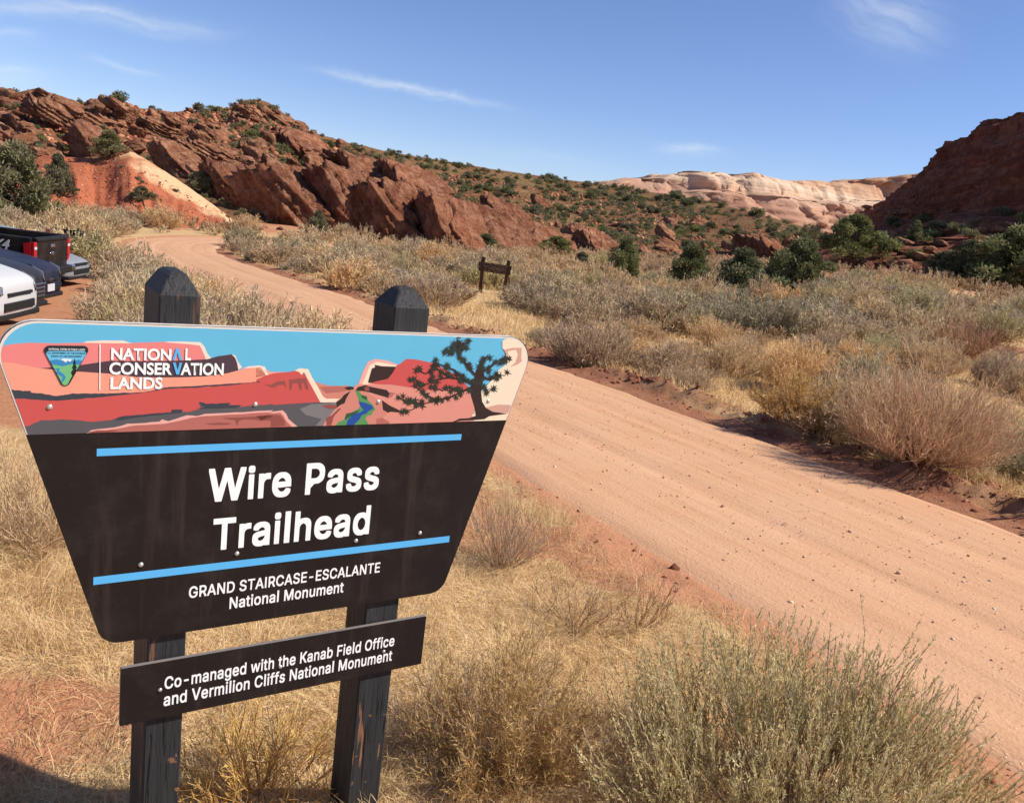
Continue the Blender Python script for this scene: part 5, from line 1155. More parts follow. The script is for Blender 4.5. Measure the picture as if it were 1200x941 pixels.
for i, (px, py, wp, hp, dep, yaw, lab, sd) in enumerate(OUTS):
    hit = L(px, py)
    if hit is None: continue
    p, d = hit
    w = wp * d / F_PX; h = hp * d / F_PX
    semi = np.array([w / 2 * 1.12, w / 2 * dep, h * .72])
    big = wp > 60
    me = rock_mesh('rock_outcrop', 400 + sd, semi, 6 if wp > 50 else 5, 5, FINP if big else FINP[:2], .20, 3.2, .09, (.55, -.2, .8), 12, 15)
    o = place_rock('rock_outcrop', me, M_FIN if big else M_ROCK, (p[0], p[1] + semi[1] * .35, p[2] + h * .28), (0, 0, yaw))
    o.rotation_euler.y = .22 if sd in (4, 5, 6, 7, 8, 18, 23, 24) else .06
    tag(o, lab, 'rock', 'large outcrops of the left ridge')

# rugged crags: angular ledges leaning right, piled up
CR = [rock_mesh('rock_outcrop', 460 + k, (1.0, .8, .55), 5, 6, [((-.8, -.4, .1), .7), ((.5, -.2, .8), .7), ((.1, .2, 1), .8)], .22, 2.8, .13, (.35, -.1, 1), 10, 20) for k in range(6)]
for m_ in CR: m_.materials.append(M_ROCK)
rc = np.random.default_rng(77)
for (cx, cy, wp, hp, n, lab) in [(48, 150, 74, 44, 26, 'angular red ledge of the tallest crag at the far left of the ridge'),
                                 (8, 165, 50, 46, 15, 'shaded red block at the left edge beside the tallest crag'),
                                 (126, 146, 70, 30, 22, 'knobbly red ledge of the second crag, right of the tallest'),
                                 (168, 142, 26, 22, 4, 'small red knob on the skyline right of the second crag'),
                                 (304, 142, 84, 24, 20, 'broken red ledge of the summit crag in the middle of the ridge'),
                                 (356, 168, 30, 14, 4, 'red ledge on the skyline right of the summit crag'),
                                 (298, 212, 90, 46, 20, 'jumbled red ledge above the main cliff'),
                                 (230, 196, 90, 44, 24, 'red ledge above the cream edge of the clay slope'),
                                 (215, 160, 110, 28, 24, 'red ledge below the skyline between the second crag and the summit'),
                                 (370, 200, 90, 30, 9, 'sloping red ledge at the top of the main cliff'),
                                 (90, 182, 110, 26, 12, 'red ledge just above the crest of the clay slope')]:
    for j in range(n):
        u = rc.uniform(-1, 1); hgt = rc.random() * (1 - abs(u)) ** .8
        hit = L(cx + u * wp * .5, cy)
        if hit is None: continue
        p, d = hit
        k_ = d / F_PX
        s = (.075 + .20 * rc.random() ** 2.2) * (wp * .45 + hp * .55) * k_
        top = hgt * hp * k_
        o = place_rock('rock_outcrop', CR[int(rc.integers(6))], M_ROCK, (p[0], p[1] + rc.uniform(-.2, .9) * s + .6 * s * hgt, p[2] + top - s * .3), (rc.uniform(-.2, .2), rc.uniform(.02, .38), rc.uniform(-.6, .6)),
                       (s * rc.uniform(.9, 1.5), s * rc.uniform(.9, 1.3), s * rc.uniform(.75, 1.35)))
        tag(o, lab, 'rock', lab.replace('red ', ''))

# loose boulders: eight shapes, copied
BM_ = [rock_mesh('boulder', 60 + k, (1.0, .85, .72), 4, 12, (), .16, 2.0, .07, (.3, .1, 1), 8, 16) for k in range(8)]
for m_ in BM_: m_.materials.append(M_ROCK)
rb = np.random.default_rng(8)
ZONES = [([(0, 120), (60, 110), (330, 130), (420, 180), (330, 240), (240, 215), (150, 172), (0, 180)], 118, (4, 15), 'red sandstone boulder among the broken rocks of the left ridge', 'boulders on the left ridge'),
         ([(330, 160), (560, 235), (700, 285), (660, 300), (560, 260), (420, 200)], 26, (3, 8), 'red rock half sunk in the scrub slope above the cliff', 'rocks on the scrub slope above the cliff'),
         ([(620, 240), (780, 255), (960, 295), (960, 312), (800, 306), (660, 296)], 44, (3, 11), 'brown red rock on the lower scrub slope behind the junipers', 'rocks on the scrub slope behind the junipers'),
         ([(255, 250), (300, 262), (420, 278), (620, 296), (600, 302), (380, 286), (250, 266)], 20, (2, 6), 'fallen red block at the foot of the cliff', 'fallen blocks at the cliff foot')]
def inside(pt, poly):
    c = False
    for (a, b) in zip(poly, poly[1:] + poly[:1]):
        if (a[1] > pt[1]) != (b[1] > pt[1]) and pt[0] < (b[0] - a[0]) * (pt[1] - a[1]) / (b[1] - a[1]) + a[0]: c = not c
    return c
for poly, n, (s0, s1), lab, grp in ZONES:
    xs = [p[0] for p in poly]; ys = [p[1] for p in poly]
    k = 0
    while k < n:
        q = (rb.uniform(min(xs), max(xs)), rb.uniform(min(ys), max(ys)))
        if not inside(q, poly): continue
        k += 1
        hit = L(*q)
        if hit is None: continue
        p, d = hit
        s = (s0 + (s1 - s0) * rb.random() ** 2.2) * d / F_PX * 1.1
        o = place_rock('boulder', BM_[int(rb.integers(8))], M_ROCK, (p[0], p[1], p[2] + s * .15), (rb.uniform(-.4, .4), rb.uniform(-.1, .5), rb.uniform(0, 6.3)), (s * rb.uniform(.9, 1.7), s, s * rb.uniform(.7, 1.15)))
        tag(o, lab, 'boulder', grp)

# pale and shaded ledges below the right canyon wall
from mathutils.bvhtree import BVHTree
_cm = bpy.data.objects['canyon_cliff'].data
_bvh = BVHTree.FromPolygons([v.co[:] for v in _cm.vertices], [tuple(f.vertices) for f in _cm.polygons])
def cliff_hit(px, py):
    r = pix_ray(px, py); h = _bvh.ray_cast(Vector(EYE), Vector(r))
    return None if h[0] is None else np.array(h[0])
for i in range(84):
    px = rb.uniform(985, 1215); py = rb.uniform(244, 322)
    q = cliff_hit(px, py)
    if q is None: continue
    d = math.hypot(q[0], q[1])
    s = (4 + 15 * rb.random() ** 2) * d / F_PX * .5
    zz = q[2] + .15 * s
    o = place_rock('boulder', BM_[i % 8], M_ROCK, (q[0], q[1], zz), (rb.uniform(-.2, .2), rb.uniform(-.2, .2), rb.uniform(0, 6.3)), (s * 1.6, s * 1.3, s * .7))
    tag(o, 'flat brown ledge stone on the talus below the dark canyon wall', 'boulder', 'ledge stones below the canyon wall')

# ------------------------------------------------------------------ plant materials and builders
def mat_plant(name, c1, c2, c3, rough=.85, var=.22, trans=.0):
    """two leaf colours varied leaf by leaf (tint) and plant by plant (random)"""
    k = NT(name)
    t = k.attr('tint')
    c = k.ramp(t, [(0.0, c1), (.55, c2), (1.0, c3)])
    hs = k.n('ShaderNodeHueSaturation')
    k.t.links.new(c, hs.inputs['Color'])
    k.set(hs.inputs['Value'], k.math('ADD', k.math('MULTIPLY', k.rnd(), 2 * var), 1 - var))
    k.set(hs.inputs['Saturation'], k.math('ADD', k.math('MULTIPLY', k.rnd(), .3), .85))
    k.done(hs.outputs[0], rough, .12)
    if trans:
        tr = k.n('ShaderNodeBsdfTranslucent'); k.t.links.new(hs.outputs[0], tr.inputs['Color'])
        mx = k.n('ShaderNodeMixShader'); mx.inputs[0].default_value = trans
        k.t.links.new(k.b.outputs[0], mx.inputs[1]); k.t.links.new(tr.outputs[0], mx.inputs[2])
        k.t.links.new(mx.outputs[0], k.t.nodes['Material Output'].inputs[0])
    return k.m
M_SAGE = mat_plant('sage_foliage', srgb(134, 112, 86), srgb(190, 166, 132), srgb(222, 202, 166), trans=.25, var=.16)
M_SAGEHERO = mat_plant('sage_leaf', srgb(150, 134, 84), srgb(208, 188, 124), srgb(236, 219, 164), trans=.3, var=.05)
M_TWIG = mat_plant('dry_twig', srgb(112, 82, 64), srgb(162, 124, 98), srgb(204, 168, 136))
M_DRY = mat_plant('dry_brush', srgb(148, 120, 90), srgb(198, 168, 130), srgb(226, 202, 164), trans=.25)
M_BEIGE = mat_plant('beige_twig', srgb(134, 106, 84), srgb(190, 156, 124), srgb(220, 190, 156), trans=.2)
M_GOLD = mat_plant('golden_brush', srgb(136, 104, 62), srgb(188, 152, 98), srgb(222, 190, 134), trans=.25)
M_STRAW = mat_plant('straw', srgb(190, 148, 96), srgb(230, 198, 142), srgb(248, 228, 184), trans=.3, var=.08)
M_JUN = mat_plant('juniper_foliage', (.080, .086, .036), (.170, .174, .078), (.28, .28, .14), trans=.28, var=.18)
M_JUNG = mat_plant('hill_scrub_foliage', (.105, .100, .048), (.195, .182, .095), (.30, .275, .16), trans=.28, var=.25)
M_BARK = flat('juniper_bark', srgb(112, 90, 74), .9, .1, var=.4, scale=12)

def strands(base, tip, ctrl, w0, segs, rng_, taper=.15):
    """ribbons along quadratic curves; all arrays (N,3); returns verts, quads, per-strand index"""
    N = len(base)
    t = np.linspace(0, 1, segs + 1)[None, :, None]
    P = (1 - t) ** 2 * base[:, None] + 2 * t * (1 - t) * ctrl[:, None] + t ** 2 * tip[:, None]
    side = rng_.normal(size=(N, 3)); ax = tip - base
    side = np.cross(ax, side); side /= np.linalg.norm(side, axis=1, keepdims=True) + 1e-9
    w = (np.asarray(w0).reshape(-1, 1) * (1 - (1 - taper) * t[0, :, 0][None]))[:, :, None] * .5
    A_ = P - side[:, None] * w; B_ = P + side[:, None] * w
    V = np.stack([A_, B_], 2).reshape(N, -1, 3)
    m = (segs + 1) * 2
    k = np.arange(segs) * 2
    f = np.stack([k, k + 1, k + 3, k + 2], -1)
    Fq = (f[None] + (np.arange(N) * m)[:, None, None]).reshape(-1, 4)
    return V.reshape(-1, 3), Fq, np.repeat(np.arange(N), m)

def bez(b, c, t_, t):
    t = t[:, None]; return (1 - t) ** 2 * b + 2 * t * (1 - t) * c + t ** 2 * t_

def unit(v): return v / (np.linalg.norm(v, axis=-1, keepdims=True) + 1e-9)

def shrub(seed, Rr, Hh, n_main, n_twig, n_leaf, w_main, w_twig, leaf, w_leaf, up=.6, twig=.28, irregular=.3, lean=(0, 0), tmin=.35, segs=3):
    """returns (stem verts, faces, tint), (leaf verts, faces, tint)"""
    r = np.random.default_rng(seed)
    th = r.uniform(0, 2 * np.pi, n_main); u = r.random(n_main)
    phi = np.arccos(1 - u * (1 - np.cos(np.radians(82))))
    k = 1 + irregular * (fbm(np.stack([np.cos(th) * 1.4, np.sin(th) * 1.4, phi * 1.6 + seed], -1), 3, seed)) - .25 * r.random(n_main) ** 2
    tip = np.stack([Rr * np.sin(phi) * np.cos(th), Rr * np.sin(phi) * np.sin(th), Hh * np.cos(phi) * .95 + .12 * Hh], -1) * k[:, None]
    tip[:, 0] += lean[0] * tip[:, 2]; tip[:, 1] += lean[1] * tip[:, 2]
    base = np.stack([r.normal(0, .07 * Rr, n_main), r.normal(0, .07 * Rr, n_main), np.full(n_main, -.03)], -1)
    ctrl = base + (tip - base) * np.array([.62, .62, .32]) + r.normal(0, .05 * Rr, (n_main, 3))
    V1, F1, i1 = strands(base, tip, ctrl, np.full(n_main, w_main), segs + 1, r)
    t1 = r.random(n_main)[i1] * .6
    par = r.integers(0, n_main, n_twig); tt = tmin + (1 - tmin) * r.random(n_twig) ** .8
    b2 = bez(base[par], ctrl[par], tip[par], tt)
    d2 = unit(unit(tip[par] - base[par]) * .7 + r.normal(0, .42, (n_twig, 3)) + np.array([0, 0, up]))
    L2 = twig * Rr * r.uniform(.5, 1.25, n_twig)
    tip2 = b2 + d2 * L2[:, None]
    c2 = b2 + d2 * L2[:, None] * .5 + r.normal(0, .06, (n_twig, 3)) * L2[:, None]
    V2, F2, i2 = strands(b2, tip2, c2, np.full(n_twig, w_twig), 2, r, .35)
    t2 = (.25 + .75 * r.random(n_twig))[i2]
    if n_leaf:
        pl = r.integers(0, n_twig, n_leaf); tl = .15 + .85 * r.random(n_leaf)
        b3 = bez(b2[pl], c2[pl], tip2[pl], tl)
        d3 = unit(d2[pl] * .9 + r.normal(0, .34 if n_leaf > 40000 else .55, (n_leaf, 3)))
        L3 = leaf * r.uniform(.6, 1.4, n_leaf)
        tip3 = b3 + d3 * L3[:, None]
        V3, F3, i3 = strands(b3, tip3, (b3 + tip3) / 2, np.full(n_leaf, w_leaf), 1, r, .4)
        t3 = np.clip(.15 + .6 * r.random(n_leaf) + .25 * (b3[:, 2] / Hh), 0, 1)[i3]
    S = [(V1, F1, t1), (V2, F2, t2)]
    Lf = (V3, F3, t3) if n_leaf else None
    return S, Lf
def cat(parts):
    off = 0; V = []; Fc = []; T = []
    for v, f, t in parts:
        V.append(v); Fc.append(f + off); T.append(t); off += len(v)
    return np.concatenate(V), np.concatenate(Fc), np.concatenate(T)
def plant_mesh(name, parts):
    v, f, t = cat(parts)
    return np_mesh(name, v, f, {'tint': t})
def gz_at(x, y): return float(ground_z(np.array([x]), np.array([y]))[0])

def hero(name, px, py, seed, cat_, label, stem_m, leaf_m, group=None, dist=None, **kw):
    """a detailed shrub: thing > stems, foliage"""
    p = march(px, py, lambda x, y: ground_z(x, y), 1.2, 60, 2500)[0]
    o = empty(name, (p[0], p[1], gz_at(p[0], p[1])))
    tag(o, label, cat_, group)
    S, Lf = shrub(seed, **kw)
    a = plant_mesh('stems', [S[0]] + ([S[1]] if kw['n_leaf'] > 40000 else [])); link('stems', a, stem_m, o)
    b = plant_mesh('foliage', ([S[1]] if kw['n_leaf'] <= 40000 else []) + ([Lf] if Lf else [])); link('foliage', b, leaf_m, o)
    return o

hero('sagebrush', 925, 985, 11, 'sagebrush', 'large grey green sagebrush beside the road in the near right foreground', M_TWIG, M_SAGEHERO,
     Rr=.78, Hh=.56, n_main=260, n_twig=2100, n_leaf=92000, w_main=.007, w_twig=.003, leaf=.014, w_leaf=.0042, up=1.25, twig=.30, irregular=.45, segs=4, tmin=.5)
hero('golden_shrub', 585, 905, 12, 'dry shrub', 'golden dry shrub between the right sign post and the large sagebrush', M_GOLD, M_GOLD,
     Rr=.36, Hh=.44, n_main=120, n_twig=2000, n_leaf=12000, w_main=.006, w_twig=.0026, leaf=.022, w_leaf=.003, up=.7, twig=.30, irregular=.35)
hero('golden_shrub', 555, 870, 13, 'dry shrub', 'low brown dry shrub just right of the right sign post', M_DRY, M_DRY,
     Rr=.34, Hh=.30, n_main=80, n_twig=1300, n_leaf=5000, w_main=.005, w_twig=.0025, leaf=.020, w_leaf=.003, up=.6, twig=.35)
hero('dry_shrub', 590, 662, 14, 'dry shrub', 'small upright brown shrub at the road edge right of the sign board', M_TWIG, M_DRY,
     Rr=.24, Hh=.40, n_main=130, n_twig=900, n_leaf=0, w_main=.004, w_twig=.0028, leaf=.02, w_leaf=.003, up=.9, twig=.45)
hero('dead_brush', 672, 735, 15, 'dry shrub', 'thin dead twiggy shrub at the near edge of the road', M_TWIG, M_TWIG,
     Rr=.30, Hh=.24, n_main=34, n_twig=300, n_leaf=0, w_main=.005, w_twig=.003, leaf=.02, w_leaf=.003, up=.5, twig=.35)
hero('dead_brush', 745, 735, 16, 'dry shrub', 'leaning dead brown weed stalks beside the road left of the big sagebrush', M_TWIG, M_TWIG,
     Rr=.16, Hh=.34, n_main=20, n_twig=260, n_leaf=0, w_main=.004, w_twig=.003, leaf=.02, w_leaf=.003, up=1.0, twig=.4, lean=(.35, 0))
hero('dry_shrub', 40, 640, 17, 'dry shrub', 'dark based straw coloured shrub left of the sign board', M_TWIG, M_DRY,
     Rr=.48, Hh=.42, n_main=120, n_twig=2000, n_leaf=2000, w_main=.005, w_twig=.0035, leaf=.03, w_leaf=.003, up=.6, twig=.38)
hero('dry_shrub', 300, 935, 18, 'dry shrub', 'brown tangle of dry stems between the two sign posts', M_TWIG, M_GOLD,
     Rr=.30, Hh=.22, n_main=70, n_twig=900, n_leaf=1500, w_main=.004, w_twig=.003, leaf=.025, w_leaf=.003, up=.6, twig=.4)
hero('twiggy_shrub', 1075, 540, 19, 'shrub', 'tall bare pinkish brown shrub on the berm at the right edge of the road', M_TWIG, M_BEIGE,
     Rr=1.02, Hh=1.0, n_main=300, n_twig=5200, n_leaf=9000, w_main=.010, w_twig=.0055, leaf=.035, w_leaf=.006, up=.75, twig=.24, irregular=.3)
hero('twiggy_shrub', 1165, 545, 20, 'shrub', 'straw brown shrub right of the tall bare shrub on the berm', M_TWIG, M_DRY,
     Rr=.75, Hh=.70, n_main=190, n_twig=2800, n_leaf=3000, w_main=.008, w_twig=.006, leaf=.035, w_leaf=.006, up=.8, twig=.3)
hero('yellow_bush', 930, 495, 21, 'bush', 'rounded mustard yellow bush on the berm across the road', M_GOLD, M_GOLD,
     Rr=.62, Hh=.56, n_main=120, n_twig=2400, n_leaf=11000, w_main=.008, w_twig=.006, leaf=.04, w_leaf=.007, up=.5, twig=.24, irregular=.2)
hero('twiggy_shrub', 1130, 425, 22, 'shrub', 'wide dark branched leafless shrub on the flat at the right', M_TWIG, M_TWIG,
     Rr=1.5, Hh=1.15, n_main=150, n_twig=2000, n_leaf=2500, w_main=.022, w_twig=.011, leaf=.05, w_leaf=.009, up=.6, twig=.26, irregular=.3)

# ------------------------------------------------------------------ sagebrush of the flats
PROTO = []
for k in range(4):      # near
    S, Lf = shrub(70 + k, 1.0, .86, 150, 2600, 5200, .014, .012, .07, .016, up=.7, twig=.24, irregular=.4, tmin=.45)
    PROTO.append(plant_mesh('sagebrush', [S[0], S[1], Lf]))
FARP = []
for k in range(5):      # a few dozen metres off and beyond
    S, Lf = shrub(90 + k, 1.0, .88, 70, 1300, 3200, .022, .020, .085, .026, up=.6, twig=.24, irregular=.45, tmin=.5)
    FARP.append(cat([S[0], S[1], Lf]))
MIDM = []
for k, q in enumerate(FARP):
    MIDM.append(np_mesh('sagebrush', q[0], q[1], {'tint': q[2]}))
for m_ in PROTO + MIDM: m_.materials.append(M_SAGE)
PROTO_DRY = [m_.copy() for m_ in PROTO]
MID_DRY = [m_.copy() for m_ in MIDM]
M_SAGEG = mat_plant('olive_sage_foliage', srgb(118, 108, 80), srgb(174, 160, 122), srgb(210, 196, 156), trans=.25, var=.16)
NEAR_OLIVE = [m_.copy() for m_ in PROTO]; MID_OLIVE = [m_.copy() for m_ in MIDM]
for m_ in NEAR_OLIVE + MID_OLIVE: m_.materials.clear(); m_.materials.append(M_SAGEG)
for m_ in PROTO_DRY + MID_DRY: m_.materials.clear(); m_.materials.append(M_DRY)

rs_ = np.random.default_rng(21)
N = 26000
az_ = np.radians(rs_.uniform(-44, 42, N)); d_ = np.sqrt(rs_.uniform(6.5 ** 2, 150 ** 2, N)); d_[:5000] = rs_.uniform(7.5, 30, 5000)
X, Y = np.sin(az_) * d_, np.cos(az_) * d_
off = road_off(X, Y)
zz = ground_z(X, Y, off)
px_, py_ = to_pix(np.stack([X, Y, zz], -1))
dens = .55 + .8 * fbm2(X, Y, 7, 3, 81)
dens = np.where((off < 0) & (d_ < 26), .95, dens * np.where(X > 2, .46, 1.0))
dens *= np.where((off > 0) & (Y < 26) & (X > -6), .10 + .30 * (fbm2(X, Y, 5, 3, 83) > .15), 1.0)     # grassy flat across the road
dens *= np.where(d_ > 75, .8, 1.0)
dens *= (np.abs(off) > ROAD_HW + .75) * (parking(X, Y) < .02)
dens *= 1 - sstep(62, 72, d_) * (np.degrees(az_) < -15)                                             # red slope begins
dens *= ~((hill_z(X, Y) > zz + .3) | (slope_z(X, Y) > zz + .5))
dens *= ~((off < 0) & (X > -4.5) & (Y < 7.5)) & ~((X < -4.4) & (Y < 8.2))                                                       # open straw round the sign
DSIGN = float(np.hypot(*G(576, 346)[:2]))
dens *= ~((px_ > 528) & (px_ < 630) & (d_ < DSIGN + 1.6) & (d_ > DSIGN * .58))                # clear in front of the brown sign
order = np.argsort(d_)
kept = []
cell = {}
for i in order:
    if rs_.random() > dens[i]: continue
    x, y = X[i], Y[i]
    sep = .95 + .007 * d_[i]
    if (off[i] < 0) and d_[i] < 26: sep = .60
    key = (int(x // 1.6), int(y // 1.6)); ok = True
    for a in (-1, 0, 1):
        for b in (-1, 0, 1):
            for (qx, qy) in cell.get((key[0] + a, key[1] + b), ()):
                if (qx - x) ** 2 + (qy - y) ** 2 < sep * sep: ok = False
    if not ok: continue
    cell.setdefault(key, []).append((x, y)); kept.append(i)
kept = np.array(kept)
size = np.clip(rs_.normal(.82, .22, len(kept)), .32, 1.35)
size = np.where((off[kept] < 0) & (d_[kept] < 26), np.clip(size * .85, .4, .85), size)
flatside = (off[kept] > 0) & (Y[kept] < 26)
size = np.where(flatside, size * .78, np.where(X[kept] > 2, size * 1.12, size))
big = size / d_[kept] * ((px_[kept] > -40) & (px_[kept] < 1240))
rank = np.argsort(-big)
solo = rank[:300]; rest = rank[300:]
for j in solo:
    i = kept[j]; s = size[j]; d = d_[i]
    dry = rs_.random() < (.55 if flatside[j] else .22)
    olive = (not dry) and rs_.random() < (.5 if X[i] > 4 else .25)
    if d < 24: me = (PROTO_DRY if dry else NEAR_OLIVE if olive else PROTO)[int(rs_.integers(len(PROTO)))]
    else: me = (MID_DRY if dry else MID_OLIVE if olive else MIDM)[int(rs_.integers(len(MIDM)))]
    o = bpy.data.objects.new('sagebrush', me); COL.objects.link(o)
    o.location = (X[i], Y[i], zz[i] - .02); o.rotation_euler = (0, 0, rs_.uniform(0, 6.3))
    o.scale = (s * rs_.uniform(.9, 1.25), s * rs_.uniform(.9, 1.25), s * rs_.uniform(.85, 1.25))
    tone = 'straw brown dry brush' if dry else 'olive grey sagebrush' if olive else 'grey beige sagebrush'
    if off[i] < 0: where, g = 'in the strip between the parked cars and the road', 'brush between the parked cars and the road'
    elif flatside[j]: where, g = 'scattered on the straw flat across the road', 'brush on the straw flat across the road'
    elif X[i] < 0: where, g = 'in the dense belt across the road below the red cliff', 'brush in the belt below the red cliff'
    else: where, g = 'in the belt in front of the junipers', 'brush in front of the junipers'
    tag(o, tone + ' ' + where, 'sagebrush', tone.split()[0] + ' ' + g)
def merge_scatter(name, items, proto, mat, kind='stuff'):
    """items: x, y, z, size, yaw, prototype number -> one mesh of many copies"""
    V, Fc, T = [], [], []; offv = 0
    for (x, y, z, s, a, k, tv) in items:
        v, f, t = proto[k]
        ca, sa = math.cos(a) * s, math.sin(a) * s
        W = np.empty_like(v); W[:, 0] = v[:, 0] * ca - v[:, 1] * sa + x; W[:, 1] = v[:, 0] * sa + v[:, 1] * ca + y; W[:, 2] = v[:, 2] * s + z
        V.append(W.astype(np.float32)); Fc.append(f + offv); T.append(np.clip(t + tv, 0, 1)); offv += len(v)
    me = np_mesh(name, np.concatenate(V), np.concatenate(Fc), {'tint': np.concatenate(T)})
    return tag(link(name, me, mat), kind=kind)
FAR2 = []
for k in range(4):
    S, Lf = shrub(120 + k, 1.0, .9, 16, 300, 420, .05, .046, .12, .046, up=.55, twig=.27, irregular=.45, tmin=.5)
    FAR2.append(cat([S[0], S[1], Lf]))
merge_scatter('sage_cover', [(X[kept[j]], Y[kept[j]], zz[kept[j]] - .02, size[j] * 1.05, rs_.uniform(0, 6.3), int(rs_.integers(4)), rs_.uniform(-.3, .2)) for j in rest], FAR2, M_SAGE)

# ------------------------------------------------------------------ junipers
def crown_leaves(r, cen, rad, n, leaf, tint0):
    """n small leaf sprays around clump centres"""
    k = r.integers(0, len(cen), n)
    v = unit(r.normal(size=(n, 3))) * (r.random(n) ** .45)[:, None] * rad[k][:, None]
    b = cen[k] + v * np.array([1, 1, .85])
    d = unit(unit(v) * .7 + r.normal(0, .5, (n, 3)) + np.array([0, 0, .45]))
    L_ = leaf * r.uniform(.6, 1.4, n)
    V, Fq, ii = strands(b, b + d * L_[:, None], b + d * L_[:, None] * .5, np.full(n, leaf * .5), 1, r, .5)
    t = np.clip(tint0[k] + r.normal(0, .16, n), 0, 1)[ii]
    return V, Fq, t
def juniper(seed, H=1.0, W=.62, n_cl=60, n_leaf=9000, leaf=.05, cone=.5):
    """unit-height tree; returns trunk/limb mesh and crown mesh"""
    r = np.random.default_rng(seed)
    cen, rad = [], []
    while len(cen) < n_cl:
        z = r.random() ** .9; a = r.uniform(0, 6.3)
        prof = (np.sin(np.pi * min(1, .14 + .86 * z) ** .8) ** .6) * (1 - cone * z)
        rr = W * prof * math.sqrt(r.uniform(.05, 1)) * (1 + .35 * math.sin(a * 2 + seed) + .15 * math.sin(a * 5 + seed * 2))
        cen.append((rr * math.cos(a), rr * math.sin(a), .06 + z * .92)); rad.append(r.uniform(.11, .19) * (1 - .35 * z))
    cen = np.array(cen); rad = np.array(rad)
    crown = crown_leaves(r, cen, rad, n_leaf, leaf, r.uniform(.15, .85, n_cl))
    # trunk and limbs as tapering tubes
    bm = bmesh.new()
    bm_cyl(bm, (0, 0, -.05), (.03 * r.normal(), .03 * r.normal(), .42), .035, .022, 8)
    bm_cyl(bm, (0, 0, .38), (0, 0, .92), .022, .006, 7)
    for c in cen[r.choice(n_cl, 16, replace=False)]:
        z0 = max(.02, c[2] * .55)
        bm_cyl(bm, (0, 0, z0), tuple(c), .012, .004, 5)
    me = bpy.data.meshes.new('trunk'); bm.to_mesh(me); bm.free(); me.materials.append(M_BARK)
    cm = np_mesh('crown', crown[0], crown[1], {'tint': crown[2]}); cm.materials.append(M_JUN)
    return me, cm
JP = [juniper(500, W=.50, cone=.45), juniper(501, W=.62, cone=.35, n_cl=70, n_leaf=10000), juniper(502, W=.42, cone=.5), juniper(503, W=.75, cone=.3, n_cl=76, n_leaf=11000)]
JG = []
for m_, c_ in JP:
    c2 = c_.copy(); c2.materials.clear(); c2.materials.append(M_JUNG); JG.append((m_, c2))
def tree(px, py, hpx, k, label, wide=1.0, pale=False, dist=None, group='junipers on the valley floor', zf=land_z, yaw=0):
    if dist is None and px > 985:
        q = cliff_hit(px, py)
        if q is not None: p = q; d = math.hypot(q[0], q[1]); dist = -1
        else: p = G(px, py); d = math.hypot(p[0], p[1]); dist = -1
    if dist is None:
        hit = march(px, py, zf, 20, 600, 1500)
        if hit is None or hit[1] > 330: dist = 105.0
        else: p, d = hit
    if dist is not None and dist > 0:
        p = at(px, py, dist); d = dist
    h = hpx * d / F_PX
    o = empty('juniper_tree', (p[0], p[1], p[2] - .05 * h), yaw)
    o.scale = (h * wide, h * wide, h)
    tag(o, label, 'juniper', group)
    mt, mc = (JG if pale else JP)[k]
    a = bpy.data.objects.new('trunk', mt); COL.objects.link(a); a.parent = o
    b = bpy.data.objects.new('crown', mc); COL.objects.link(b); b.parent = o
    return o
TREES = [(728, 328, 48, 0, 'dark conical juniper, the first right of the brown wooden sign', 1.0, False),
         (680, 316, 20, 1, 'small round dark juniper between the brown wooden sign and the taller trees', 1.3, False),
         (806, 336, 48, 1, 'broad dark green juniper beside the tallest juniper on its left', 1.05, False),
         (864, 352, 58, 0, 'tall dark juniper nearest the road, in the middle of the tree group', 1.25, False),
         (932, 342, 58, 1, 'bushy bright dark green juniper at the right end of the tree group', 1.2, False),
         (972, 309, 30, 1, 'juniper on the red ground at the canyon mouth', 1.2, False),
         (996, 303, 46, 3, 'big juniper under the end of the dark canyon wall', 1.3, False),
         (960, 305, 26, 2, 'small juniper left of the big one under the canyon wall', 1.3, False),
         (1070, 284, 22, 2, 'small upright juniper standing alone on the talus of the canyon wall', 1.1, False),
         (1130, 328, 40, 0, 'pointed dark juniper left of the largest right tree', 1.1, False),
         (1104, 322, 24, 3, 'low wide juniper left of the pointed one', 1.3, False),
         (1186, 334, 58, 1, 'largest dark juniper at the right edge below the canyon wall', 1.4, False),
         (1165, 318, 36, 3, 'juniper behind the largest right tree', 1.4, False),
         (652, 300, 22, 3, 'dark juniper at the foot of the thin slab', 1.6, False),
         (568, 297, 22, 1, 'dark bushy juniper in front of the sloping slab', 1.6, False),
         (524, 292, 18, 1, 'small green juniper at the foot of the whaleback fin', 1.4, True),
         (372, 274, 26, 0, 'pale green juniper below the cliff fin beside the road', 1.0, True),
         (236, 226, 22, 3, 'round green bush on the cream edge of the clay slope', 1.3, True),
         (68, 232, 42, 0, 'slim olive juniper standing on the red clay slope', .8, True),
         (18, 262, 76, 1, 'large pale olive juniper at the far left above the black truck', 1.0, True),
         (166, 235, 14, 3, 'small round bush half way down the clay slope', 1.5, True),
         (128, 184, 26, 1, 'bush on the crest of the clay slope', 1.3, True),
         (114, 178, 24, 1, 'olive bush behind the crest of the clay slope left of another', 1.2, True),
         (705, 318, 16, 3, 'low grey green bush left of the first conical juniper', 1.6, True)]
for t in TREES: tree(t[0], t[1], t[2], t[3], t[4], t[5], t[6], yaw=t[0] * .37)
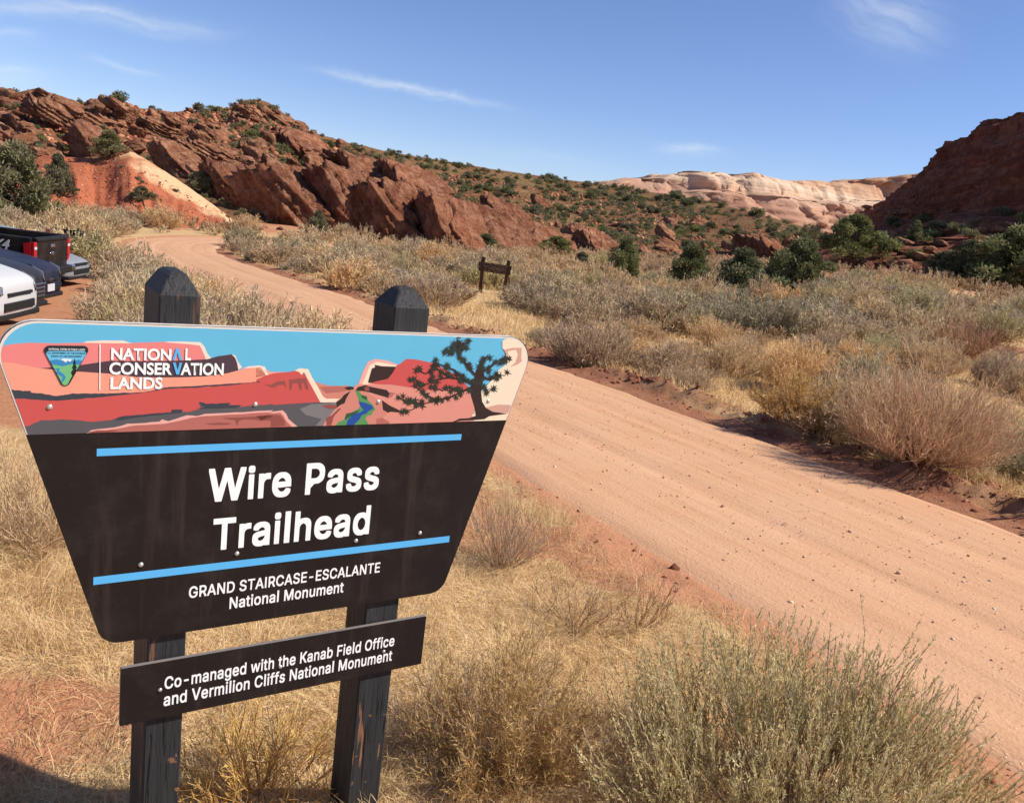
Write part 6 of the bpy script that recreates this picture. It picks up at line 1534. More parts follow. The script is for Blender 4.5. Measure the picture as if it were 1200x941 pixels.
# hillside scrub: one small mesh each, copied
HS = []
for k in range(5):
    r = np.random.default_rng(600 + k)
    n_cl = 12; a = r.uniform(0, 6.3, n_cl); rr = .42 * np.sqrt(r.random(n_cl))
    cen = np.stack([rr * np.cos(a), rr * np.sin(a), .2 + .55 * r.random(n_cl) * (1 - rr)], -1)
    v, f, t = crown_leaves(r, cen, r.uniform(.16, .26, n_cl), 760, .105, r.uniform(.1, .9, n_cl))
    HS.append((v, f, t))
HSM = []
for mt in (M_JUN, M_JUNG):
    for q in HS:
        m_ = np_mesh('scrub_bush', q[0], q[1], {'tint': q[2]}); m_.materials.append(mt); HSM.append(m_)
rh = np.random.default_rng(31)
SZ = [([(330, 148), (400, 163), (560, 192), (700, 214), (850, 238), (960, 270), (960, 296), (800, 292), (700, 280), (560, 236), (430, 196), (350, 172)], 230, (5, 13.5), 'dark green juniper scrub on the long slope below the skyline', 'scrub on the long slope'),
      ([(0, 135), (100, 118), (250, 128), (330, 150), (400, 195), (300, 215), (160, 175), (0, 180)], 62, (5, 14), 'green bush among the red rocks of the left ridge', 'bushes among the rocks of the left ridge'),
      ([(10, 195), (140, 190), (250, 245), (240, 260), (20, 255)], 22, (4, 9), 'low bush dotted on the red clay slope', 'bushes on the clay slope')]
extra = []
for poly, n, (s0, s1), lab, grp in SZ:
    xs = [p[0] for p in poly]; ys = [p[1] for p in poly]; k = 0
    while k < n:
        q = (rh.uniform(min(xs), max(xs)), rh.uniform(min(ys), max(ys)))
        if not inside(q, poly): continue
        if n > 100 and fbm2(np.array([q[0]]), np.array([q[1] * 2.2]), 34, 2, 131)[0] < rh.uniform(-.45, .25): continue
        k += 1
        hit = L(*q)
        if hit is None: continue
        p, d = hit
        s = rh.uniform(s0, s1) * d / F_PX * (1.15 if rh.random() < .2 else .85)
        o = bpy.data.objects.new('scrub_bush', HSM[int(rh.integers(5)) + (5 if rh.random() < .55 else 0)]); COL.objects.link(o)
        o.location = (p[0], p[1], p[2] - .08 * s); o.rotation_euler = (0, 0, rh.uniform(0, 6.3)); o.scale = (s * 1.15, s * 1.15, s * rh.uniform(.75, 1.1))
        tag(o, lab, 'bush', grp)
n_ = 0
while n_ < 34:
    q = cliff_hit(rh.uniform(990, 1210), rh.uniform(252, 322))
    n_ += 1
    if q is None: continue
    s = rh.uniform(7, 20) * math.hypot(q[0], q[1]) / F_PX
    o = bpy.data.objects.new('scrub_bush', HSM[int(rh.integers(10))]); COL.objects.link(o)
    o.location = (q[0], q[1], q[2] - .08 * s); o.rotation_euler = (0, 0, rh.uniform(0, 6.3)); o.scale = (s * 1.1, s * 1.1, s * .9)
    tag(o, 'green bush on the stony talus below the dark canyon wall', 'bush', 'bushes below the canyon wall')
# the rest of the scrub, too many to count
items_ = []
k = 0
while k < 11000:
    q = (rh.uniform(-60, 985), rh.uniform(110, 312)); k += 1
    hit = L(*q)
    if hit is None or hit[1] < 84: continue
    (p, d) = hit
    if hill_z(p[:1], p[1:2])[0] < p[2] - .3: continue
    soft = sstep(100, 420, q[0])
    if fbm2(np.array([q[0]]), np.array([q[1] * 2.2]), 28, 3, 133)[0] < rh.uniform(-.5, .2): continue
    if rh.random() > .14 + .70 * soft: continue
    s = rh.uniform(2.2, 8.5) * d / F_PX
    items_.append((p[0], p[1], p[2] - .1 * s, s, rh.uniform(0, 6.3), int(rh.integers(5)), rh.uniform(-.2, .2)))
HS2 = []
for k in range(5):
    v, f, t = HS[k]; nf = len(f)
    sel = np.arange(0, nf, 4); vv = v.reshape(-1, 4, 3)[sel]; c = vv.mean(1, keepdims=True)
    HS2.append(((c + (vv - c) * 1.6).reshape(-1, 3), np.arange(len(sel) * 4).reshape(-1, 4)[:, [0, 1, 3, 2]], t.reshape(-1, 4)[sel].ravel()))
merge_scatter('hill_scrub', items_, HS2, M_JUNG)
# scrub on top of the far mesa and on the canyon talus
# ------------------------------------------------------------------ straw, clods, gravel
def straw(name, X, Y, Z, length, width, flatness, rng_, mat=None, segs=2):
    N = len(X)
    base = np.stack([X, Y, Z], -1)
    a = 6.28 * (fbm2(X, Y, .35, 2, 91) + 1) * 1.3 + rng_.normal(0, 1.1, N)
    fl = np.clip(flatness + rng_.normal(0, .22, N), .05, 1)
    h = np.stack([np.cos(a) * fl, np.sin(a) * fl, np.sqrt(1 - fl ** 2 * .96)], -1)
    L_ = length * rng_.uniform(.45, 1.35, N)
    tip = base + h * L_[:, None]
    ctrl = base + np.stack([h[:, 0] * .25, h[:, 1] * .25, np.clip(h[:, 2] * .75 + .22, .15, 1)], -1) * L_[:, None] * .7
    base[:, 2] -= .01
    V, Fq, ii = strands(base, tip, ctrl, np.full(N, 1.0) * width, segs, rng_, .35)
    tone = np.clip(.5 + .35 * fbm2(X, Y, .6, 3, 93) + .22 * rng_.normal(size=N), 0, 1)
    me = np_mesh(name, V, Fq, {'tint': tone[ii]})
    return tag(link(name, me, mat or M_STRAW), kind='stuff')
rg = np.random.default_rng(51)
def spread(n, d0, d1, a0, a1, power=1.0):
    a = np.radians(rg.uniform(a0, a1, n)); u = rg.random(n)
    d = (d0 ** power + u * (d1 ** power - d0 ** power)) ** (1 / power)
    return np.sin(a) * d, np.cos(a) * d
# round the sign
x, y = spread(250000, 1.5, 8.5, -46, 40, 1.25)
o_ = road_off(x, y); bare = straw_mask(x, y, o_)
keep = (o_ < -ROAD_HW - .12) & (rg.random(len(x)) < np.clip(1.25 - 1.25 * bare, .04, 1)) & (parking(x, y) < .1)
x, y = x[keep], y[keep]; z = ground_z(x, y, o_[keep])
tall = fbm2(x, y, .9, 3, 95)
straw('dry_grass', x, y, z, .085 + .09 * sstep(.05, .55, tall), .0026, .90 - .35 * sstep(0, .5, tall), rg)
# rest of the near flats
x, y = spread(260000, 8.0, 44, -46, 42, 1.3)
o_ = road_off(x, y); bare = straw_mask(x, y, o_)
w_ = np.where((o_ > 0) & (y < 27), 1.0, .3) * np.clip(1.3 - 1.2 * bare, .03, 1) * np.clip(.75 + .8 * fbm2(x, y, 3.2, 3, 97), .1, 1)
keep = (np.abs(o_) > ROAD_HW + .55) & (rg.random(len(x)) < w_) & (parking(x, y) < .1)
x, y = x[keep], y[keep]; d = np.hypot(x, y); z = ground_z(x, y, o_[keep])
straw('dry_grass', x, y, z, .12 + .0025 * d, .004 + .0005 * d, .6, rg, segs=1)

def stones(name, X, Y, Z, S, seed, mat, kinds=5, flat_=.6):
    pr = []
    for k in range(kinds):
        r = np.random.default_rng(seed + k); V, Fc = ICO[2]
        sel = ico1
        V = ico1[0] * (1 + .75 * fbm(ico1[0] * 1.9 + k * 5 + seed, 2, seed + k))[:, None] * np.array([1, r.uniform(.6, .9), flat_])
        pr.append((V, ico1[1]))
    r = np.random.default_rng(seed)
    Vs, Fs, T = [], [], []; off = 0
    for i in range(len(X)):
        v, f = pr[i % kinds]; a = r.uniform(0, 6.3); ca, sa = math.cos(a) * S[i], math.sin(a) * S[i]
        W = np.stack([v[:, 0] * ca - v[:, 1] * sa + X[i], v[:, 0] * sa + v[:, 1] * ca + Y[i], v[:, 2] * S[i] + Z[i]], -1)
        Vs.append(W); Fs.append(f + off); T.append(np.full(len(v), r.random())); off += len(v)
    me = np_mesh(name, np.concatenate(Vs), np.concatenate(Fs), {'tint': np.concatenate(T)})
    return tag(link(name, me, mat), kind='stuff')
ico1 = ico(1)
def mat_stone(name, c1, c2, c3):
    k = NT(name)
    c = k.ramp(k.attr('tint'), [(0, c1), (.6, c2), (1, c3)])
    n = k.noise(k.world(), 60, 4)
    c = k.mix(k.math('MULTIPLY', n, .5), c, c1)
    k.bump(n, .5, .01)
    return k.done(c, .95, .08)
M_GRAVEL = mat_stone('road_pebbles', srgb(170, 124, 96), srgb(206, 164, 134), srgb(236, 214, 188))
M_CLOD = mat_stone('earth_clods', srgb(104, 64, 48), srgb(140, 90, 68), srgb(172, 118, 92))
# pebbles on the road
n = 14000
s = rg.integers(0, len(ROAD_P), n * 3); u = np.clip(rg.normal(.1, .55, n * 3), -1.0, 1.0)
P_ = ROAD_P[s] + ROAD_N[s] * (u * ROAD_HW)[:, None] + rg.normal(0, .15, (n * 3, 2))
dd = np.hypot(P_[:, 0], P_[:, 1]); k_ = (dd < 22) & (P_[:, 1] > 0)
P_ = P_[k_][:n]; u = u[k_][:n]
S_ = np.clip(rg.lognormal(-5.25, .5, len(P_)), .0025, .02)
Z_ = ground_plain(P_[:, 0], P_[:, 1]) - .10 * sstep(.86, 1.1, np.abs(u)) + .025 * (1 - u ** 2) + fbm2(P_[:, 0], P_[:, 1], .9, 4, 61) * .016 + S_ * .12
stones('road_gravel', P_[:, 0], P_[:, 1], Z_, S_, 700, M_GRAVEL)
# clods along the bermed edges
n = 13000
s = rg.integers(0, len(ROAD_P), n); far_side = rg.random(n) < .66
u = np.where(far_side, ROAD_HW + np.abs(rg.normal(.48, .30, n)), -(ROAD_HW + rg.normal(.12, .26, n)))
P_ = ROAD_P[s] + ROAD_N[s] * u[:, None] + rg.normal(0, .12, (n, 2))
k_ = np.hypot(P_[:, 0], P_[:, 1]) < 34; P_ = P_[k_]
S_ = np.clip(rg.lognormal(-4.0, .6, len(P_)), .006, .085) * np.where(far_side[k_], 1, .5)
stones('dirt_clods', P_[:, 0], P_[:, 1], ground_z(P_[:, 0], P_[:, 1]) - S_ * .1, S_, 720, M_CLOD, 6, .75)

# rubble between the rocks of the ridge and on the clay slope
def rubble(name, polys, n, s0, s1, mat, seed):
    P3, S = [], []
    xs = [p[0] for q in polys for p in q]; ys = [p[1] for q in polys for p in q]
    while len(P3) < n:
        q = (rg.uniform(min(xs), max(xs)), rg.uniform(min(ys), max(ys)))
        if not any(inside(q, c) for c in polys): continue
        hit = L(*q)
        if hit is None: P3.append((0, -50, -5)); S.append(.01); continue
        P3.append(hit[0]); S.append((s0 + (s1 - s0) * rg.random() ** 3) * hit[1] / F_PX)
    P3 = np.array(P3); S = np.array(S)
    stones(name, P3[:, 0], P3[:, 1], P3[:, 2], S, seed, mat, 7, .7)
M_RUBBLE = mat_stone('red_rubble', srgb(120, 70, 52), srgb(176, 112, 84), srgb(216, 158, 124))
rubble('rock_rubble', [[(0, 120), (60, 108), (300, 120), (360, 160), (430, 190), (300, 250), (240, 215), (150, 172), (0, 182)]], 5200, .8, 4.2, M_RUBBLE, 740)
rubble('rock_rubble', [[(430, 185), (560, 210), (760, 240), (950, 280), (940, 308), (700, 296), (560, 245)]], 2600, .8, 3.4, M_RUBBLE, 750)
rubble('slope_stones', [[(0, 190), (140, 184), (262, 250), (255, 262), (0, 262)]], 1500, .5, 1.8, M_RUBBLE, 760)

# ------------------------------------------------------------------ vehicles
def paint(name, col, rough=.28):
    k = NT(name)
    n = k.noise(k.coord(), 3, 5)
    dust = k.math('MULTIPLY', k.ramp(n, [(.4, 0), (.8, .12)]), .6)
    k.done(k.mix(dust, col, srgb(176, 136, 108)), k.math('ADD', k.math('MULTIPLY', n, .25), rough), .18)
    k.b.inputs['Coat Weight'].default_value = .03; k.b.inputs['Coat Roughness'].default_value = .08
    return k.m
P_WHITE, P_BLACK, P_NAVY, P_DARK, P_SILVER = (paint('white_car_paint', (.50, .50, .50)), paint('black_car_paint', (.012, .011, .011)), paint('navy_car_paint', (.012, .017, .035)),
                                              paint('charcoal_car_paint', (.018, .02, .026)), paint('silver_car_paint', (.22, .23, .24)))
M_TYRE = flat('tyre_rubber', (.02, .02, .02), .85, .2); M_RIM = flat('alloy_rim', (.45, .45, .46), .35, .5, .8)
M_TRIM = flat('black_plastic_trim', (.018, .018, .019), .55, .3); M_CHROME = flat('chrome_trim', (.7, .7, .7), .15, .5, 1.0)
M_LAMP = flat('headlamp_glass', (.16, .17, .19), .12, .6, .3); M_TAIL = flat('red_tail_lens', (.42, .012, .018), .2, .5); M_AMBER = flat('amber_lens', (.5, .18, .03), .25, .5)
k_ = NT('tinted_glass'); k_.done(k_.mix(k_.noise(k_.coord(), 4, 3), (.012, .02, .02), (.03, .045, .042)), .06, .6); M_CARGLASS = k_.m
M_PLATE = flat('number_plate', srgb(196, 196, 200), .4, .3)

def loft(name, st, mat, parent, cap=True, bevel=.02):
    """st: stations (x, [(y,z) half outline from bottom centre to top centre])"""
    bm = bmesh.new(); rings = []
    for x, h in st:
        full = h + [(-y, z) for y, z in reversed(h) if y > 1e-4]
        rings.append([bm.verts.new((x, y, z)) for y, z in full])
    for a, b in zip(rings[:-1], rings[1:]):
        for j in range(len(a)): bm.faces.new((a[j], b[j], b[(j + 1) % len(a)], a[(j + 1) % len(a)]))
    if cap: bm.faces.new(rings[0]); bm.faces.new(rings[-1][::-1])
    o = bm_obj(name, bm, mat, parent, True)
    md = o.modifiers.new('soft', 'SUBSURF'); md.levels = 1; md.render_levels = 2
    return o
def sec(w, zl, zs, zt, wt, tuck=.06):
    """half section: width w between sill zl and shoulder zs, top at zt with half width wt"""
    return [(0, zl), (w - tuck, zl), (w - .01, zl + .10), (w, (zl + zs) / 2), (w - .015, zs), (wt, zt - .03), (wt * .6, zt), (0, zt)]
def wheel(parent, x, y, r=.36, w=.24, spokes=5):
    s = 1 if y > 0 else -1
    o = empty('wheel', (x, y, r)); o.parent = parent
    bm = bmesh.new()
    prof = [(r * .62, -w / 2), (r * .93, -w / 2), (r, -w / 2 + .03), (r, w / 2 - .03), (r * .93, w / 2), (r * .62, w / 2)]
    rings = []
    for k in range(28):
        a = 2 * math.pi * k / 28; rings.append([bm.verts.new((p * math.cos(a), q, p * math.sin(a))) for p, q in prof])
    for k in range(28):
        a, b = rings[k], rings[(k + 1) % 28]
        for j in range(6): bm.faces.new((a[j], b[j], b[(j + 1) % 6], a[(j + 1) % 6]))
    bm_obj('tyre', bm, M_TYRE, o, True)
    bm = bmesh.new()
    bm_cyl(bm, (0, -w * .30, 0), (0, s * w * .30, 0), r * .63, seg=24)
    for k in range(spokes):
        a = 2 * math.pi * k / spokes
        bm_box(bm, (math.cos(a) * r * .33, s * w * .36, math.sin(a) * r * .33), (r * .56, w * .1, r * .16), Matrix.Rotation(-a, 3, 'Y'))
    bm_cyl(bm, (0, s * w * .3, 0), (0, s * w * .44, 0), r * .16, seg=12)
    bm_obj('rim', bm, M_RIM, o)
    return o
def quad_part(name, pts, mat, parent, thick=.012):
    """a flat panel given by its corners, thickened along its normal"""
    p = [Vector(q) for q in pts]; n = (p[1] - p[0]).cross(p[2] - p[0]).normalized() * thick
    bm = bmesh.new()
    a = [bm.verts.new(q + n) for q in p]; b = [bm.verts.new(q) for q in p]
    bm.faces.new(a); bm.faces.new(b[::-1])
    for i in range(len(p)): bm.faces.new((b[i], b[(i + 1) % len(p)], a[(i + 1) % len(p)], a[i]))
    return bm_obj(name, bm, mat, parent)

def suv(name, label, pos, yaw, P, hood_front=.86, hood_back=1.08, roof=1.72, Ln=4.8, wid=.93, grille='bar', plate=False, emblem=False, intake_open=False):
    o = empty(name, pos, yaw); tag(o, label, 'car', 'cars parked side by side beyond the brush')
    f, b = Ln / 2, -Ln / 2
    W = wid
    loft('body', [(b, sec(W - .14, .42, .8, 1.0, W - .30)), (b + .10, sec(W - .04, .30, .95, 1.12, W - .14)), (b + .6, sec(W, .26, 1.0, 1.14, W - .06)), (0, sec(W, .24, 1.0, 1.12, W - .06)),
                  (f - 1.55, sec(W, .24, .99, hood_back, W - .10)), (f - .95, sec(W, .25, .95, hood_back - .05, W - .16)), (f - .40, sec(W - .05, .26, hood_front - .08, hood_front + .05, W - .24)),
                  (f - .10, sec(W - .17, .26, hood_front - .16, hood_front - .03, W - .32)), (f, sec(W - .34, .30, hood_front - .26, hood_front - .14, W - .44))], P, o)
    loft('cabin', [(b + .18, sec(W - .16, 1.0, 1.05, 1.30, W - .34)), (b + .55, sec(W - .10, 1.0, 1.15, roof - .04, W - .28)), (b + 1.2, sec(W - .08, 1.0, 1.2, roof, W - .24)), (.1, sec(W - .08, 1.0, 1.2, roof, W - .24)),
                   (.55, sec(W - .08, 1.0, 1.2, roof - .06, W - .26)), (f - 1.45, sec(W - .12, .98, 1.02, 1.10, W - .22))], P, o)
    # windscreen and side glass stand a little proud of the cabin
    loft('windscreen', [(.50, [(0, roof - .10), (W - .34, roof - .10), (W - .34, roof - .085), (0, roof - .06)]), (f - 1.30, [(0, 1.03), (W - .20, 1.03), (W - .20, 1.06), (0, 1.09)])], M_CARGLASS, o)
    for s in (1, -1):
        pts = [(b + .7, s * (W - .095), 1.13), (.85, s * (W - .095), 1.13), (.35, s * (W - .225), roof - .16), (b + .85, s * (W - .235), roof - .16)]
        quad_part('side_window', pts if s < 0 else pts[::-1], M_CARGLASS, o, .02)
        # swept headlamp
        pts = [(f - .74, s * (W + .005), hood_front - .04), (f - .24, s * (W - .06), hood_front - .26), (f + .0, s * (W - .40), hood_front - .27), (f - .03, s * (W - .44), hood_front - .17), (f - .10, s * (W - .25), hood_front - .10), (f - .42, s * (W - .05), hood_front - .02)]
        hl = quad_part('headlight', pts if s < 0 else pts[::-1], M_LAMP, o, .025)
        bm = bmesh.new(); bm_box(bm, (f - .17, s * (W - .17), .46), (.10, .20, .10), bevel=.02); bm_obj('fog_lamp_recess', bm, M_TRIM, o)
        bm = bmesh.new(); bm_box(bm, (f - 1.62, s * (W + .10), 1.08), (.14, .20, .14), bevel=.03); bm_obj('door_mirror', bm, P, o)
        bm = bmesh.new(); bm_box(bm, (b + .10, s * (W - .15), .95), (.12, .14, .22), bevel=.02); bm_obj('tail_light', bm, M_TAIL, o)
        for wx in (f - .92, b + .92): wheel(o, wx, s * (W - .11))
    bm = bmesh.new()
    if grille == 'bar':
        bm_box(bm, (f - .03, 0, .64), (.10, W * .80, .05), bevel=.012); bm_box(bm, (f - .04, 0, .45), (.10, W * 1.0, .13), bevel=.015)
    else:
        for k in range(4): bm_box(bm, (f - .02, 0, .46 + k * .075), (.09, W * (1.0 + .04 * k), .035), bevel=.008)
    bm_obj('grille', bm, M_TRIM if grille == 'bar' else M_CHROME, o)
    bm = bmesh.new(); bm_box(bm, (f - .13, 0, .29), (.22, W * 1.5, .10), bevel=.03); bm_obj('lower_bumper', bm, M_TRIM, o)
    if plate:
        bm = bmesh.new(); bm_box(bm, (f + .03, 0, .48), (.02, .31, .155), bevel=.004); bm_obj('number_plate', bm, M_PLATE, o)
    if emblem:
        bm = bmesh.new(); bm_box(bm, (f + .02, 0, .64), (.03, .20, .045), bevel=.006); bm_box(bm, (f + .022, 0, .64), (.03, .075, .085), bevel=.006); bm_obj('emblem', bm, M_CHROME, o)
    return o
def nose_at(px, py, yaw, Ln, dist=None):
    """ground position of a car's middle from the pixel under its nose"""
    q = at(px, py, dist) if dist else G(px, py)
    hx, hy = math.cos(yaw), math.sin(yaw)
    c = q[:2] - np.array([hx, hy]) * Ln / 2
    return (c[0], c[1], gz_at(c[0], c[1]))
YAW = .10
suv('white_suv', 'white SUV with black lower grille, nearest of the parked cars', nose_at(24, 371, YAW, 4.8, 15.3), YAW, P_WHITE, .92, 1.12, 1.73)
suv('dark_suv', 'charcoal SUV with bright headlamp parked between the white and the navy car', nose_at(37, 361, YAW, 4.8, 17.8), YAW, P_DARK, .98, 1.14, 1.74, grille='slats')
suv('navy_suv', 'dark navy SUV with a number plate on its front bumper beside the black truck', nose_at(58, 355, YAW, 4.8, 20.3), YAW, P_NAVY, .96, 1.16, 1.75, plate=True, emblem=True)
suv('grey_car', 'grey car whose nose shows behind the black pickup truck', nose_at(96, 337, YAW, 4.6, 25.4), YAW, P_SILVER, .76, .94, 1.40, Ln=4.6)

def pickup(pos, yaw):
    o = empty('pickup_truck', pos, yaw); tag(o, 'black pickup truck parked tail out with a red tail lamp and white bedside letters', 'truck', 'cars parked side by side beyond the brush')
    W = .98; b = -2.9; f = 2.9
    P = P_BLACK
    zb, zt = .62, 1.40
    # bed: two side walls, floor and headboard
    bm = bmesh.new()
    for s in (1, -1): bm_box(bm, (b + .97, s * (W - .06), (zb + zt) / 2), (1.94, .12, zt - zb), bevel=.035)
    bm_box(bm, (b + .97, 0, zb + .06), (1.9, W * 1.8, .08)); bm_box(bm, (b + 1.90, 0, (zb + zt) / 2), (.08, W * 1.85, zt - zb))
    bm_obj('bed', bm, P, o)
    bm = bmesh.new(); bm_box(bm, (b - .02, 0, (zb + zt) / 2 + .01), (.075, W * 2 - .30, zt - zb - .03), bevel=.02)
    bm_box(bm, (b - .045, 0, zt - .06), (.09, W * 2 - .30, .07), bevel=.02)
    tg = bm_obj('tailgate', bm, P, o)
    bm = bmesh.new(); bm_box(bm, (b - .065, 0, zt - .22), (.03, .24, .08), bevel=.015); bm_obj('handle', bm, M_CHROME, tg)
    bm = bmesh.new(); bmesh.ops.create_uvsphere(bm, u_segments=20, v_segments=10, radius=1, matrix=Matrix.Translation((b - .062, 0, zt - .40)) @ Matrix.Diagonal((.02, .115, .05, 1))); bm_obj('emblem', bm, M_CHROME, tg, True)
    for s in (1, -1):
        pts = [(b - .03, s * (W - .02), zt - .10), (b - .03, s * (W - .16), zt - .10), (b - .03, s * (W - .16), zt - .62), (b - .03, s * (W - .06), zt - .56), (b - .03, s * (W - .02), zt - .44)]
        tl_ = quad_part('tail_light', pts if s < 0 else pts[::-1], M_TAIL, o, -.05 if False else .04)
        pts = [(b - .02, s * (W + .004), zt - .10), (b + .15, s * (W + .004), zt - .14), (b + .13, s * (W + .004), zt - .44), (b - .02, s * (W + .004), zt - .62)]
        quad_part('tail_light', pts if s > 0 else pts[::-1], M_TAIL, o, .012)
        for q in (.24, .46):
            bm = bmesh.new(); bm_box(bm, (b - .075, s * (W - .09), zt - q), (.012, .12, .06), bevel=.004); bm_obj('reversing_lamp', bm, M_PLATE if q < .3 else M_TAIL, o)
        for wx in (b + 1.15, f - 1.0): wheel(o, wx, s * (W - .13), .41, .28, 6)
        bm = bmesh.new(); bm_box(bm, (f - 2.05, s * (W + .14), 1.42), (.16, .24, .22), bevel=.03); bm_obj('door_mirror', bm, P, o)
    loft('cab', [(b + 1.98, sec(W, .50, 1.30, 1.42, W - .06)), (b + 2.05, sec(W, .48, 1.32, 1.95, W - .22)), (b + 2.6, sec(W, .46, 1.32, 2.0, W - .20)), (b + 3.6, sec(W, .46, 1.30, 1.96, W - .22)), (b + 4.25, sec(W, .46, 1.26, 1.34, W - .10)),
                  (f - .45, sec(W, .48, 1.2, 1.28, W - .14)), (f - .04, sec(W - .06, .50, 1.05, 1.18, W - .20)), (f, sec(W - .1, .55, 1.0, 1.1, W - .24))], P, o)
    quad_part('rear_window', [(b + 2.02, .60, 1.46), (b + 2.06, .58, 1.86), (b + 2.06, -.58, 1.86), (b + 2.02, -.60, 1.46)], M_CARGLASS, o, .03)
    for s in (1, -1):
        pts = [(b + 2.25, s * (W - .02), 1.38), (b + 3.95, s * (W - .02), 1.38), (b + 3.55, s * (W - .17), 1.84), (b + 2.3, s * (W - .17), 1.84)]
        quad_part('side_window', pts if s < 0 else pts[::-1], M_CARGLASS, o, .03)
    bm = bmesh.new(); bm_box(bm, (b - .12, 0, .60), (.22, W * 2 - .5, .18), bevel=.03); rbp = bm_obj('rear_bumper', bm, M_TRIM, o)
    for s in (1, -1):
        bm = bmesh.new(); bm_box(bm, (b - .11, s * (W - .16), .60), (.23, .26, .19), bevel=.04); bm_obj('bumper_corner', bm, M_CHROME, rbp)
    bm = bmesh.new(); bm_box(bm, (b - .24, 0, .60), (.015, .31, .13), bevel=.004); bm_obj('number_plate', bm, M_TRIM, rbp)
    bm = bmesh.new(); bm_box(bm, (b - .3, 0, .44), (.3, .07, .07)); bm_obj('tow_hitch', bm, M_TRIM, rbp)
    bm = bmesh.new(); bm_cyl(bm, (b - .12, -.55, .38), (b + .6, -.55, .38), .035, seg=10); bm_obj('exhaust_pipe', bm, M_CHROME, o)
    # bedside letters, on both flanks
    for s in (1, -1):
        c = bpy.data.curves.new('lettering', 'FONT'); c.body = 'FX4'; c.size = .30; c.shear = .25; c.extrude = .004; c.offset = .008
        t = bpy.data.objects.new('lettering', c); COL.objects.link(t); bpy.context.view_layer.update()
        me = bpy.data.meshes.new_from_object(t.evaluated_get(bpy.context.evaluated_depsgraph_get()))
        bpy.data.objects.remove(t); bpy.data.curves.remove(c); me.name = 'lettering'
        me.materials.clear()
        l = link('lettering', me, M_PLATE, o)
        if s > 0: l.location = (b + .98, W + .004, zt - .32); l.rotation_euler = (math.pi / 2, 0, math.pi)
        else: l.location = (b + .40, -W - .004, zt - .32); l.rotation_euler = (math.pi / 2, 0, 0)
    return o
ty = math.pi + .12
q = G(58, 352)
q = at(58, 352, 22.9)
tc_ = np.array([q[0] + math.cos(ty) * 2.9, q[1] + math.sin(ty) * 2.9])
pickup((tc_[0], tc_[1], gz_at(q[0], q[1]) - .0), ty)

# ------------------------------------------------------------------ brown wooden sign, kiosk rail, post, back of another sign
def mat_wood(name, a, b, c_):
    k = NT(name)
    g = k.noise(k.coord('Object', (.25, 1, 1)), 40, 6, .65); n = k.noise(k.coord(), 5, 4)
    c = k.mix(g, srgb(*a), srgb(*b)); c = k.mix(k.ramp(n, [(.5, 0), (.8, .6)]), c, srgb(*c_))
    k.bump(g, .7, .01); return k.done(c, .9, .1)
M_OLDWOOD = mat_wood('weathered_brown_wood', (58, 42, 34), (98, 74, 60), (128, 100, 82))
M_REDWOOD = mat_wood('red_brown_wood', (78, 44, 34), (120, 72, 54), (146, 96, 72))
M_ROUTED = flat('routed_lettering', srgb(146, 122, 102), .9, .1)
q = G(576, 346)
dbs = math.hypot(q[0], q[1])
o = empty('wooden_sign', (q[0], q[1], gz_at(q[0], q[1])), -.22)
tag(o, 'old brown routed wood sign on two posts standing in the sagebrush across the road', 'sign')
u_ = dbs / F_PX
hw = 20 * u_
for s in (-1, 1):
    bm = bmesh.new(); bm_box(bm, (s * hw * .74, .06, 19 * u_ ), (4.2 * u_, .10, 44 * u_), Matrix.Rotation(.02 * s, 3, 'Y'), bevel=.01); bm_obj('post', bm, M_OLDWOOD, o)
bm = bmesh.new(); bm_cyl(bm, (hw * .76, .1, 30 * u_), (hw * 1.0, .55, -.1), .035, seg=8); bm_obj('brace', bm, M_OLDWOOD, o)
bm = bmesh.new()
bm_box(bm, (0, -.01, 32.6 * u_), (2 * hw, .05, 5.2 * u_), bevel=.008); bm_box(bm, (0, -.012, 27.2 * u_), (2 * hw * .97, .05, 5.2 * u_), bevel=.008)
bd = bm_obj('sign_board', bm, M_OLDWOOD, o)
# weathered, unreadable routed lines
rw = random.Random(4)
bm = bmesh.new()
for zz_ in (34.0, 31.4, 28.6, 26.2):
    x = -hw * .7
    while x < hw * .7:
        w_ = rw.uniform(.03, .075)
        if rw.random() < .8: bm_box(bm, (x + w_ / 2, -.038, zz_ * u_), (w_, .006, .030))
        x += w_ + rw.uniform(.012, .05)
bm_obj('routed_lettering', bm, M_ROUTED, bd)

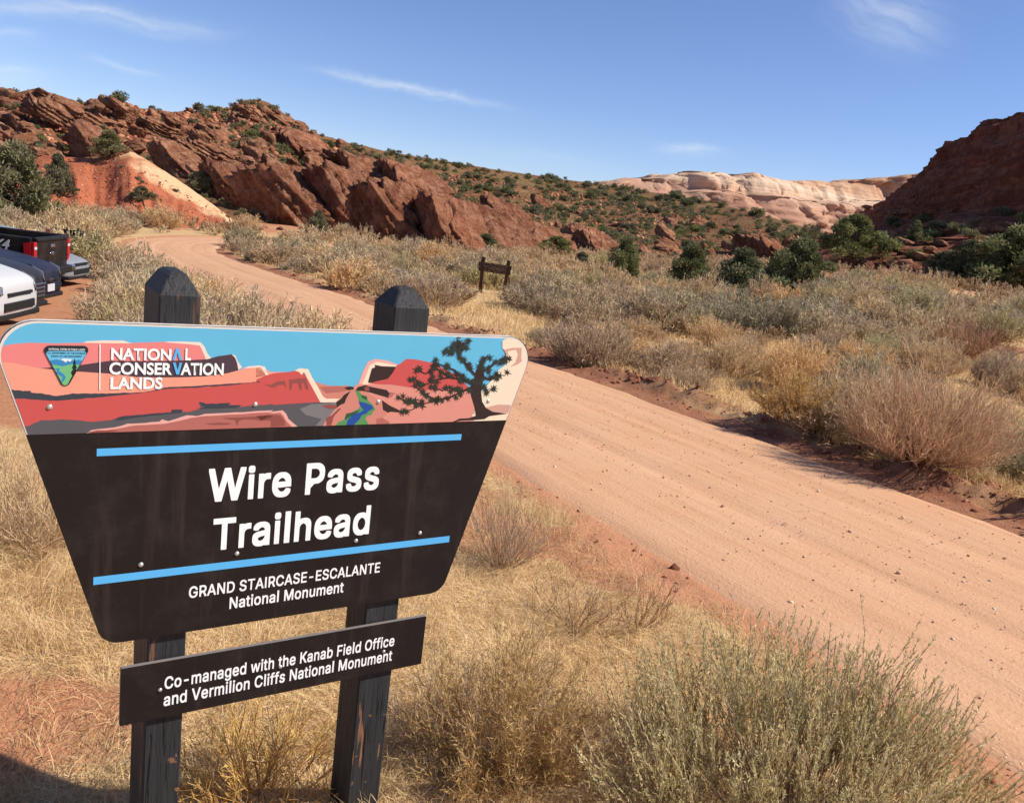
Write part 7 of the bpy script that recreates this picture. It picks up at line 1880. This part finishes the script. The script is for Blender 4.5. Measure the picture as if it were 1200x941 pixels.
kd = 31.0
def ground_at(px, d):
    q = at(px, 300, d); return (float(q[0]), float(q[1]), gz_at(q[0], q[1]))
g = ground_at(57, kd); o = empty('rail_kiosk', g, .35); tag(o, 'red brown timber rail kiosk behind the black pickup truck', 'kiosk')
for x, h in ((-.50, 1.05), (-.02, 1.22), (.30, 1.12), (.52, 1.12)):
    bm = bmesh.new(); bm_box(bm, (x, 0, h / 2 - .1), (.12, .12, h + .2), bevel=.01); bm_obj('post', bm, M_REDWOOD, o)
for z in (.55, .92):
    bm = bmesh.new(); bm_box(bm, (0, -.085, z), (1.15, .045, .16), bevel=.008); bm_obj('rail', bm, M_REDWOOD, o)
bm = bmesh.new(); bm_box(bm, (-.50, 0, 1.12), (.26, .22, .06), bevel=.01); bm_obj('cap_board', bm, flat('pale_board', srgb(206, 170, 130), .8), o)
g = ground_at(83, 28.0); o = empty('marker_post', g, .2); tag(o, 'short square red brown marker post beside the black truck tail', 'post')
bm = bmesh.new(); bm_box(bm, (0, 0, .28), (.115, .115, .90), bevel=.012); s_ = bm_obj('shaft', bm, M_REDWOOD, o)
bm = bmesh.new(); bmesh.ops.create_cone(bm, cap_ends=True, segments=4, radius1=.08, radius2=.02, depth=.05, matrix=Matrix.Translation((0, 0, .755)) @ Matrix.Rotation(math.pi / 4, 4, 'Z')); bm_obj('cap', bm, M_REDWOOD, o)
g = ground_at(86, 32.0); o = empty('sign_back', g, .2); tag(o, 'back of a small black trapezoid sign on two posts beyond the parked cars', 'sign')
bm = bmesh.new()
tz = [(-.20, .72), (.20, .72), (.33, 1.18), (-.33, 1.18)]
a = [bm.verts.new((x, -.012, z)) for x, z in tz]; b = [bm.verts.new((x, .012, z)) for x, z in tz]
bm.faces.new(a); bm.faces.new(b[::-1])
for i in range(4): bm.faces.new((b[i], b[(i + 1) % 4], a[(i + 1) % 4], a[i]))
bm_obj('board', bm, M_TRIM, o)
for s in (-1, 1):
    bm = bmesh.new(); bm_box(bm, (s * .17, -.06, .53), (.08, .08, 1.46), bevel=.008); bm_obj('post', bm, M_POST, o)
